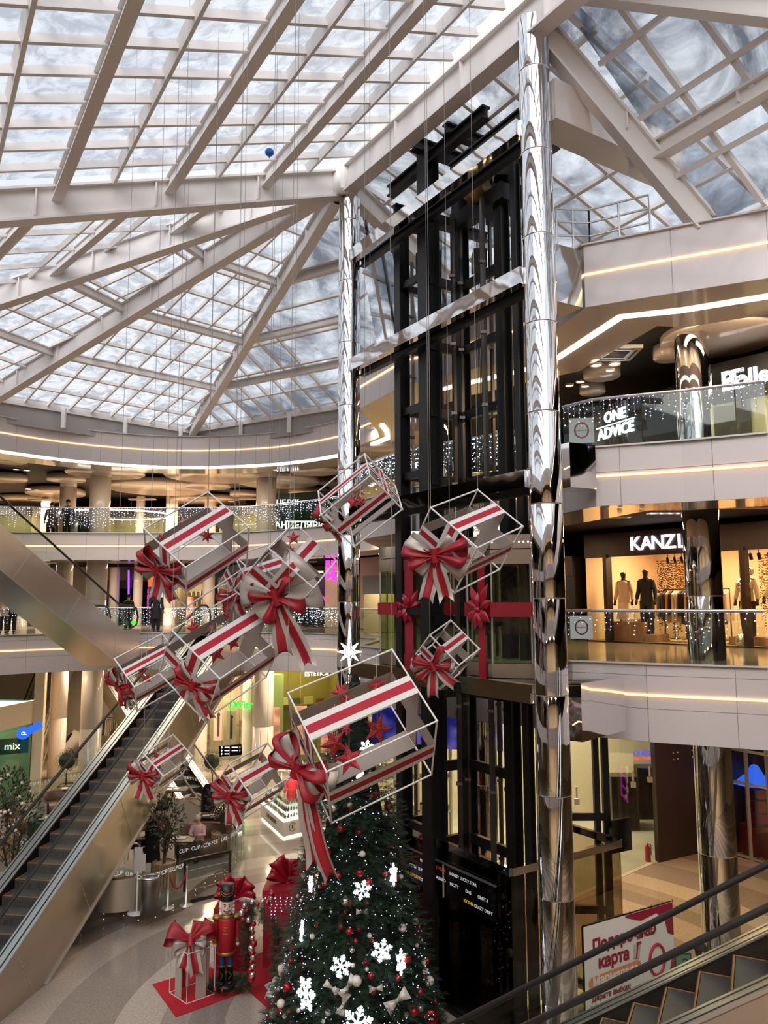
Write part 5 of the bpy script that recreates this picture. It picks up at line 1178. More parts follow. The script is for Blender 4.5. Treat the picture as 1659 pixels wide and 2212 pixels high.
# silver bows and poinsettias in the tree
rs = random.Random(9)
def silver_bow(c, s, rot, label):
    n = TOCAM(c); t = thing('silver_bow', label, 'bow', c, 'silver bows on the christmas tree'); up = V((0, 0, 1)); up = (up - n * up.dot(n)).normalized(); up = Matrix.Rotation(rot, 3, n) @ up; x = up.cross(n)
    for g in (-1, 1):
        P = [[c + (x * (g * u / 6) + up * (v * (.12 + .38 * (u / 6)) * 1.0) + n * (.2 * math.sin(PI * u / 6) * (1 - .5 * v * v) + .04)) * s for v in (-1, -.5, 0, .5, 1)] for u in range(7)]
        mb = MB(); mb.grid(P, flip=g > 0); mb.build('bow_wing', m_silver, t)
    mb = MB(); mb.ball(c + n * s * .12, s * .16, 8); mb.build('knot', m_silver, t)
for x, y, s, r_, l in ((752, 2128, 22, .9, 'silver bow low in the middle of the tree'), (858, 2158, 26, .6, 'largest silver bow, low on the right of the tree'), (716, 2130, 16, -.6, 'silver bow left of the middle bow'), (812, 2132, 14, .1, 'small silver bow under the right snowflake'), (742, 2165, 20, 1.2, 'silver bow above the foot snowflake'), (782, 1967, 12, 0, 'small silver bow below the highest snowflake'), (700, 1560, 6, .4, 'tiny silver bow high in the tree')):
    p = surf(x, y); silver_bow(p + V((0, -.05, 0)), s * p.y / F, r_, l)
# ------------------------------------------------------------------ presents and figures round the tree
def sheet(pts, label, z=.012):
    mb = MB(); P = [onz(x, y, 0) for x, y in pts]; mb.prism(list(reversed(P)) if sum(P[i].x * P[(i + 1) % len(P)].y - P[(i + 1) % len(P)].x * P[i].y for i in range(len(P))) < 0 else P, .002, z); return tag(mb.build('red_carpet', m_redmat), label, 'carpet')
sheet([(329, 2127), (380, 2198), (532, 2142), (455, 2090)], 'red carpet under the wire gift and the nutcracker')
sheet([(532, 2136), (583, 2184), (640, 2240), (760, 2240), (760, 2080), (570, 2056), (505, 2080)], 'red carpet between the nutcracker and the tree', .010)
def stripe_post(mb, p, w, h, d, n_): pass
# wire present with felt ribbons
g0 = onz(403, 2171, 0); g1 = onz(366, 2146, 0); g2 = onz(463, 2149, 0); eA = (g1 - g0); eB = (g2 - g0); g3 = g1 + eB; hh = .96
t = thing('wire_gift', 'wire present with red and white ribbons and bow on the carpet left of the nutcracker', 'gift box', (g0 + g3) / 2)
mb = MB(); K = [g0, g1, g3, g2]
for a, b in zip(K, K[1:] + K[:1]): mb.tube(a + V((0, 0, .02)), b + V((0, 0, .02)), .009, 6); mb.tube(a + V((0, 0, hh)), b + V((0, 0, hh)), .009, 6); mb.tube(a, a + V((0, 0, hh)), .009, 6)
mb.build('wire_frame', m_wire, t)
for a, b in zip(K, K[1:] + K[:1]):
    mid = (a + b) / 2; d = (b - a).normalized(); w = (b - a).length * .36; nn = V((d.y, -d.x, 0)); mb = MB()
    rows = [[mid + d * (w * u) + nn * .01 + V((0, 0, z)) for u in (-.5, -.2, .2, .5)] for z in (.02, .5, hh)]
    mb.grid(rows, False, lambda j: 1 if j == 1 else 0); mb.grid([[q - nn * .014 for q in r_] for r_ in rows], False, lambda j: 2, True); mb.build('ribbon_band', [m_clothw, m_rstripe, m_clothi], t)
ct = (g0 + g3) / 2; mb = MB()
for mdir, sp in ((eA.normalized(), eB), (eB.normalized(), eA)):
    w = (eA if mdir == eA.normalized() else eB).length * .36; a = ct - sp / 2 + V((0, 0, hh + .01)); b = ct + sp / 2 + V((0, 0, hh + .01)); mb.grid([[q + mdir * (w * u) for u in (-.5, -.2, .2, .5)] for q in (a, b)], False, lambda j: 1 if j == 1 else 0)
mb.build('top_band', [m_clothw, m_rstripe, m_clothi], t)
kb = MB(); kb.ball(ct + V((0, -.15, hh + .1)), .05, 8); ko = kb.build('bow', m_rl, t); nb_ = (TOCAM(ct) * .7 + V((0, 0, .3))).normalized()
bow(ko, ct + V((0, -.2, hh + .12)), nb_, (0, 0, 1), .85, ((-14, .65), (10, .75)), 77, ((25, .62, .5, 1, .3), (158, .62, .55, 1, .3), (-12, .38, .34, 0, .2), (192, .38, .34, 0, .2), (15, .36, .3, 0, .3), (165, .36, .3, 0, .3), (60, .5, .4, 1, .2)))
# closed red presents
def red_gift(px0, px1, py, h, depth, label, bsz, seed, silver=True, D=None):
    a, b = onz(px0, py, 0), onz(px1, py, 0); d = (b - a); d.z = 0; L = d.length; d.normalize(); n = V((-d.y, d.x, 0)); c = (a + b) / 2 + n * depth / 2; t = thing('red_gift_box', label, 'gift box', c, None)
    R = Matrix((d, n, (0, 0, 1))).transposed(); mb = MB(); mb.box(c + V((0, 0, h / 2)), (L, depth, h), R); mb.build('box', m_redc, t); mb = MB(); mb.box(c + V((0, 0, h - .06)), (L + .05, depth + .05, .16), R); mb.build('lid', m_redc, t)
    kb = MB(); kb.ball(c + V((0, 0, h + .1)), .06, 8); ko = kb.build('bow', m_red2, t); up = V((0, 0, 1)); nn = (TOCAM(c) + V((0, 0, .2))).normalized()
    lay = ((50, .62, .5, 2, .3), (120, .7, .55, 2, .3), (85, .6, .4, 2, .25), (150, .6, .45, 2, .3), (25, .55, .45, 2, .3)) + (((5, .5, .4, 0, .3), (178, .42, .36, 0, .3)) if silver else ((10, .6, .4, 2, .3),))
    rs2 = random.Random(seed); x = up.cross(nn).normalized()
    for (an, Lq, w, kd, dep) in lay:
        an = math.radians(an); dd = x * math.cos(an) + up * math.sin(an); e = nn.cross(dd); P = []
        for i in range(15):
            tt = i / 14; s_ = math.sin(PI * tt); P.append([c + V((0, 0, h + .03)) + (dd * (Lq * s_ ** .8) + e * (v * w * (.2 + .8 * s_) * .5) + nn * (dep * math.sin(2 * PI * tt) * .5 + .04 * math.sin(6 * v + an) * (1 - s_ * .6) + .05 * math.cos(4 * v + 5 * tt))) * bsz for v in (-1, -.7, -.4, 0, .4, .7, 1)])
        mb = MB(); mb.grid(P); mb.build('bow_loop', m_red2 if kd == 2 else m_silver, ko)
    return t, c, R, L
m_redc = mat('red_box_board', (150, 14, 34), .6)
red_gift(462, 532, 2098, 1.28, .9, 'tall closed red present with a red and silver bow behind the nutcracker', .8, 1)
_, cbig, Rb, Lb = red_gift(567, 668, 2092, 1.62, .9, 'largest closed red present with a gathered red bow left of the tree', .85, 2, False)
mb = MB(); b = MB(); fr_ = cbig + Rb @ V((0, -.5, 0))
for i in range(9):
    x0 = -Lb / 2 + Lb * (i + .5) / 9; L = .12 + .5 * abs(math.sin(i * 2.3)); p0 = fr_ + Rb @ V((x0, 0, 1.5)); mb.tube(p0, p0 - V((0, 0, L)), .003, 4, caps=False)
    for k in range(int(L / .07)): b.ball(p0 + V((rnd(-.03, .03), -.02, -.07 * k)), .011, 5)
o = tag(mb.build('icicle_lights', mat('clear_cable', (150, 150, 158), .4)), 'violet icicle lights hanging over the largest red present', 'string lights'); tag(b.build('light_bulbs', m_bulb, o), kind='stuff')
# garland of fir and baubles
def garland(pts, r, label, seed, n=260, bb=0):
    rs2 = random.Random(seed); Q = cr_spline(pts, .08); mb = MB()
    for i in range(n): p = Q[int(rs2.random() * (len(Q) - 1))]; d = V((rs2.uniform(-1, 1), rs2.uniform(-1, 1), rs2.uniform(-1, 1))); sprig(mb, p + d.normalized() * r * .25, d, r * rs2.uniform(.9, 1.5), rs2, 4)
    o = tag(mb.build('fir_garland', m_green), label, 'garland')
    return Q
ga = [at(532, 2128, 16.8), at(535, 2060, 16.8), at(530, 2000, 16.7), at(540, 1962, 16.6), at(575, 1985, 16.4), at(600, 2005, 16.2), at(640, 1998, 16.0)]
garland(ga, .13, 'fir garland arching from the floor over to the tree, right of the nutcracker', 21, 420)
gb = [at(600, 2010, 16.2), at(597, 2060, 16.2), at(594, 2135, 16.3)]; garland(gb, .12, 'fir garland hanging down between the garland arch and the tree', 22, 200)
rs = random.Random(4); chain = [(528, 1956), (533, 1966), (545, 1948), (556, 1953), (567, 1947), (578, 1950), (586, 1938), (587, 1932), (522, 1972), (525, 1985), (537, 1987), (548, 1996), (544, 2006), (546, 2014), (545, 2026), (548, 2038), (543, 2048), (545, 2058), (547, 2067), (543, 2078), (546, 2088), (541, 2096), (545, 2105), (543, 2114)]
for i, (x, y) in enumerate(chain): bauble('red' if i % 2 else 'silver', at(x, y, 16.45), rs.uniform(.045, .075), 'red bauble of the bauble chain right of the nutcracker' if i % 2 else 'silver bauble of the bauble chain right of the nutcracker', 'red chain baubles' if i % 2 else 'silver chain baubles')
# nutcracker
nc = onz(487, 2137, 0); t = thing('nutcracker_figure', 'tall wooden nutcracker soldier with black hat and red coat on the red carpet', 'figure', nc); H = lambda prof: [(r, z) for r, z in prof]
m_nred = mat('nut_red', (170, 26, 40), .5); m_gold2 = mat('gold_trim', (170, 136, 70), .35, .7); m_nblue = mat('nut_blue', (36, 60, 130), .5); m_face = mat('nut_face', (228, 206, 192), .5); m_fur = mat('nut_hair', (226, 222, 214), .9)
f_ = V((-nc.x, -nc.y, 0)).normalized(); sx_ = V((-f_.y, f_.x, 0)); sx_ = sx_ if sx_.x > 0 else -sx_
def NP(a, b, z): return nc + sx_ * a + f_ * b + V((0, 0, z))
mb = MB(); mb.lathe([(.001, .02), (.2, .02), (.2, .12), (.001, .12)], nc, 20); mb.build('stand', m_black, t)
for g in (-1, 1):
    mb = MB(); mb.lathe([(.001, .12), (.065, .12), (.065, .48), (.072, .5), (.001, .5)], NP(g * .085, 0, 0), 14); mb.ball(NP(g * .085, .06, .15), .065, 10, (1, 1.3, .7)); o = mb.build('boot', m_black, t)
    mb = MB(); mb.beam(NP(g * .085 - .03, .067, .22), NP(g * .085 + .03, .067, .30), .008, .008); mb.beam(NP(g * .085 + .03, .067, .30), NP(g * .085 - .03, .067, .38), .008, .008); mb.lathe([(.068, .46), (.074, .47), (.068, .49)], NP(g * .085, 0, 0), 14); mb.build('boot_lacing', m_gold2, o)
    MB().lathe([(.06, .5), (.06, .72)], NP(g * .085, 0, 0), 14).build('leg', m_nblue, t)
    mb = MB(); mb.tube(NP(g * .235, 0, .95), NP(g * .22, 0, 1.38), .05, 12); o = mb.build('arm', m_nred, t); MB().lathe([(.052, 0), (.056, .02), (.056, .06), (.052, .08)], NP(g * .235, 0, .93), 12).build('cuff', m_gold2, o); MB().ball(NP(g * .235, .01, .89), .045, 10).build('hand', m_face, o)
    mb = MB(); mb.lathe([(.001, 0), (.10, 0), (.085, .05), (.001, .06)], NP(g * .2, 0, 1.42), 14); mb.build('epaulette', m_gold2, t)
MB().lathe([(.14, .70), (.18, .72), (.18, 1.15), (.185, 1.4), (.15, 1.46), (.001, 1.46)], nc, 22).build('coat', m_nred, t); MB().lathe([(.182, .72), (.19, .73), (.19, .77), (.182, .78)], nc, 22).build('coat_hem', m_gold2, t)
mb = MB()
for k in range(3): mb.path([NP(-.12 + .03 * j, .182 * math.cos(.9 * (-1 + j / 4)) + .006, 1.30 - .06 * k - .02 * (1 - (j / 4 - 1) ** 2)) for j in range(9)], .006, 5)
mb.build('coat_braid', m_gold2, t); MB().lathe([(.16, 1.44), (.175, 1.46), (.15, 1.5)], nc, 20).build('collar', m_gold2, t)
head = MB().lathe([(.001, 1.48), (.11, 1.48), (.125, 1.56), (.125, 1.72), (.115, 1.78), (.001, 1.78)], nc, 22).build('head', m_face, t)
mb = MB()
for k in range(60):
    a = rnd(-.2, PI + .2) + PI; p = NP(.13 * math.cos(a), .12 * math.sin(a), rnd(1.5, 1.74)); mb.ball(p, rnd(.025, .045), 6)
mb.build('hair', m_fur, head)
mb = MB()
for g in (-1, 1): mb.ball(NP(g * .045, .118, 1.68), .016, 8); mb.beam(NP(g * .025, .122, 1.715), NP(g * .07, .115, 1.72), .012, .012); mb.path([NP(g * .008, .128, 1.585), NP(g * .04, .124, 1.575), NP(g * .065, .112, 1.6)], .011, 6)
mb.build('painted_features', m_black, head); MB().ball(NP(0, .13, 1.64), .018, 8, (1, 1, 1.4)).build('nose', m_face, head); mb = MB(); mb.box(NP(0, .118, 1.55), (.06, .02, .02)); mb.build('mouth', m_nred, head)
hat = MB().lathe([(.13, 1.77), (.145, 1.78), (.14, 1.86), (.148, 2.08), (.001, 2.09)], nc, 22).build('hat', m_black, t)
mb = MB()
for k in (0, 1): mb.path([NP(.14 * math.sin(1.1 * (j / 4 - 1)), .14 * math.cos(1.1 * (j / 4 - 1)) + .008, 1.98 - .05 * k - .05 * (1 - (j / 4 - 1) ** 2)) for j in range(9)], .005, 5)
mb.build('hat_chain', m_gold2, hat); MB().ball(NP(0, .145, 2.0), .025, 8, (1, .6, 1.5)).build('hat_badge', m_nred, hat)
rs = random.Random(8); mb = MB()
for k in range(170): a = rs.uniform(0, 2 * PI); d = V((math.cos(a), math.sin(a), rs.uniform(.0, .7))); sprig(mb, nc + V((.24 * math.cos(a), .24 * math.sin(a), .08)), d, rs.uniform(.12, .2), rs, 4)
tag(mb.build('fir_wreath', m_green), 'fir wreath round the feet of the nutcracker', 'wreath')
for x, y, k in ((465, 2138, 'red bauble in the wreath, left of the nutcracker boots'), (480, 2140, 'red bauble in the wreath, in front of the nutcracker boots')): bauble('red', at(x, y, nc.y - .3), .04, k, None)
# low red bench with silver flowers, and the foil present
p = onz(600, 2215, 0); t = thing('red_bench', 'low red wooden bench with silver flowers beside the tree foot', 'bench', p); mb = MB(); mb.box(p + V((0, 0, .55)), (.42, .42, .12)); mb.build('seat', m_nred, t)
for i, j in ((-1, -1), (1, -1), (1, 1), (-1, 1)): MB().box(p + V((i * .17, j * .17, .245)), (.07, .07, .49)).build('leg', m_nred, t)
def poinsettia(c, s, label, m_, n=7):
    t = thing('silver_poinsettia', label, 'flower', c); nn = (TOCAM(c) + V((0, 0, .6))).normalized(); x = V((0, 0, 1)).cross(nn).normalized(); y = nn.cross(x)
    for ring, (q, k0_) in enumerate(((1, 0), (.62, .45))):
        for k in range(n):
            a = k0_ + 2 * PI * k / n; d = x * math.cos(a) + y * math.sin(a); e = nn.cross(d); L = s * q; P = [[c + d * (L * u) + e * (v * L * .3 * math.sin(PI * min(1, u * .95 + .05)) ** .8) + nn * (s * (.18 * u * (1 - u) * 4 - .2 * u * u + .15 * ring) - abs(v) * s * .05) for v in (-1, 0, 1)] for u in (0, .25, .5, .75, 1)]
            mb = MB(); mb.grid(P); mb.build('petal', m_, t)
    mb = MB(); mb.ball(c + nn * s * .15, s * .12, 8); mb.build('flower_centre', m_gold2, t)
for x, y, s, l in ((600, 2138, 30, 'large silver cloth flower on the red bench'), (622, 2130, 22, 'silver cloth flower behind the large one, at the tree edge'), (612, 2200, 24, 'silver cloth flower hanging at the front of the red bench'), (632, 2195, 18, 'small silver cloth flower at the tree foot, right of the bench')): q = at(x, y, p.y - .1); poinsettia(q, s * q.y / F, l, m_silver)
p = at(932, 2180, 14.6); t = thing('foil_gift', 'crumpled red foil present at the right foot of the tree', 'gift box', (p.x, p.y, .0)); mb = MB(); mb.lathe([(.001, 0), (.2, .0), (.24, .25), (.22, .5), (.08, .58), (.16, .7)], (p.x, p.y, 0), 9); mb.build('foil_wrap', mat('red_foil', (190, 24, 44), .22, .7, bump=(.8, (9, 9, 9), .05)), t); silver = MB(); silver.ball((p.x, p.y, .6), .06, 8); silver.build('tie', m_silver, t)
# ------------------------------------------------------------------ people and mannequins
def person(label, loc, h=1.7, yaw=0.0, top=(60, 60, 70), bottom=(40, 40, 50), hair=(40, 28, 22), pose='stand', skin=None, coat=0.0, skirt=False, arms=((.16, .0), (.16, .0)), cat='person', name='person', hat=None, group=None, seed=0):
    """yaw 0 faces -y. coat: how far the top garment reaches down the legs (0..1)"""
    t = thing(name, label, cat, loc, group); t.rotation_euler = (0, 0, yaw); s = h / 1.7; sm = skin or m_skin; O = V(loc)
    me = bpy.data.meshes.new('body'); vs, es, rd = [], [], []
    def v(p, r, par=None):
        vs.append(V(p) * s); rd.append(r * s)
        if par is not None: es.append((par, len(vs) - 1))
        return len(vs) - 1
    sit = pose == 'sit'; zp = .93 if not sit else .50
    pel = v((0, 0, zp), .135); wai = v((0, 0, zp + .2), .12, pel); ch = v((0, -.01 if not sit else -.05, zp + .42), .145, wai); nk = v((0, -.01 if not sit else -.07, zp + .56), .06, ch); hb = v((0, -.02 if not sit else -.10, zp + .63), .062, nk); hd = v((0, -.03 if not sit else -.13, zp + .71), .088, hb); v((0, -.02 if not sit else -.12, zp + .78), .075, hd)
    hands = []
    for g, (ab, fw) in zip((-1, 1), arms):
        sh_ = v((g * .17, -.01 if not sit else -.05, zp + .48), .06, ch)
        if sit: el = v((g * .24, -.12, zp + .24), .043, sh_); wr = v((g * .10, -.34, zp + .27), .03, el); hn = v((g * .05, -.40, zp + .29), .036, wr)
        else: el = v((g * (.19 + ab * .3), .02 - fw * .25, zp + .22), .042, sh_); wr = v((g * (.18 + ab * .6), -.04 - fw * .7, zp + .0 + fw * .25), .03, el); hn = v((g * (.18 + ab * .6), -.06 - fw * .8, zp - .08 + fw * .3), .038, wr)
        for q in (-.03, -.01, .01, .03): f1 = v((vs[hn] / s) + V((q, -.012, -.05)), .012, hn); v((vs[hn] / s) + V((q, -.02, -.09)), .009, f1)
        v((vs[hn] / s) + V((-g * .05, -.025, -.03)), .011, hn); hands.append(hn)
        hp = v((g * .09, 0, zp - .06), .095, pel)
        if sit: kn = v((g * .11, -.42, zp + .0), .065, hp); an = v((g * .11, -.40, .09), .04, kn); v((g * .11, -.54, .04), .04, an)
        else: kn = v((g * .10, -.02, .49), .065, hp); an = v((g * .10, .02, .09), .042, kn); v((g * .11, -.13, .035), .04, an)
    me.from_pydata(vs, es, []); me.materials.append(sm); o = bpy.data.objects.new('body', me); COL.objects.link(o); o.parent = t; KID(o, t)
    md = o.modifiers.new('Skin', 'SKIN'); lay = me.skin_vertices[0] if me.skin_vertices else None
    for i, r in enumerate(rd): lay.data[i].radius = (r, r); lay.data[i].use_root = (i == 0)
    o.modifiers.new('Smooth', 'SUBSURF').levels = 1; o.modifiers['Smooth'].render_levels = 2; md.use_smooth_shade = True
    def B(mb, nm, m_): mb.v = [q * s + O for q in mb.v]; return mb.build(nm, m_, t)
    col = lambda c_: mat('cloth_%d_%d_%d' % c_, c_, .75)
    def tubes(chain, rs_, mb):
        P = [vs[i] / s for i in chain]; mb.path(P, lambda q: rs_[0] + (rs_[1] - rs_[0]) * q, 10)
    if top:
        mb = MB(); zt_ = zp + .52; zb_ = zp - .08 - coat * .75 * (0 if sit else 1); y0 = -.01 if not sit else -.05
        rings = []
        for z, rx, ry in ((zb_, .19 + .05 * coat, .145 + .05 * coat), (zp + .02, .175, .14), (zp + .2, .155, .125), (zp + .4, .19, .14), (zp + .49, .17, .115), (zt_ + .02, .075, .075)):
            yy = y0 * (z - zp) / .4; rings.append([V((rx * math.cos(a * PI / 10), yy + ry * math.sin(a * PI / 10), z)) for a in range(21)])
        mb.grid(rings)
        i0 = 7
        for g, sgn in ((0, -1), (1, 1)):
            b_ = i0 + g * (3 + 9 + 4 + (0)); 
        for g in (-1, 1):
            k = [i for i, p in enumerate(vs) if abs(p.x / s - g * .17) < 1e-4 and abs(p.z / s - (zp + .48)) < 1e-4][0]; tubes((k, k + 1, k + 2), (.072, .05), mb)
        B(mb, 'top_garment', col(top))
    if bottom:
        mb = MB()
        if skirt: mb.grid([[V((r * math.cos(a * PI / 10), r * .8 * math.sin(a * PI / 10), z)) for a in range(21)] for z, r in ((.38, .25), (.6, .22), (zp, .165), (zp + .16, .14))])
        else:
            mb.ball((0, 0, zp - .02), .165, 12, (1, .85, .8))
            for g in (-1, 1):
                k = [i for i, p in enumerate(vs) if abs(p.x / s - g * .09) < 1e-4 and abs(p.z / s - (zp - .06)) < 1e-4][0]; tubes((k, k + 1, k + 2), (.115, .07), mb)
        B(mb, 'bottom_garment', col(bottom))
    hx = vs[hd] / s
    mb = MB()
    for g in (-1, 1): mb.path([V((g * .1, -.06 if not sit else -.46, .035)), V((g * .11, .05 if not sit else -.36, .05))], .05, 8); mb.path([V((g * .11, -.02 if not sit else -.4, .05)), V((g * .11, -.18 if not sit else -.58, .03))], .045, 8)
    B(mb, 'shoe', m_black)
    if hair: 
        mb = MB(); mb.ball(hx + V((0, .02, .035)), .105, 14, (.95, 1.02, 1.0)); mb.ball(hx + V((0, .05, -.03)), .085, 10, (1, .7, 1.2)); B(mb, 'hair', col(hair))
    if cat == 'person':
        mb = MB()
        for g in (-1, 1): mb.ball(hx + V((g * .03, -.083, .01)), .010, 6)
        mb.path([hx + V((-.022, -.086, -.045)), hx + V((.022, -.086, -.045))], .005, 5); B(mb, 'face_features', m_dark)
        mb = MB(); mb.ball(hx + V((0, -.09, -.015)), .014, 6, (1, 1, 1.5))
        for g in (-1, 1): mb.ball(hx + V((g * .088, .0, .0)), .02, 6, (.5, 1, 1.4))
        B(mb, 'nose_and_ears', sm)
    return t
face = lambda p: math.atan2(p.x, p.y) * -1     # yaw that looks at the viewer from p
# ------------------------------------------------------------------ cafe
PH = .34
edge = [(-80, 2080), (60, 2043), (177, 2009), (260, 1985), (310, 2001), (395, 1967), (430, 1935), (496, 1890), (522, 1850), (528, 1815), (520, 1783), (440, 1735), (300, 1702), (60, 1747), (-100, 1800)]
EP = [onz(x, y, 0) for x, y in edge]; mb = MB(); mb.prism(list(reversed(EP)) if sum(EP[i].x * EP[(i + 1) % 15].y - EP[(i + 1) % 15].x * EP[i].y for i in range(15)) < 0 else EP, 0, PH)
pf = tag(mb.build('cafe_platform', mat('grey_platform', (128, 118, 110), .5)), 'low grey platform of the cafe with small round floor lights in its edge', 'platform')
mb = MB(); Q = resamp(EP[2:10], .55)
for a in Q:
    for z in (.11, .24): mb.ball((a.x, a.y - .02, z), .014, 6)
mb.build('edge_lights', emit('soft_bulb', (230, 226, 220), .8), pf)
def cz(px, py): return onz(px, py, PH)
m_rail_t = emit('rail_lettering', (236, 232, 226), .55)
def text_along(line, s, total, size, z, t, m_):
    L = sum((b - a).length for a, b in zip(line, line[1:])); n = len(s); Q = resamp(line, L / (n + .5))
    for i, ch in enumerate(s):
        if ch == ' ' or i + 1 >= len(Q): continue
        a, b = Q[i], Q[i + 1]; d = (b - a).normalized(); nn = V((d.y, -d.x, 0)); 
        text(ch, size, m_, 'rail_letter', t, (a + b) / 2 + V((0, 0, z)) + nn * .012, face_R(nn), .001)
def cafe_rail(pts, label, words, h=.92):
    t = thing('cafe_glass_rail', label, 'railing', pts[0]); P = pts
    for a, b in zip(P, P[1:]):
        k = max(1, int((b - a).length / 1.3))
        for i in range(k):
            p, q = a.lerp(b, i / k), a.lerp(b, (i + 1) / k); d = (q - p).normalized() * .008; mb = MB(); mb.beam(p + d + V((0, 0, h / 2 - .1)), q - d + V((0, 0, h / 2 - .1)), .014, h + .2); mb.build('glass_panel', m_glass, t)
    if words: text_along(P, words, 0, .15, h - .13, t, m_rail_t)
E9 = [V((p.x, p.y, PH)) for p in EP]
cafe_rail([E9[2], E9[3], E9[4]], 'cafe glass rail beside the long escalator with white lettering', 'DESSERT-CUP CUP-COF')
cafe_rail([E9[4], E9[5]], 'cafe glass rail at the platform corner with white lettering', 'SPECIALTY COFFEE-CUP CUP')
crv = cr_spline([cz(385, 1905) + V((0, 0, 0)), cz(440, 1890), cz(496, 1868), cz(522, 1838), cz(527, 1808), cz(518, 1780)], .6)
cafe_rail(crv, 'curved cafe glass rail with white lettering before the seated woman', 'CUP CUP-COFFEE LAB-SPECIALTY COFFEE-CUP CUP-COFFEE LAB-SPECIALTY')
cafe_rail([cz(60, 1742), cz(152, 1720), cz(300, 1702), cz(440, 1733)], 'cafe glass rail at the back of the platform', 'CUP CUP-COFFEE LAB-DESSERT-CUP CUP-COFFEE-GOOD-DESSERT')
t = thing('ramp_gate', 'black framed wire balustrade of the cafe ramp', 'railing', onz(398, 1958, 0)); a, b = onz(398, 1955, 0), onz(496, 1930, 0); mb = MB()
for p in (a, b): mb.beam(p, p + V((0, 0, 1.15)), .07, .07, (0, 1, 0))
mb.beam(a + V((0, 0, 1.12)), b + V((0, 0, 1.12)), .07, .07); mb.beam(a + V((0, 0, .06)), b + V((0, 0, .06)), .07, .07); mb.build('frame', m_black, t); mb = MB()
for z in (.35, .6, .85): mb.tube(a + V((0, 0, z)), b + V((0, 0, z)), .006, 5)
mb.build('wire', m_alu, t)
mb = MB(); a2, b2 = a + V((.15, .9, 0)), b + V((.15, .9, 0)); mb.add([a, b, b2, a2, a + V((0, 0, .05)), b + V((0, 0, .02)), b2 + V((0, 0, .02)), a2 + V((0, 0, .05))], [(4, 5, 6, 7), (0, 1, 5, 4), (2, 3, 7, 6)]); tag(mb.build('ramp', mat('grey_platform', (1, 1, 1))), 'short grey ramp behind the black wire balustrade', 'ramp')
m_shell = mat('silver_chair_shell', (190, 180, 166), .35, .4); m_grn = mat('green_velvet', (18, 60, 44), .7)
def tub(px, py, label, r=.62, yaw=0, arc=200, h=.78, mshell=None, mseat=None, stretch=1.0):
    c = cz(px, py); t = thing('tub_sofa', label, 'sofa', c, None); a0 = yaw - math.radians(arc) / 2; N_ = 20; P = []; I = []
    for i in range(N_ + 1):
        a = a0 + math.radians(arc) * i / N_; cx_, sy = math.cos(a) * r * stretch, math.sin(a) * r; edge_ = min(1, min(i, N_ - i) / 4); hh_ = h * (.72 + .28 * edge_)
        P.append([c + V((cx_, sy, 0)), c + V((cx_ * 1.03, sy * 1.03, hh_ * .9)), c + V((cx_ * 1.02, sy * 1.02, hh_))]); I.append([c + V((cx_ * 1.02, sy * 1.02, hh_)), c + V((cx_ * .95, sy * .95, hh_ + .04)), c + V((cx_ * .78, sy * .78, hh_ - .03)), c + V((cx_ * .74, sy * .74, .42))])
    mb = MB(); mb.grid(P); mb.build('outer_shell', mshell or m_shell, t); mb = MB(); mb.grid(I, flip=False); mb.build('backrest', mseat or m_brown, t)
    mb = MB(); mb.lathe([(.001, .1), (r * .76, .1), (r * .8, .2), (r * .8, .40), (r * .7, .46), (.001, .47)], (0, 0, 0), 20); mb.v = [V((q.x * stretch, q.y, q.z)) + c for q in mb.v]; mb.build('seat_cushion', mseat or m_brown, t); mb = MB(); mb.lathe([(.001, 0), (r * .6, 0), (r * .6, .1), (.001, .1)], c, 14); mb.build('plinth', m_dark, t)
    return t
PIH = PI / 2
tub(257, 1950, 'tub sofa with silver back beside the long escalator, nearest to the platform corner', .66, -PIH + .35, 190)
tub(118, 1762, 'brown tub sofa behind the red rope at the left of the cafe', .62, PI - .3, 210)
tub(150, 1752, 'brown sofa right of the tub behind the red rope', .62, .3, 180)
tub(105, 1822, 'green velvet tub sofa seen left of the long escalator', .62, PI + .4, 210, mshell=m_grn, mseat=m_grn)
tub(352, 1745, 'brown sofa under the smallest hanging gift', .6, PI - .2, 180)
tub(398, 1768, 'silver backed tub sofa in the middle of the cafe', .55, -PIH + .1, 190)
tub(432, 1772, 'brown tub sofa with silver edge, right of the middle tub', .62, PI, 220)
tub(462, 1822, 'brown sofa behind the seated woman', .62, PIH - .3, 190, stretch=1.3)
tub(440, 1848, 'brown low sofa on which the woman sits', .7, PIH - .1, 180, stretch=1.3)
tub(332, 1818, 'brown tub sofa beside the round dark table', .5, PIH + .5, 180)
tub(30, 1800, 'brown tub sofa at the left edge behind the flowering tree', .6, PI, 200)
def cafe_table(px, py, label, w=.75, d=.6, round_=False, tray=True):
    c = cz(px, py); t = thing('cafe_table', label, 'table', c); mb = MB()
    if round_: mb.lathe([(.001, .72), (.42, .72), (.43, .74), (.42, .76), (.001, .76)], c, 26)
    else: mb.box(c + V((0, 0, .74)), (w, d, .04))
    mb.build('tabletop', m_tab, t); mb = MB(); mb.tube(c + V((0, 0, .03)), c + V((0, 0, .72)), .035, 10); mb.build('pedestal', m_black, t); mb = MB(); mb.lathe([(.001, 0), (.22, 0), (.2, .03), (.001, .03)], c, 18); mb.build('base', m_gold2, t)
    if tray: 
        for k in range(2): mb = MB(); mb.box(c + V((-.12 + .25 * k, -.05 + .1 * k, .768)), (.2, .26, .012), Matrix.Rotation(.3 - k * .5, 3, 'Z')); tag(mb.build('menu_card', m_paper), ('left' if k == 0 else 'right') + ' white menu card on the ' + label, 'menu')
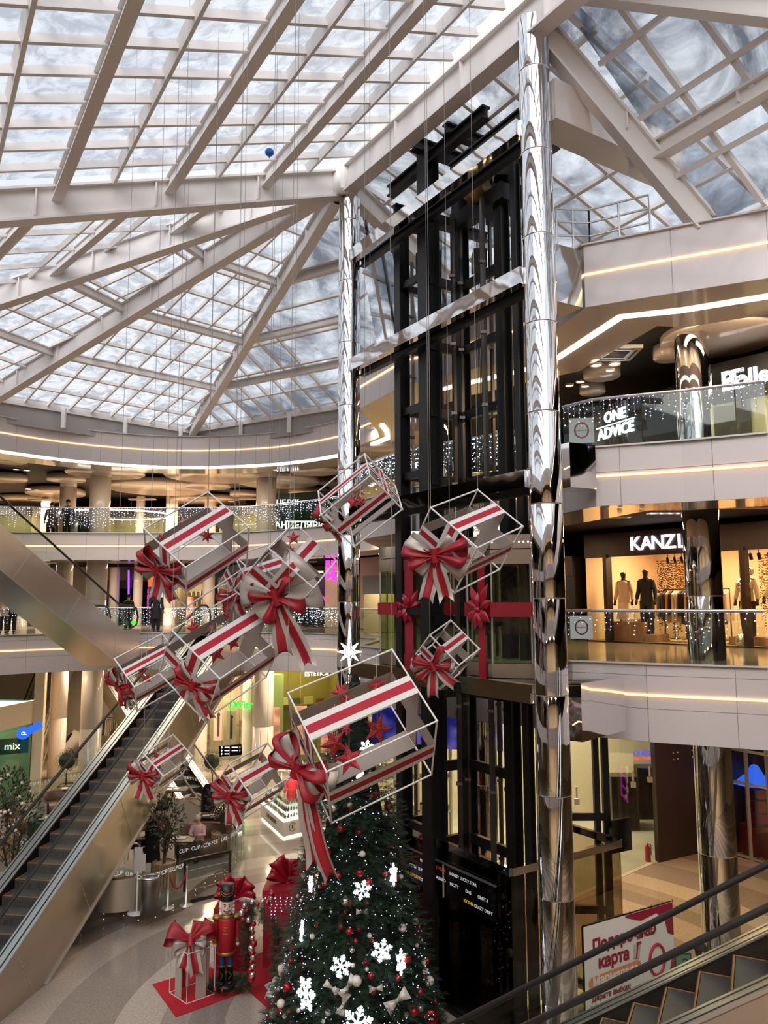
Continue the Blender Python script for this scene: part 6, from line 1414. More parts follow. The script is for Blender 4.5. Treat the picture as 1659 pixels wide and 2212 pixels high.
for a in ((112, 1818, 'table before the green velvet sofa'), (146, 1748, 'dark table behind the red rope'), (372, 1750, 'long dark table under the smallest hanging gift', 1.1), (452, 1812, 'dark table right of the middle tub sofas'), (383, 1870, 'dark table at which the woman sits', 1.0), (490, 1752, 'dark table at the far right of the cafe')): cafe_table(*a)
cafe_table(305, 1862, 'round dark table with thin golden legs left of the planter', round_=True, tray=False)
for x, y, l in ((283, 1862, 'dark chair left of the round cafe table'), (322, 1868, 'dark chair right of the round cafe table')):
    c = cz(x, y); t = thing('cafe_chair', l, 'chair', c); mb = MB(); mb.lathe([(.001, .42), (.22, .42), (.22, .47), (.001, .47)], c, 16); mb.build('seat', m_black, t); mb = MB(); mb.grid([[c + V((.23 * math.cos(a * PI / 8), .23 * math.sin(a * PI / 8), z)) for a in range(9)] for z in (.5, .64, .78)]); mb.build('backrest', m_black, t)
    for i in range(4): a = PI / 4 + i * PI / 2; mb = MB(); mb.tube(c + V((.16 * math.cos(a), .16 * math.sin(a), .42)), c + V((.2 * math.cos(a), .2 * math.sin(a), 0)), .012, 6); mb.build('leg', m_gold2, t)
t = thing('coffee_cup', 'small green cup on the table of the seated woman', 'cup', cz(376, 1868) + V((0, 0, .77))); c = wloc(t); mb = MB(); mb.lathe([(.001, 0), (.03, 0), (.042, .1), (.036, .1), (.026, .01)], c, 14); mb.build('cup_body', mat('cup_green', (70, 120, 96), .4), t)
wp_ = cz(430, 1850); person('woman with short grey hair and pink jacket sitting at a cafe table', wp_ + V((0, -.1, 0)), 1.62, -.15, (214, 176, 172), (60, 56, 60), (190, 182, 176), 'sit')
for x, y, l in ((62, 1768, 'red rope barrier at the left back of the cafe'), (362, 1962, 'red rope barrier on the platform corner by the black ramp balustrade')):
    a = cz(x, y); b = a + V((.42, .18, 0)); t = thing('rope_barrier', l, 'rope barrier', a)
    for p in (a, b): mb = MB(); mb.lathe([(.001, 0), (.17, 0), (.16, .02), (.025, .04), (.022, .92), (.035, .94), (.001, .97)], p, 16); mb.build('post', m_alu, t)
    mb = MB(); mb.path([a.lerp(b, k / 10) + V((0, 0, .86 - .42 * (1 - (k / 5 - 1) ** 2))) for k in range(11)], .022, 8); mb.build('rope', mat('red_rope', (140, 24, 34), .8), t)
c = cz(322, 1975); t = thing('litter_bin', 'cylindrical steel litter bin on the platform corner', 'bin', c); MB().lathe([(.001, 0), (.22, 0), (.22, .84), (.2, .87), (.2, .80), (.001, .80)], c, 24).build('bin_body', mat('bin_steel', (120, 116, 112), .35, .9), t); MB().lathe([(.2, .86), (.225, .87), (.225, .90), (.2, .91)], c, 24).build('bin_rim', m_alu, t)
c = cz(295, 1972); t = thing('notice_stand', 'white pole notice stand left of the steel litter bin', 'sign stand', c); MB().lathe([(.001, 0), (.23, 0), (.22, .025), (.02, .04), (.018, 1.0), (.001, 1.0)], c, 18).build('pole', m_white, t); mb = MB(); mb.box(c + V((0, 0, 1.25)), (.2, .03, .62)); mb.box(c + V((.14, 0, 1.2)), (.1, .02, .4)); mb.build('notice_board', mat('notice_grey', (176, 170, 168), .5), t)
def plant(px, py, kind, label, h, r, onp=True, flowers=False, pot=True, potr=.30, poth=.62, seed=0):
    c = cz(px, py) if onp else onz(px, py, 0); t = thing('potted_tree', label, 'plant', c); rs = random.Random(seed); z0 = 0
    if pot:
        mb = MB(); n = 26
        for k in range(n): a = 2 * PI * k / n; mb.box(c + V((potr * math.cos(a), potr * math.sin(a), poth / 2)), (.035, potr * .2, poth), Matrix.Rotation(a, 3, 'Z'))
        mb.build('slatted_pot', m_wood, t); mb = MB(); mb.lathe([(.001, poth - .05), (potr * .95, poth - .05)], c, 18); mb.build('pebbles', mat('pebbles', (170, 160, 150), .8, bump=(1, (30, 30, 30), .05)), t); z0 = poth - .05
    mb = MB(); tops = []
    for k in range(3 if kind == 'laurel' else 1):
        q = c + V((rs.uniform(-.05, .05), rs.uniform(-.05, .05), z0)); e = c + V((rs.uniform(-.2, .2) * (kind == 'laurel'), rs.uniform(-.2, .2) * (kind == 'laurel'), z0 + h * (.45 if kind == 'ball' else .5))); mb.tube(q, e, .03, 8, .018)
        for b in range(7 if kind == 'laurel' else 3): d = V((rs.uniform(-1, 1) * r, rs.uniform(-1, 1) * r, rs.uniform(.0, h * .4))); mb.tube(q.lerp(e, rs.uniform(.4, 1)), e + d * .8, .012, 5, .004); tops.append(e + d)
    mb.build('stems', mat('bark', (1, 1, 1)), t); mb = MB(); cc = c + V((0, 0, z0 + h * (.72 if kind == 'ball' else .62)))
    n = 900 if kind == 'ball' else 620
    for k in range(n):
        a, b = rs.uniform(0, 2 * PI), math.acos(rs.uniform(-1, 1)); rr = rs.random() ** .33
        if kind == 'ball': rr = .72 + .3 * rs.random(); p = cc + V((math.cos(a) * math.sin(b), math.sin(a) * math.sin(b), math.cos(b) * .95)) * (r * rr); l = rs.uniform(.03, .055)
        else: p = cc + V((math.cos(a) * math.sin(b) * r * rr, math.sin(a) * math.sin(b) * r * rr, math.cos(b) * h * .42 * rr)); l = rs.uniform(.08, .15)
        d = ((p - cc).normalized() + V((rs.uniform(-.7, .7), rs.uniform(-.7, .7), rs.uniform(-.3, .8)))).normalized(); s_ = d.cross(V((rs.uniform(-1, 1), rs.uniform(-1, 1), 1))).normalized()
        mb.add([p, p + d * l * .5 + s_ * l * .22, p + d * l, p + d * l * .5 - s_ * l * .22], [(0, 1, 2, 3)])
    if kind == 'ball': mb.ball(cc, r * .72, 12)
    tag(mb.build('leaves', m_leaf, t), kind='stuff')
    if flowers:
        mb = MB()
        for k in range(16): mb.ball(cc + V((rs.uniform(-.5, .5), rs.uniform(-.6, 0), rs.uniform(-.1, .7))), rs.uniform(.03, .06), 7)
        mb.build('blossoms', mat('pale_blossom', (226, 206, 200), .7), t)
plant(142, 1722, 'ball', 'ball shaped potted tree left of the long escalator', 1.35, .46, seed=1, potr=.32, poth=.5)
plant(456, 1722, 'ball', 'ball shaped potted tree right of the smallest hanging gift', 1.3, .44, seed=2, potr=.32, poth=.5)
plant(354, 1912, 'laurel', 'leafy laurel in a slatted wooden pot at the front of the cafe', 1.75, .5, seed=3)
plant(481, 1842, 'laurel', 'leafy laurel in a slatted wooden pot near the curved end of the cafe rail', 1.6, .5, seed=4, potr=.34)
plant(20, 1955, 'laurel', 'flowering laurel in a wooden pot at the lower left edge', 2.2, .75, flowers=True, seed=5, potr=.36)
plant(12, 1850, 'laurel', 'leafy tree with white blossoms at the left edge behind the flowering laurel', 2.0, .6, flowers=True, seed=6, potr=.36)
for x, y, l in ((327, 1905, 'black coat on a stand behind the front laurel'), (447, 1800, 'black coat on a stand beside the tub sofas')):
    c = cz(x, y); t = thing('coat_stand', l, 'coat stand', c); mb = MB(); mb.tube(c, c + V((0, 0, 1.7)), .02, 8); mb.lathe([(.001, 0), (.2, 0), (.2, .02), (.001, .03)], c, 14); mb.build('stand', m_black, t); mb = MB(); mb.grid([[c + V((rx * math.cos(a * PI / 8), .12 * math.sin(a * PI / 8) - .02, z)) for a in range(17)] for z, rx in ((.55, .24), (1.0, .2), (1.4, .22), (1.58, .1))]); mb.build('coat', mat('black_wool', (14, 13, 15), .9), t)
# ------------------------------------------------------------------ perfume kiosk
kp = [onz(x, y, 0) for x, y in ((563, 1768), (612, 1813), (650, 1803), (706, 1790), (720, 1750), (600, 1735))]; t = thing('perfume_kiosk', 'brightly lit white perfume kiosk with glass showcases behind the christmas tree', 'kiosk', kp[1])
cen = sum(kp, V((0, 0, 0))) / 6; ins = lambda p, f: cen + (p - cen) * f
def pr(mb, f, z0, z1): mb.prism(list(reversed([ins(p, f) for p in kp])) if sum(kp[i].x * kp[(i + 1) % 6].y - kp[(i + 1) % 6].x * kp[i].y for i in range(6)) < 0 else [ins(p, f) for p in kp], z0, z1); return mb
pr(MB(), .97, .0, .07).build('glowing_plinth', emit('kiosk_glow', (255, 244, 214), 3.0, True), t); pr(MB(), 1.0, .07, .56).build('counter', mat('kiosk_white', (226, 218, 208), .35), t); pr(MB(), 1.015, .56, .61).build('counter_light_edge', emit('kiosk_glow2', (255, 246, 224), 2.5), t)
for a, b in zip(kp, kp[1:] + kp[:1]): a, b = ins(a, .98), ins(b, .98); mb = MB(); mb.quad(a + V((0, 0, .62)), b + V((0, 0, .62)), b + V((0, 0, 1.3)), a + V((0, 0, 1.3))); mb.build('showcase_glass', m_glass, t)
cols = [mat('bottle_%d' % i, c_, .15, .2, coat=.5) for i, c_ in enumerate(((60, 50, 44), (190, 160, 110), (226, 222, 216), (110, 40, 50), (150, 150, 156)))]; rs = random.Random(2); nb2 = 0
for z, f in ((.62, .93), (.82, .86), (1.02, .78)):
    mb = MB(); pr(mb, f - .01, z - .02, z - .005); mb.build('glass_shelf', m_glass, t)
    loop = [ins(p, f) for p in kp[:4]]
    for p in resamp(loop, .125):
        for dd in (0, .10):
            q = cen + (p - cen) * (1 - dd / 1.6); h_ = rs.uniform(.09, .16); w_ = rs.uniform(.022, .034); mb = MB(); mb.lathe([(.001, 0), (w_, 0), (w_, h_ * .65), (w_ * .4, h_ * .72), (w_ * .4, h_), (.001, h_)], (q.x, q.y, z), 8)
            tag(mb.build('perfume_bottle', rs.choice(cols)), 'small perfume bottle on a glass shelf of the kiosk', 'bottle', 'perfume bottles in the kiosk'); nb2 += 1
a, b = kp[0], kp[1]; nn = V(((b - a).y, -(b - a).x, 0)).normalized(); nn = nn if nn.y < 0 else -nn; text('ETB PARFUM', .19, m_dark, 'kiosk_lettering', t, (a + b) / 2 + nn * .02 + V((0, 0, .34)), face_R(nn), .004)
a, b = kp[1], kp[2]; nn = V(((b - a).y, -(b - a).x, 0)).normalized(); nn = nn if nn.y < 0 else -nn; R = face_R(nn); q = (a + b) / 2 + nn * .02 + V((0, 0, .34)); text('E', .17, m_dark, 'kiosk_lettering', t, q, R, .004); mb = MB(); mb.path([q + R @ V((.14 * math.cos(k * PI / 12 + .5), .14 * math.sin(k * PI / 12 + .5), 0)) for k in range(21)], .007, 5); mb.build('kiosk_emblem', m_dark, t)
a, b = kp[2], kp[3]; nn = V(((b - a).y, -(b - a).x, 0)).normalized(); nn = nn if nn.y < 0 else -nn; R = face_R(nn); p0 = (a + b) / 2 + nn * .03 + V((0, 0, .5)); mb = MB(); mb.box(p0, ((b - a).length * .94, .05, .86), R @ Matrix.Rotation(PI / 2, 3, 'X')); mb.build('kiosk_panel', m_paper, t); mb = MB()
for g in (-1, 1): mb.box(p0 + R @ V((g * (b - a).length * .47, 0, .01)), (.06, .06, .9), R @ Matrix.Rotation(PI / 2, 3, 'X'))
mb.box(p0 + V((0, 0, .44)), ((b - a).length * .98, .06, .05), R @ Matrix.Rotation(PI / 2, 3, 'X')); mb.build('kiosk_panel_frame', m_black, t); text('ETB PARFUM', .2, m_dark, 'kiosk_lettering', t, p0 + nn * .035 + V((0, 0, -.1)), R, .004)
for k in range(2): lamp('AREA', cen + V((-.6 + 1.2 * k, 0, 1.75)), 22, (255, 236, 196), 1.0, .3, name='kiosk_light'); 
mb = MB(); [mb.box(cen + V((-.6 + 1.2 * k, 0, 1.8)), (1.1, .34, .05)) for k in range(2)]; [mb.tube(cen + V((-.6 + 1.2 * k, .1, 1.8)), cen + V((-.6 + 1.2 * k, .1, .6)), .012, 5) for k in range(2)]; mb.build('light_canopy', m_white, t)
person('shop assistant with long dark hair and red sweater behind the perfume kiosk', onz(609, 1772, 0) + V((.3, .4, 0)), 1.66, .3, (178, 22, 44), (40, 36, 40), (34, 22, 18))
# ------------------------------------------------------------------ ground floor shops at the back
def gz(x, y): return onz(x, y, 0)
m_teal = mat('teal_wall', (112, 150, 158), .5); m_pw = mat('warm_white_wall', (228, 208, 178), .6)
shop('beauty shop with greenish glass front and teal walls at the left edge', gz(-60, 1790), gz(60, 1740), 0, 4.1, m_teal, m_pw, .9, depth=4, goods=[(.6, 'bottle', GC, 22), (1.2, 'bottle', GC, 22), (1.8, 'bottle', GC, 20)], light=120, glassy=2, seed=30, floor=m_tile)
a = at(22, 1612, gz(20, 1750).y - .12); t = thing('beauty_shop_sign', 'teal shop sign with white letters at the left edge', 'sign', a); MB().box(a, (1.3, .05, .6), Matrix.Rotation(.5, 3, 'Z')).build('sign_board', mat('teal_sign', (24, 90, 104), .4), t); text('mix', .38, m_sign, 'sign_lettering', t, a + V((.1, -.05, 0)), face_R((.46, -.9, 0)), .01)
a = at(50, 1584, 27); t = thing('blue_shop_sign', 'round glowing blue sign in the beauty shop window', 'sign', a); mb = MB(); mb.tube(a, a + V((.02, -.05, 0)), .2, 20); mb.beam(a + V((.15, 0, .05)), a + V((.6, 0, .3)), .05, .24); mb.build('sign_disc', emit('blue_sign', (40, 90, 255), 1.5), t); text('SOL', .14, m_sign, 'sign_lettering', t, a + V((.02, -.06, 0)), face_R((0, -1, 0)), .01)
mb = MB(); p0, p1 = gz(62, 1740), gz(78, 1640); mb.prism([p0, p0 + V((.35, .1, 0)), p1 + V((.35, .1, 0)), p1], 0, 5.2); struct('wall_left_pier', mb, m_pw)
shop('home textile shop with wicker goods behind the white columns', gz(80, 1570), gz(140, 1568), 0, 5.0, m_beige, None, depth=3, goods=[(1.0, 'box', GC, 8), (2.0, 'box', GC, 7), (3.0, 'box', GC, 8)], light=120, seed=31, glassy=0)
shop('clothes shop with racks behind the long escalator', gz(150, 1560), gz(340, 1560), 0, 4.9, m_pw, None, depth=4, goods=[(1.2, 'box', [(180, 150, 120), (90, 70, 60), (210, 200, 190)], 22), (2.4, 'box', [(180, 150, 120), (60, 60, 70), (210, 200, 190)], 22)], light=200, seed=32, glassy=0)
def rack(p, L, label, cols_, seed=0, ang=0, z=1.5):
    t = thing('clothes_rack', label, 'clothes rack', p); rs = random.Random(seed); d = V((math.cos(ang), math.sin(ang), 0)); nn = V((-d.y, d.x, 0)); mb = MB()
    for g in (-1, 1): mb.tube(p + d * (g * L / 2), p + d * (g * L / 2) + V((0, 0, z)), .018, 6); mb.beam(p + d * (g * L / 2) - nn * .25 + V((0, 0, .02)), p + d * (g * L / 2) + nn * .25 + V((0, 0, .02)), .03, .03)
    mb.tube(p - d * (L / 2) + V((0, 0, z)), p + d * (L / 2) + V((0, 0, z)), .018, 6); mb.build('rail', m_dark, t); n = int(L / .1)
    for k in range(n):
        q = p + d * (-L / 2 + L * (k + .5) / n) + V((0, 0, z - .05)); h_ = rs.uniform(.7, 1.0); col = rs.choice(cols_); mb = MB(); mb.add([q + nn * .04, q - nn * .04, q - nn * .21 - V((0, 0, .1)), q - nn * (.24) - V((0, 0, h_)), q + nn * .24 - V((0, 0, h_)), q + nn * .21 - V((0, 0, .1))] + [v + d * .055 for v in [q + nn * .04, q - nn * .04, q - nn * .21 - V((0, 0, .1)), q - nn * .24 - V((0, 0, h_)), q + nn * .24 - V((0, 0, h_)), q + nn * .21 - V((0, 0, .1))]], [(0, 1, 2, 3, 4, 5), (11, 10, 9, 8, 7, 6), (0, 6, 7, 1), (1, 7, 8, 2), (2, 8, 9, 3), (3, 9, 10, 4), (4, 10, 11, 5), (5, 11, 6, 0)])
        tag(mb.build('garment', mat('cloth_%d_%d_%d' % col, col, .8)), 'garment hanging on the ' + label, 'garment', 'garments on the ' + label)
rack(gz(230, 1608), 1.8, 'rack of beige and dark coats left of the long escalator', [(196, 170, 140), (222, 210, 196), (60, 50, 48), (150, 130, 112)], 1)
rack(gz(268, 1640), 1.2, 'rack of pale coats under the escalator belly', [(206, 190, 170), (90, 76, 66)], 2, .4)
# massage chair and car
c = gz(145, 1636); t = thing('massage_chair', 'white massage chair with dark cushions between the left columns', 'massage chair', c); mb = MB(); mb.path([c + V((-.75, 0, .25)), c + V((-.3, 0, .35)), c + V((.1, 0, .6)), c + V((.55, 0, 1.15))], lambda q: .26 + .1 * q, 12); mb.build('shell', mat('chair_white', (226, 218, 212), .3), t); mb = MB(); mb.path([c + V((-.7, -.12, .42)), c + V((-.25, -.12, .52)), c + V((.05, -.12, .82)), c + V((.35, -.12, 1.2))], lambda q: .16, 10); mb.build('cushion', m_dark, t); mb = MB(); mb.box(c + V((0, 0, .1)), (1.2, .6, .2)); mb.build('base', m_black, t)
c = gz(152, 1552); t = thing('display_car', 'dark car on show far behind the white columns', 'car', c); P = [(-2.1, .35), (-2.1, .75), (-1.3, .95), (-.7, 1.4), (.7, 1.42), (1.4, 1.0), (2.05, .85), (2.1, .35)]; mb = MB(); n = len(P); mb.add([c + V((x, y, z)) for y in (-.85, .85) for x, z in P], [tuple(range(n)), tuple(range(2 * n - 1, n - 1, -1))] + [(i, i + n, (i + 1) % n + n, (i + 1) % n) for i in range(n)]); mb.build('car_body', mat('car_paint', (22, 22, 26), .2, .4, coat=.8), t)
for x in (-1.3, 1.3):
    for y in (-.88, .88): mb = MB(); mb.tube(c + V((x, y - .1, .34)), c + V((x, y + .1, .34)), .34, 20); o = mb.build('wheel', m_rubber, t); mb = MB(); mb.tube(c + V((x, y - .11, .34)), c + V((x, y + .11, .34)), .2, 16); mb.build('hub', m_alu, o)
mb = MB(); [mb.add([c + V((x, s_ * .86, z)) for x, z in ((-1.1, .98), (-.65, 1.34), (.62, 1.36), (1.15, 1.02))], [(0, 1, 2, 3)]) for s_ in (-1, 1)]; mb.build('side_window', mat('car_glass', (70, 80, 90), .05), t)
# far right part of the back wall
shop('fashion shop window with tall lit posters right of the far escalator', gz(452, 1630), gz(520, 1648), 0, 4.2, m_pw, m_pw, 1.1, depth=2, light=110, seed=33, goods=[(.5, 'box', GC, 8), (1.4, 'box', [(200, 120, 120), (60, 60, 70), (220, 210, 200)], 9)])
for i, (x, y) in enumerate(((472, 1565), (500, 1570))): p = at(x, y, gz(480, 1638).y - .15); t = thing('window_poster', ('left' if i == 0 else 'right') + ' tall pale poster in the fashion shop window', 'poster', p); MB().box(p, (.5, .03, 1.6)).build('sheet', mat('poster_pale', (226, 206, 186), .6), t); mb = MB(); mb.box(p + V((0, -.02, -.1)), (.12, .01, 1.0)); mb.ball(p + V((0, -.02, .5)), .09, 8, (1, .2, 1.2)); mb.build('figure_print', mat('poster_dark', (90, 60, 60), .7), t)
t, P, L, nb = shop('white pharmacy entrance with a green lit sign', gz(521, 1650), gz(548, 1655), 0, 4.3, mat('clean_white', (226, 232, 222), .5), None, depth=2, light=90, lcol=(240, 255, 230), seed=34, glassy=0)
p = at(534, 1523, gz(534, 1652).y - .1); t = thing('pharmacy_sign', 'green glowing lettering over the white pharmacy entrance', 'sign', p); text('Witrino', .5, emit('green_letters', (40, 255, 60), 2.2), 'sign_lettering', t, p + V((.1, 0, 0)), face_R((0, -1, 0)), .02, bold=.01); mb = MB(); q = p + V((-.75, 0, 0)); mb.path([q + V((.2 * math.cos(k * PI / 8), 0, .2 * math.sin(k * PI / 8))) for k in range(17)], .04, 6); mb.build('sign_emblem', emit('green_letters', (1, 1, 1), 1), t)
t, P, L, nb = shop('tall shop with olive tinted glass front behind the christmas tree', gz(550, 1655), gz(742, 1640), 0, 5.1, mat('olive_in', (150, 134, 86), .6), None, depth=2.5, light=150, seed=35, glassy=2, goods=[(2.6, 'box', GC, 6)], lcol=(255, 220, 150))
text('ESTETICA', .3, m_sign, 'sign_lettering', t, P(L * .68, -.05, 4.35), face_R(-nb), .01)
mb = MB()
for k in range(3): q = P(L * (.18 + .3 * k), -.06, 1.6); mb.box(q, (.8, .03, 2.4))
mb.build('window_print', mat('print_beige', (206, 160, 130), .6, var=((120, 90, 80), 1.5, 3)), t)
p = at(498, 1621, 27.5); t = thing('direction_sign', 'black hanging direction sign with white arrows above the cafe', 'sign', p); R = Matrix.Rotation(-.12, 3, 'Y'); MB().box(p, (.78, .05, .36), Matrix.Rotation(-.08, 3, 'Y')).build('board', mat('gloss_black', (1, 1, 1)), t); mb = MB()
for k in range(3): q = p + V((-.3, -.03, .11 - .11 * k)); mb.add([q + V(v) for v in ((-.03, 0, 0), (0, 0, .035), (.03, 0, 0), (.01, 0, 0), (.01, 0, -.035), (-.01, 0, -.035), (-.01, 0, 0))], [tuple(range(6, -1, -1))]); mb.box(p + V((-.12, -.03, .11 - .11 * k)), (.16, .005, .025)); 
for k in range(2): mb.box(p + V((.16, -.03, .11 - .11 * k)), (.22, .005, .025)); mb.box(p + V((.33, -.03, .11 - .11 * k)), (.02, .005, .06))
mb.build('sign_marks', m_sign, t); mb = MB(); [mb.tube(p + V((x, 0, .17)), (p.x + x, p.y, 5.8), .006, 4) for x in (-.3, .3)]; mb.build('hanger', m_dark, t)
# white goods hall behind the lift pit
m_hall = mat('hall_white', (228, 214, 190), .55)
fa, fb, fc = gz(1345, 1895), gz(1420, 1862), gz(1512, 1840); d = (fb - fa).normalized(); hl = fa - d * 2.9; h0 = V((-.8, 25.5, 0)); hb = 30.5; fr_ = [h0, V((3.2, 24.2, 0)), hl, fb]
t = thing('shop', 'white kitchen appliance hall with glass front behind the lifts and the near column', 'shop', hl)
mb = MB(); mb.quad((h0.x - .1, hb, 0), (12, hb, 0), (12, hb, 5.2), (h0.x - .1, hb, 5.2)); mb.quad((h0.x, h0.y, 0), (h0.x, hb, 0), (h0.x, hb, 5.2), (h0.x, h0.y, 5.2)); mb.quad((7.9, hb - .9, 0), (9.2, hb - 1.2, 0), (9.2, hb - 1.2, 2.4), (7.9, hb - .9, 2.4)) ; mb.build('interior_wall', m_hall, t)
fp = fr_ + [V((12, 27, 0)), V((12, hb, 0)), V((h0.x, hb, 0))]; MB().flat(fp, .012).build('shop_floor', m_tile, t); MB().flat(fp, 5.2, flip=True).build('shop_ceiling', m_hall, t)
for a, b in zip(fr_, fr_[1:]):
    k = max(1, int((b - a).length / 1.6))
    for i in range(k): p, q = a.lerp(b, i / k), a.lerp(b, (i + 1) / k); w_ = (q - p).normalized() * .01; mb = MB(); mb.beam(p + w_ + V((0, 0, 2.3)), q - w_ + V((0, 0, 2.3)), .014, 4.4); mb.build('glass_pane', m_glass, t)
mb = MB(); mb.beam(hl + V((0, 0, 4.95)), fb + V((0, 0, 4.95)), .14, .9); mb.build('sign_band', mat('band_dark', (40, 33, 30), .4), t)
mb = MB()
for u in (.15, .45, .75, .95): p = hl.lerp(fb, u); mb.box((p.x, p.y - .03, 2.5), (.14, .06, .16)); mb.box((p.x, p.y - .03, 2.75), (.04, .04, .3))
mb.build('glass_clamp', m_alu, t); mb = MB()
for x, y in ((1.2, 27.5), (4.4, 27), (7.2, 28)): mb.box((x, y, 5.16), (1.8, .6, .06)); lamp('AREA', (x, y, 5.1), 150, (255, 232, 196), 1.8, .6)
mb.build('light_fitting', m_lampw, t)
def white_good(p, kind, label, w=.6, h=.85, dark=False, d=.6):
    t = thing(kind, label, kind.replace('_', ' '), p, None); m_ = m_dkap if dark else m_wap; mb = MB(); mb.box(p + V((0, 0, h / 2)), (w, d, h)); mb.build('casing', m_, t)
    if 'washing' in kind:
        f = p + V((0, -d / 2 - .005, h * .47)); R = Matrix.Rotation(PI / 2, 3, 'X'); mb = MB(); mb.lathe([(.15, 0), (.2, 0), (.2, .03), (.15, .04)], f, 22, R); o = mb.build('door', m_alu if not dark else m_dark, t); mb = MB(); mb.lathe([(.001, .0), (.15, .02)], f, 18, R); mb.build('door_glass', mat('drum_dark', (40, 40, 46), .1), o); mb = MB(); mb.box(p + V((0, -d / 2 - .006, h * .93)), (w * .9, .012, .08)); mb.build('control_panel', m_dark if not dark else m_alu, t)
    elif 'oven' in kind: mb = MB(); mb.box(p + V((0, -d / 2 - .006, h * .42)), (w * .84, .012, h * .5)); o = mb.build('door', mat('drum_dark', (1, 1, 1)), t); mb = MB(); mb.tube(p + V((-w * .36, -d / 2 - .04, h * .72)), p + V((w * .36, -d / 2 - .04, h * .72)), .012, 6); mb.build('handle', m_alu, o); mb = MB(); mb.box(p + V((0, -d / 2 - .006, h * .88)), (w * .9, .012, .08)); mb.build('control_panel', m_black, t)
    else:
        mb = MB(); mb.box(p + V((0, -d / 2 - .004, h * .33)), (w, .01, .012)); mb.box(p + V((0, -d / 2 - .004, h * .66)), (.012, .01, h * .64)); mb.box(p + V((0, -d / 2 - .004, h * .17)), (w, .01, .012)); mb.build('door_gap', m_black, t); mb = MB(); mb.box(p + V((-.05, -d / 2 - .02, h * .8)), (.02, .03, h * .3)); mb.box(p + V((.05, -d / 2 - .02, h * .8)), (.02, .03, h * .3)); mb.build('handle', m_dark, t)
    return t
m_wap = mat('appliance_white', (226, 222, 214), .3); m_dkap = mat('appliance_dark', (52, 46, 44), .3, .5)
mb = MB(); bx = at(905, 1720, 26.8); 
for k in range(3): mb.box((bx.x, 27.2, 1.0 + 1.05 * k), (2.2, .7, .06))
for k in range(3): mb.box((bx.x - 1.1 + 1.1 * k, 27.2, 1.6), (.06, .7, 3.2))
tag(mb.build('display_shelving', m_hall), 'white shelving with washing machines left of the middle lift post', 'shelf')
for i, x in enumerate((-.55, .55)):
    for j in range(3): white_good(V((bx.x + x, 27.15, 1.035 + 1.05 * j - (1.03 if j == 9 else 0))) if j < 2 else V((bx.x + x, 27.15, .0)), 'washing_machine', '%s washing machine, %s row %s, on the shelving behind the lift posts' % ('dark' if j == 2 else 'white', ['middle', 'top', 'bottom'][j], ['left', 'right'][i]), dark=j == 2)
for i, x in enumerate((1005 - 105, 925)): white_good(onz(x, 1795, 0), 'built_in_oven', ['left', 'right'][i] + ' built in oven with golden light below, by the middle lift post', .62, .9)
mb = MB(); q = onz(912, 1800, 0); mb.box(q + V((0, -.35, .06)), (1.4, .04, .04)); tag(mb.build('counter_led', m_gold), 'golden light strip under the ovens', 'light strip')
p = at(915, 1550, 26); t = thing('blue_screen', 'large blue video screen over the white goods hall', 'screen', p); mb = MB(); mb.quad(p + V((-1.7, 0, -.9)), p + V((2.6, 0, -1.1)), p + V((2.6, 0, 1.2)), p + V((-1.7, 0, 1.2)))
mscr = emit('blue_video', (40, 44, 150), .7); NN = mscr.node_tree.nodes; e_ = NN['Emission']; tcx = NN.new('ShaderNodeTexCoord'); wv = NN.new('ShaderNodeTexNoise'); wv.inputs['Scale'].default_value = .9; rr = NN.new('ShaderNodeValToRGB'); rr.color_ramp.elements[0].color = lin((26, 30, 120)); rr.color_ramp.elements[0].position = .5; rr.color_ramp.elements[1].color = lin((150, 130, 240)); rr.color_ramp.elements[1].position = .75; mscr.node_tree.links.new(tcx.outputs['Object'], wv.inputs['Vector']); mscr.node_tree.links.new(wv.outputs[0], rr.inputs[0]); mscr.node_tree.links.new(rr.outputs[0], e_.inputs[0]); mb.build('screen_panel', mscr, t)
# right hand ground floor: appliance shop, dark wall, arcade
for i, (x, y, l) in enumerate(((1347, 1790, 'wide dark fridge with two drawers in the appliance shop'), (1402, 1765, 'dark fridge right of the wide one, half behind the white pillar'))): p = gz(x, y); white_good(V((p.x, p.y, 0)), 'fridge', l, .95, 1.85, True, .7)
p = gz(1403, 1800); mb = MB(); mb.box((p.x + .3, p.y - 1.0, 2.5), (.5, .4, 5)); tag(mb.build('shop_pillar', m_pw), 'white pillar at the right end of the appliance shop window', 'pillar')
p = gz(1412, 1866) + V((-.1, .2, 0)); t = thing('fire_extinguisher', 'red fire extinguisher at the right end of the appliance shop window', 'fire extinguisher', p); MB().lathe([(.001, 0), (.08, 0), (.085, .05), (.085, .42), (.03, .5), (.03, .54), (.001, .54)], p, 16).build('cylinder', m_nred, t); mb = MB(); mb.path([p + V((0, 0, .53)), p + V((.1, 0, .5)), p + V((.11, 0, .2))], .012, 6); mb.build('hose', m_black, t)
p = at(1398, 1634, fb.y); t = thing('neon_shop_text', 'small blue and red neon text in the appliance shop window', 'neon sign', p); text('СКИДКИ', .2, emit('blue_neon', (60, 60, 255), 2), 'neon_lettering', t, p + V((0, .1, .08)), face_R((.2, -1, 0)), .005); text('РАСПРОДАЖА', .12, emit('red_neon', (255, 60, 50), 2), 'neon_lettering', t, p + V((0, .1, -.08)), face_R((.2, -1, 0)), .005)
mb = MB(); dd = fc - fb; mb.beam(fb + V((0, 0, 2.6)), fb + dd * 1.6 + V((0, 0, 2.6)), .16, 5.2); o = struct('wall_dark_panel', mb, mat('dark_panel', (44, 36, 32), .45)); mb = MB()
for u in (.45, .55, .9, 1.0):
    for z in (3.0, 3.2): mb.ball(fb + dd * u + V((0, -.1, z)), .025, 8)
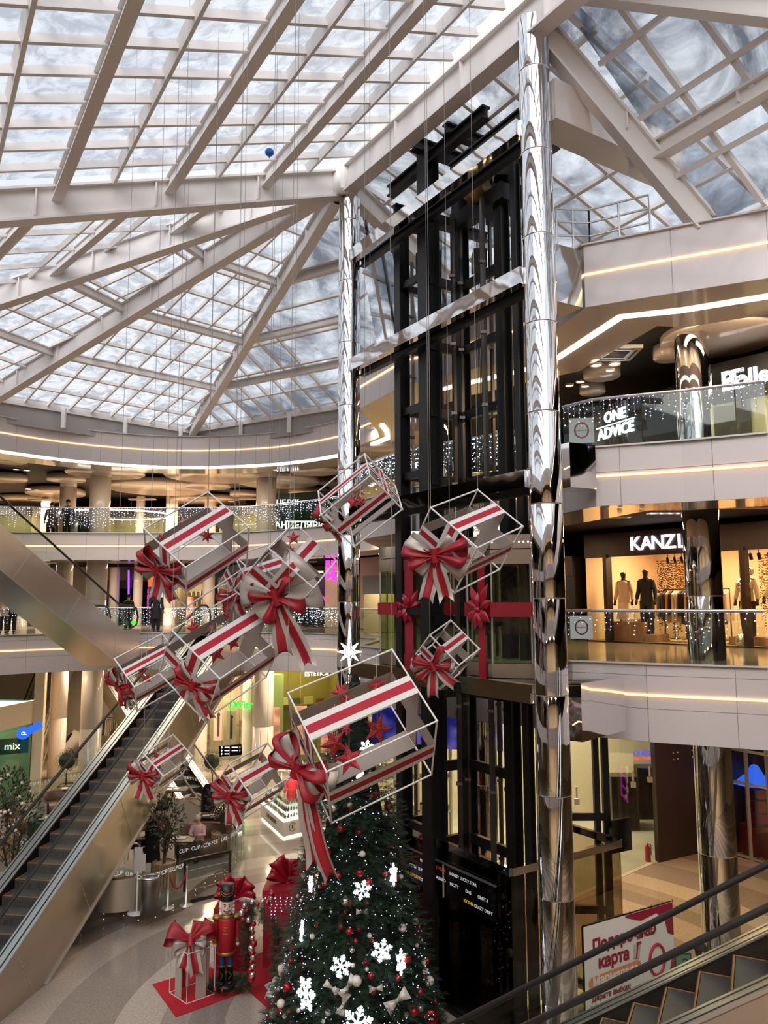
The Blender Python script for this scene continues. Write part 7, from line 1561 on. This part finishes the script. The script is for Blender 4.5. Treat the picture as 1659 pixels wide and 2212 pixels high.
tag(mb.build('panel_studs', m_alu), 'small steel studs in the dark panel wall', 'studs')
ga_, gb_ = gz(1580, 1846), gz(1720, 1888)
t, P, L, nb = shop('games arcade with aluminium framed windows at the right edge', ga_, gb_, 0, 5.2, mat('arcade_dark', (34, 26, 36), .5), None, depth=4, light=40, seed=38, glassy=1, lcol=(255, 160, 220))
mb = MB()
for u in (0, .33, .66, 1): mb.beam(P(L * u, -.02, 0), P(L * u, -.02, 5.2), .08, .1, (0, 1, 0))
for z in (.08, 2.3, 3.3, 4.6): mb.beam(P(0, -.02, z), P(L, -.02, z), .08, .07)
mb.build('window_frame', m_alu, t)
for i, (u, c1, lab, dark) in enumerate(((.18, (180, 30, 40), 'dark red arcade machine with a blue roof', True), (.55, (255, 60, 220), 'arcade machine with pink and yellow neon shelves', False))):
    p = P(L * u, .9, 0); t2 = thing('arcade_machine', lab, 'arcade machine', p); mb = MB(); mb.box(p + V((0, 0, .45)), (1.1, .8, .9)); mb.box(p + V((0, .35, 1.4)), (1.1, .1, 1.2)); mb.build('cabinet', mat('arcade_red', (110, 20, 30), .4), t2); mb = MB()
    for z in (.95, 1.3, 1.7, 2.05): mb.tube(p + V((-.52, -.4, z)), p + V((.52, -.4, z)), .025, 6)
    for x in (-.54, .54): mb.tube(p + V((x, -.4, .9)), p + V((x, -.4, 2.1)), .02, 6)
    if not dark:
        mb.build('neon_frame', m_pink, t2); mb = MB()
        for k in range(5): q = p + V((rnd(-.4, .4), -.3, .5 + .36 * k)); mb.path([q + V((.12 * math.cos(a * PI / 6), 0, .12 * math.sin(a * PI / 6))) for a in range(10)], .022, 6)
        mb.build('neon_letter', emit('yellow_neon', (255, 240, 60), 3), t2)
    else: mb.build('frame', m_dark, t2); mb = MB(); mb.lathe([(.75, 2.15), (.3, 2.4), (.12, 2.7), (.001, 2.75)], p, 8); mb.build('roof', emit('blue_roof', (60, 110, 255), .9), t2)
# banner
pa, pb = at(1260, 2003, 15.0), at(1452, 1968, 16.2); h_ = 1.95; t = thing('gift_card_banner', 'large white banner with dark red lettering behind the near escalator', 'banner', V(((pa.x + pb.x) / 2, (pa.y + pb.y) / 2, pa.z - h_))); d = V((pb.x - pa.x, pb.y - pa.y, 0)); Lb_ = d.length; d.normalize(); nn = V((d.y, -d.x, 0)); R = face_R(nn); zt = pa.z
BP = lambda u, v, o=.012: V((pa.x, pa.y, zt)) + d * (u * Lb_) + V((0, 0, -v * h_)) + nn * o
mb = MB(); mb.grid([[BP(u / 10, v / 6, .006 * math.sin(u * 1.7 + v)) for v in range(7)] for u in range(11)]); mb.build('sheet', m_paper, t); mb = MB()
for a, b in ((BP(0, 0), BP(1, 0)), (BP(0, 1), BP(1, 1)), (BP(0, 0), BP(0, 1)), (BP(1, 0), BP(1, 1))): mb.tube(a - nn * .04, b - nn * .04, .018, 6)
for k in range(9): mb.tube(BP(k / 8, -.0), BP(k / 8, -.03), .006, 4)
for u in (.05, .95): mb.tube(BP(u, 0) - nn * .05, V((BP(u, 0).x, BP(u, 0).y, 0)) - nn * .05, .02, 6)
mb.build('frame', m_dark, t); m_bw = mat('banner_red', (150, 26, 52), .6); m_or = mat('banner_orange', (226, 140, 96), .6)
text('Подарочная', .30, m_bw, 'banner_lettering', t, BP(.44, .20), R, .001, bold=.012, space=.95); text('карта', .30, m_bw, 'banner_lettering', t, BP(.31, .36), R, .001, bold=.012)
mb = MB(); mb.beam(BP(.08, .52, .016), BP(.56, .50, .016), .004, .22); [mb.lathe([(.001, 0), (.11, 0)], BP(u, v, .016), 16, R) for u, v in ((.08, .52), (.56, .50))]; mb.build('orange_bar', m_or, t); text('Мармелада', .21, m_paper, 'banner_lettering', t, BP(.32, .51, .022), R, .001, bold=.008)
text('Дарите выбор!', .14, m_bw, 'banner_lettering', t, BP(.27, .66), R, .001, bold=.004); text('Действует во всех магазинах,', .085, m_black, 'banner_lettering', t, BP(.30, .735), R, .001); text('кафе и ресторанах', .085, m_black, 'banner_lettering', t, BP(.24, .79), R, .001)
mb = MB(); c_ = BP(.79, .50, .018); mb.path([c_ + R @ V((.21 * math.cos(a * PI / 14), .28 * math.sin(a * PI / 14), 0)) for a in range(29)], lambda q: .028, 5); mb.build('ring_mark', mat('banner_pink', (186, 46, 76), .6), t); text('мармелад', .1, m_black, 'banner_lettering', t, c_, R, .001)
def blob(pts, m_, nm): mb = MB(); mb.add([BP(u, v, .014) for u, v in pts], [tuple(range(len(pts)))]); mb.build(nm, m_, t)
blob([(.45, .02), (.62, .09), (.8, .06), (.9, .14), (.93, .28), (1, .32), (1, 0), (.45, 0)], m_bw, 'red_shape'); blob([(1, .52), (.96, .55), (.93, .66), (.96, .76), (1, .78)], m_bw, 'red_shape'); blob([(0, .97), (.06, .92), (.1, .99), (0, 1)], m_bw, 'red_shape')
mb = MB(); mb.box(BP(.56, .36, .02), (.17, .01, .24), Matrix((d, nn, (0, 0, 1))).transposed() @ Matrix.Rotation(.2, 3, 'Y')); o = mb.build('gift_print', mat('gift_print_grey', (190, 180, 178), .6), t); mb = MB(); mb.box(BP(.56, .36, .026), (.03, .01, .25), Matrix((d, nn, (0, 0, 1))).transposed() @ Matrix.Rotation(.2, 3, 'Y')); mb.box(BP(.585, .29, .026), (.12, .01, .05), Matrix((d, nn, (0, 0, 1))).transposed()); mb.build('gift_print_ribbon', m_bw, o)
blob([(.40, .94), (.40, .84), (.45, .78), (.55, .76), (.61, .82), (.60, .90), (.62, .97)], mat('print_hair', (34, 24, 22), .6), 'hair_print'); blob([(.43, .99), (.42, .9), (.50, .87), (.58, .89), (.58, .99)], mat('print_skin', (214, 160, 140), .6), 'face_print'); blob([(.70, .97), (.72, .86), (.79, .84), (.85, .9), (.86, .99)], mat('print_hair', (1, 1, 1)), 'hair_print')
p = at(1475, 2082, 16.4); t = thing('floor_number_sign', 'dark green sign with a black figure two beside the banner', 'sign', V((p.x, p.y, p.z - .35))); MB().box(p, (.34, .04, .42)).build('sign_board', mat('sign_frame', (40, 60, 56), .5), t); MB().box(p + V((0, -.022, 0)), (.28, .004, .36)).build('sign_face', mat('sign_green', (96, 140, 118), .5), t); text('2', .3, m_black, 'sign_number', t, p + V((.05, -.026, 0)), face_R((0, -1, 0)), .001); mb = MB(); mb.tube(p - V((0, 0, .2)), (p.x, p.y, 0), .03, 8); mb.build('post', m_dark, t)
pm = at(1512, 2060, 14.6); person('dark haired man whose head shows over the near escalator', V((pm.x, pm.y, 0)), max(1.5, min(1.95, pm.z + .12)), 1.4, (40, 38, 44), (30, 30, 36), (30, 22, 18))
for x, D, tp, hr, l in ((10, 31.5, (196, 170, 140), (60, 50, 44), 'bearded shopper in a beige jacket at the left edge of the first storey'), (27, 32, (20, 20, 24), (24, 20, 20), 'shopper in a black coat beside the beige jacket at the left edge')): p = at(x, 1300, D); person(l, V((p.x, p.y, ZA)), 1.78, .3, tp, (28, 28, 34), hr, coat=.3)
p = at(338, 1300, 31.5); person('woman with long dark hair leaning on the railing below the fashion poster', V((p.x, p.y, ZA)), 1.68, PI, (24, 20, 30), (30, 26, 36), (20, 14, 14), coat=.4)
p = at(278, 1300, 34); person('dark dressed person near the violet neon tube', V((p.x, p.y, ZA)), 1.5, .2, (16, 15, 18), (20, 20, 24), (20, 16, 16))
for x, D, tp, l in ((110, 35, (120, 100, 84), 'shopper in a brown coat on the second storey left of the thick column'), (145, 34, (30, 28, 30), 'shopper in dark clothes on the second storey, left of the bins'), ): p = at(x, 1140, D); person(l, V((p.x, p.y, ZB)), 1.72, .4, tp, (30, 30, 34), (40, 30, 26), coat=.3)
for i in range(2): p = at(166 + 12 * i, 1140, 33); t = thing('litter_bin', ('left' if i == 0 else 'right') + ' black and steel bin on the second storey beside the thick column', 'bin', V((p.x, p.y, ZB))); MB().lathe([(.001, 0), (.25, 0), (.25, .9), (.001, .9)], (p.x, p.y, ZB), 16).build('bin_body', m_alu if i == 0 else m_black, t)
# ------------------------------------------------------------------ clothes shop on the first storey, right
m_kw = mat('shop_warm_wall', (222, 192, 152), .6); A, B = at2(1268, 24.0), at2(1740, 19.2)
t, P, L, nb = shop('warm lit clothes shop with a dark brown sign band on the first storey', A, B, ZA, 10.05, m_kw, mat('brown_band', (46, 24, 20), .4), .72, depth=4.2, light=330, seed=40, glassy=0, floor=m_wood, lcol=(255, 220, 172), side=True)
def K(px): return along(px, 0, P, L)
u0, u1 = K(1357), K(1474); R = face_R(-nb)
for i, ch in enumerate('KANZLER'): text(ch, .56, m_sign, 'sign_lettering', t, P(u0 + (u1 - u0) * (i + .35) / 4.75, -.1, 9.66), R, .02, bold=.006)
for px in (1300, 1480, 1590): u = K(px); mb = MB(); mb.beam(P(u, .0, ZA), P(u, .0, 9.4), .12, .3, nb); mb.build('front_pillar', mat('brown_band', (1, 1, 1)), t)
def kp_(px, v): return P(K(px), v, ZA)
m_mq = mat('mannequin_black', (24, 20, 20), .35)
fz_ = math.atan2(-nb.x, nb.y) * 1.0
yawk = math.atan2(nb.x, -nb.y); yawk = math.atan2(-(-nb).x, -(-nb).y) if False else math.atan2(nb.y, nb.x) - PI / 2
def plinth(px, v, w, label, h_=.22): p = kp_(px, v); mb = MB(); mb.box(p + V((0, 0, h_ / 2 + .012)), (w, .7, h_), Matrix.Rotation(yawk, 3, 'Z')); tag(mb.build('display_plinth', m_wood), label, 'plinth'); return p + V((0, 0, h_ + .013))
p = plinth(1307, .7, .8, 'wooden plinth under the mannequin in the beige coat'); person('mannequin in a beige knit and long pale skirt, left in the clothes shop window', p, 1.85, yawk, (206, 176, 146), (214, 190, 160), None, skin=m_mq, skirt=True, cat='mannequin', name='mannequin')
p = plinth(1358, .6, .95, 'wooden plinth under the mannequin in the black suit'); person('mannequin in a black suit with a white shirt in the clothes shop window', p, 1.9, yawk, (18, 16, 18), (22, 20, 22), None, skin=m_mq, coat=.15, cat='mannequin', name='mannequin')
p = plinth(1645, .6, .95, 'wooden plinth under the mannequin in the white jacket'); person('mannequin in a white jacket and black trousers at the right edge', p, 1.9, yawk, (226, 206, 180), (16, 15, 16), None, skin=m_mq, cat='mannequin', name='mannequin', arms=((.3, .1), (.3, .1)))
p = plinth(1560, .9, .8, 'wooden plinth behind the wide chrome column'); person('mannequin in a pale fur coat just right of the wide chrome column', p, 1.85, yawk, (222, 200, 172), (30, 26, 26), (226, 206, 176), skin=m_mq, coat=.3, cat='mannequin', name='mannequin')
RC = [(36, 28, 28), (226, 204, 176), (60, 44, 38), (30, 26, 28), (200, 160, 120)]
rack(kp_(1440, 1.2), 2.0, 'rack of black and cream clothes in the clothes shop', RC, 5, yawk, 1.55); rack(kp_(1395, 2.6), 1.6, 'rack of dark clothes behind the suit mannequin', RC, 6, yawk, 1.5); rack(kp_(1330, 2.4), 1.4, 'rack of clothes left at the back of the clothes shop', RC, 7, yawk, 1.5)
t2 = thing('shoe_shelf', 'wooden wall shelf with shoes at the right of the clothes shop', 'shelf', kp_(1612, 3.2)); R3 = Matrix.Rotation(yawk, 3, 'Z'); mb = MB(); c_ = kp_(1612, 3.2)
for z in (.3, .8, 1.3, 1.8, 2.3): mb.box(c_ + V((0, 0, z)), (1.4, .35, .05), R3)
for g in (-1, 1): mb.box(c_ + R3 @ V((g * .7, 0, 1.2)), (.06, .35, 2.4), R3)
mb.box(c_ + R3 @ V((0, .18, 1.2)), (1.4, .03, 2.4), R3); mb.build('shelf_frame', m_wood, t2)
for j, z in enumerate((.325, .825, 1.325)):
    for i in range(4):
        q = c_ + R3 @ V((-.45 + .3 * i, -.05, z)); mb = MB()
        for g in (-.05, .05): mb.ball(q + R3 @ V((g, -.05, .04)), .05, 8, (.8, 1.6, .8)); mb.ball(q + R3 @ V((g, .05, .08)), .045, 8, (.8, 1, 1.5))
        tag(mb.build('shoe_pair', m_black), 'pair of dark shoes on the wall shelf of the clothes shop', 'shoes', 'shoes on the clothes shop shelf')
def strands(px0, px1, v, z1, label, n, seed, m_):
    rs = random.Random(seed); t3 = None; mb = MB()
    for i in range(n):
        u = K(px0) + (K(px1) - K(px0)) * (i + rs.uniform(.2, .8)) / n; z = z1; zb_ = z1 - rs.uniform(1.3, 2.4)
        while z > zb_:
            q = P(u, v, z); r_ = rs.uniform(.012, .032); mb.lathe([(.001, 0), (r_, 0)], q, 7, Matrix.Rotation(PI / 2, 3, 'X') @ Matrix.Rotation(rs.uniform(-.6, .6), 3, 'Y')); z -= rs.uniform(.05, .1)
    tag(mb.build('sequin_curtain', m_), label, 'curtain', None, 'stuff')
m_seq = mat('gold_sequin', (190, 140, 70), .2, .9)
strands(1300, 1362, 2.9, 9.3, 'curtain of golden discs at the back left of the clothes shop', 26, 1, mat('dark_sequin', (90, 64, 40), .25, .8)); strands(1376, 1396, 1.8, 9.3, 'curtain of golden discs beside the suit mannequin', 10, 2, m_seq); strands(1545, 1600, 2.2, 9.3, 'curtain of golden discs right of the wide chrome column', 22, 3, m_seq); strands(1630, 1700, 1.5, 9.3, 'curtain of golden discs at the right edge of the clothes shop', 18, 4, m_seq)
for x, y, r, l in ((1618, 1234, .12, 'small mirror ball hanging high in the clothes shop'), (1608, 1264, .22, 'large mirror ball hanging in the clothes shop'), (1614, 1328, .11, 'mirror ball hanging low in the clothes shop'), (1606, 1385, .2, 'mirror ball lying low behind the glass railing')):
    p = at(x, y, P(K(x), .6, 8).y); mb = MB(); mb.ball(p, r, 20); o = mb.build('mirror_ball', mat('mirror_ball_silver', (220, 214, 206), .08, 1.0, bump=(1.0, (26, 26, 26), .03))); tag(o, l, 'mirror ball'); mb = MB(); mb.tube(p + V((0, 0, r)), (p.x, p.y, 10.0), .005, 4); mb.build('cord', m_dark, o)
for i, px in enumerate((1395, 1410, 1425, 1442, 1458, 1572, 1590, 1612, 1630)): q = P(K(px), .9, 9.28); mb = MB(); mb.tube(q, q + V((0, -.06, -.16)), .05, 10); mb.tube(q + V((0, 0, .0)), q + V((0, 0, .5)), .012, 5); tag(mb.build('track_spotlight', m_black), 'black track spotlight under the ceiling of the clothes shop', 'spotlight', 'track spotlights in the clothes shop')
p = kp_(1330, .5); t2 = thing('display_table', 'slatted wooden display table with folded clothes behind the railing', 'table', p); mb = MB(); mb.box(p + V((0, 0, .3)), (1.0, .6, .58), R3); mb.build('table_body', mat('slat_wood', (150, 104, 66), .5), t2); mb = MB(); mb.box(p + V((0, 0, .63)), (.5, .4, .08), R3); mb.build('folded_clothes', m_paper, t2)
# ------------------------------------------------------------------ fill lamps added to brighten the galleries
def fill_light(px, D, z, w, power, col=(255, 226, 190), lab='', sy=.35):
    p = at(px, 1300, D); t = tag(MB().box((p.x, p.y, z + .05), (w, sy, .06)).build('ceiling_lamp', m_white), ('flat lamp in the ceiling of ' if px < 90 else 'flat lamp farther right in the ceiling of ' if px < 400 or 800 < px < 1400 else 'flat lamp at right in the ceiling of ') + lab, 'ceiling light', ('first ' if px < 90 else 'middle ' if px < 400 or 800 < px < 1400 else 'right hand ') + 'flat lamps in the ceiling of ' + lab)
    lamp('AREA', (p.x, p.y, z), power, col, w * .95, sy * .9)
for x in (-60, 80, 300, 430, 540, 700): fill_light(x, 40.5, 13.4, 1.4, 420, (255, 222, 186), 'the far second storey')
for x in (-40, 110, 250, 380, 500, 640): fill_light(x, 38.5, 9.95, 2.0, 230, (255, 226, 200), 'the far first storey')
for x, D in ((30, 32), (190, 37), (330, 40), (470, 36), (620, 37), (700, 33)): fill_light(x, D, 5.75, 2.6, 360, (255, 226, 192), 'the ground floor under the far galleries')
for x, D in ((1300, 16.8), (1500, 15.6), (1680, 15)): fill_light(x, D, 13.85, 1.6, 60, (255, 220, 180), 'the upper right gallery')
for x, D in ((1300, 19.5), (1480, 18.6), (1640, 17.6)): fill_light(x, D, 10.1, 1.6, 70, (255, 206, 150), 'the gallery before the clothes shop')
for x, D in ((1290, 20), (1440, 22), (1620, 19)): fill_light(x, D, 5.75, 1.8, 150, (255, 202, 140), 'the right hand ground floor')
for x, D in ((880, 24), (1060, 22.5)): fill_light(x, D, 5.75, 1.8, 130, (255, 206, 150), 'the passage behind the lift pit')
for x, D in ((850, 25), (1050, 23)): fill_light(x, D, 10.0, 1.8, 90, (255, 214, 170), 'the first storey landing'); fill_light(x, D + .4, 13.8, 1.8, 120, (255, 214, 170), 'the second storey landing')

p = at(582, 329, 15.6); mb = MB(); mb.ball(p, .1, 16, (1, 1, .85)); mb.lathe([(.001, -.02), (.02, -.03), (.001, .02)], p - V((0, 0, .09)), 8); o = tag(mb.build('balloon', mat('blue_balloon', (30, 120, 210), .35)), 'blue balloon caught under the glass roof beside a rafter', 'balloon')

for px in (110, 207, 330, 450, 572, 680):
    p = min(FAR['C'], key=lambda q: abs(proj(q)[0] - px)); lamp('AREA', (p.x, p.y + .42, 13.40), 55, (255, 232, 200), 1.8, .12, name='strip_light')
for i, (x, y, z) in enumerate(((-10, -4, 5.75), (-3, -4, 5.75), (4, -4, 5.75), (11, 2, 5.75), (-8, -5, 10.1), (0, -5, 10.1), (8, -5, 10.1), (-9, -5, 13.85), (0, -5, 13.85), (9, -5, 13.85))):  # unseen lamps added behind the viewer to brighten the chrome reflections
    tag(MB().box((x, y, z + .05), (2.4, .5, .06)).build('ceiling_lamp', m_white), 'flat lamp in the gallery ceilings behind the viewer', 'ceiling light', 'flat lamps behind the viewer'); lamp('AREA', (x, y, z), 260, (255, 230, 200), 2.3, .45)
print('PIX', [round(v) for v in proj(HR)], 'objs', len(COL.objects))
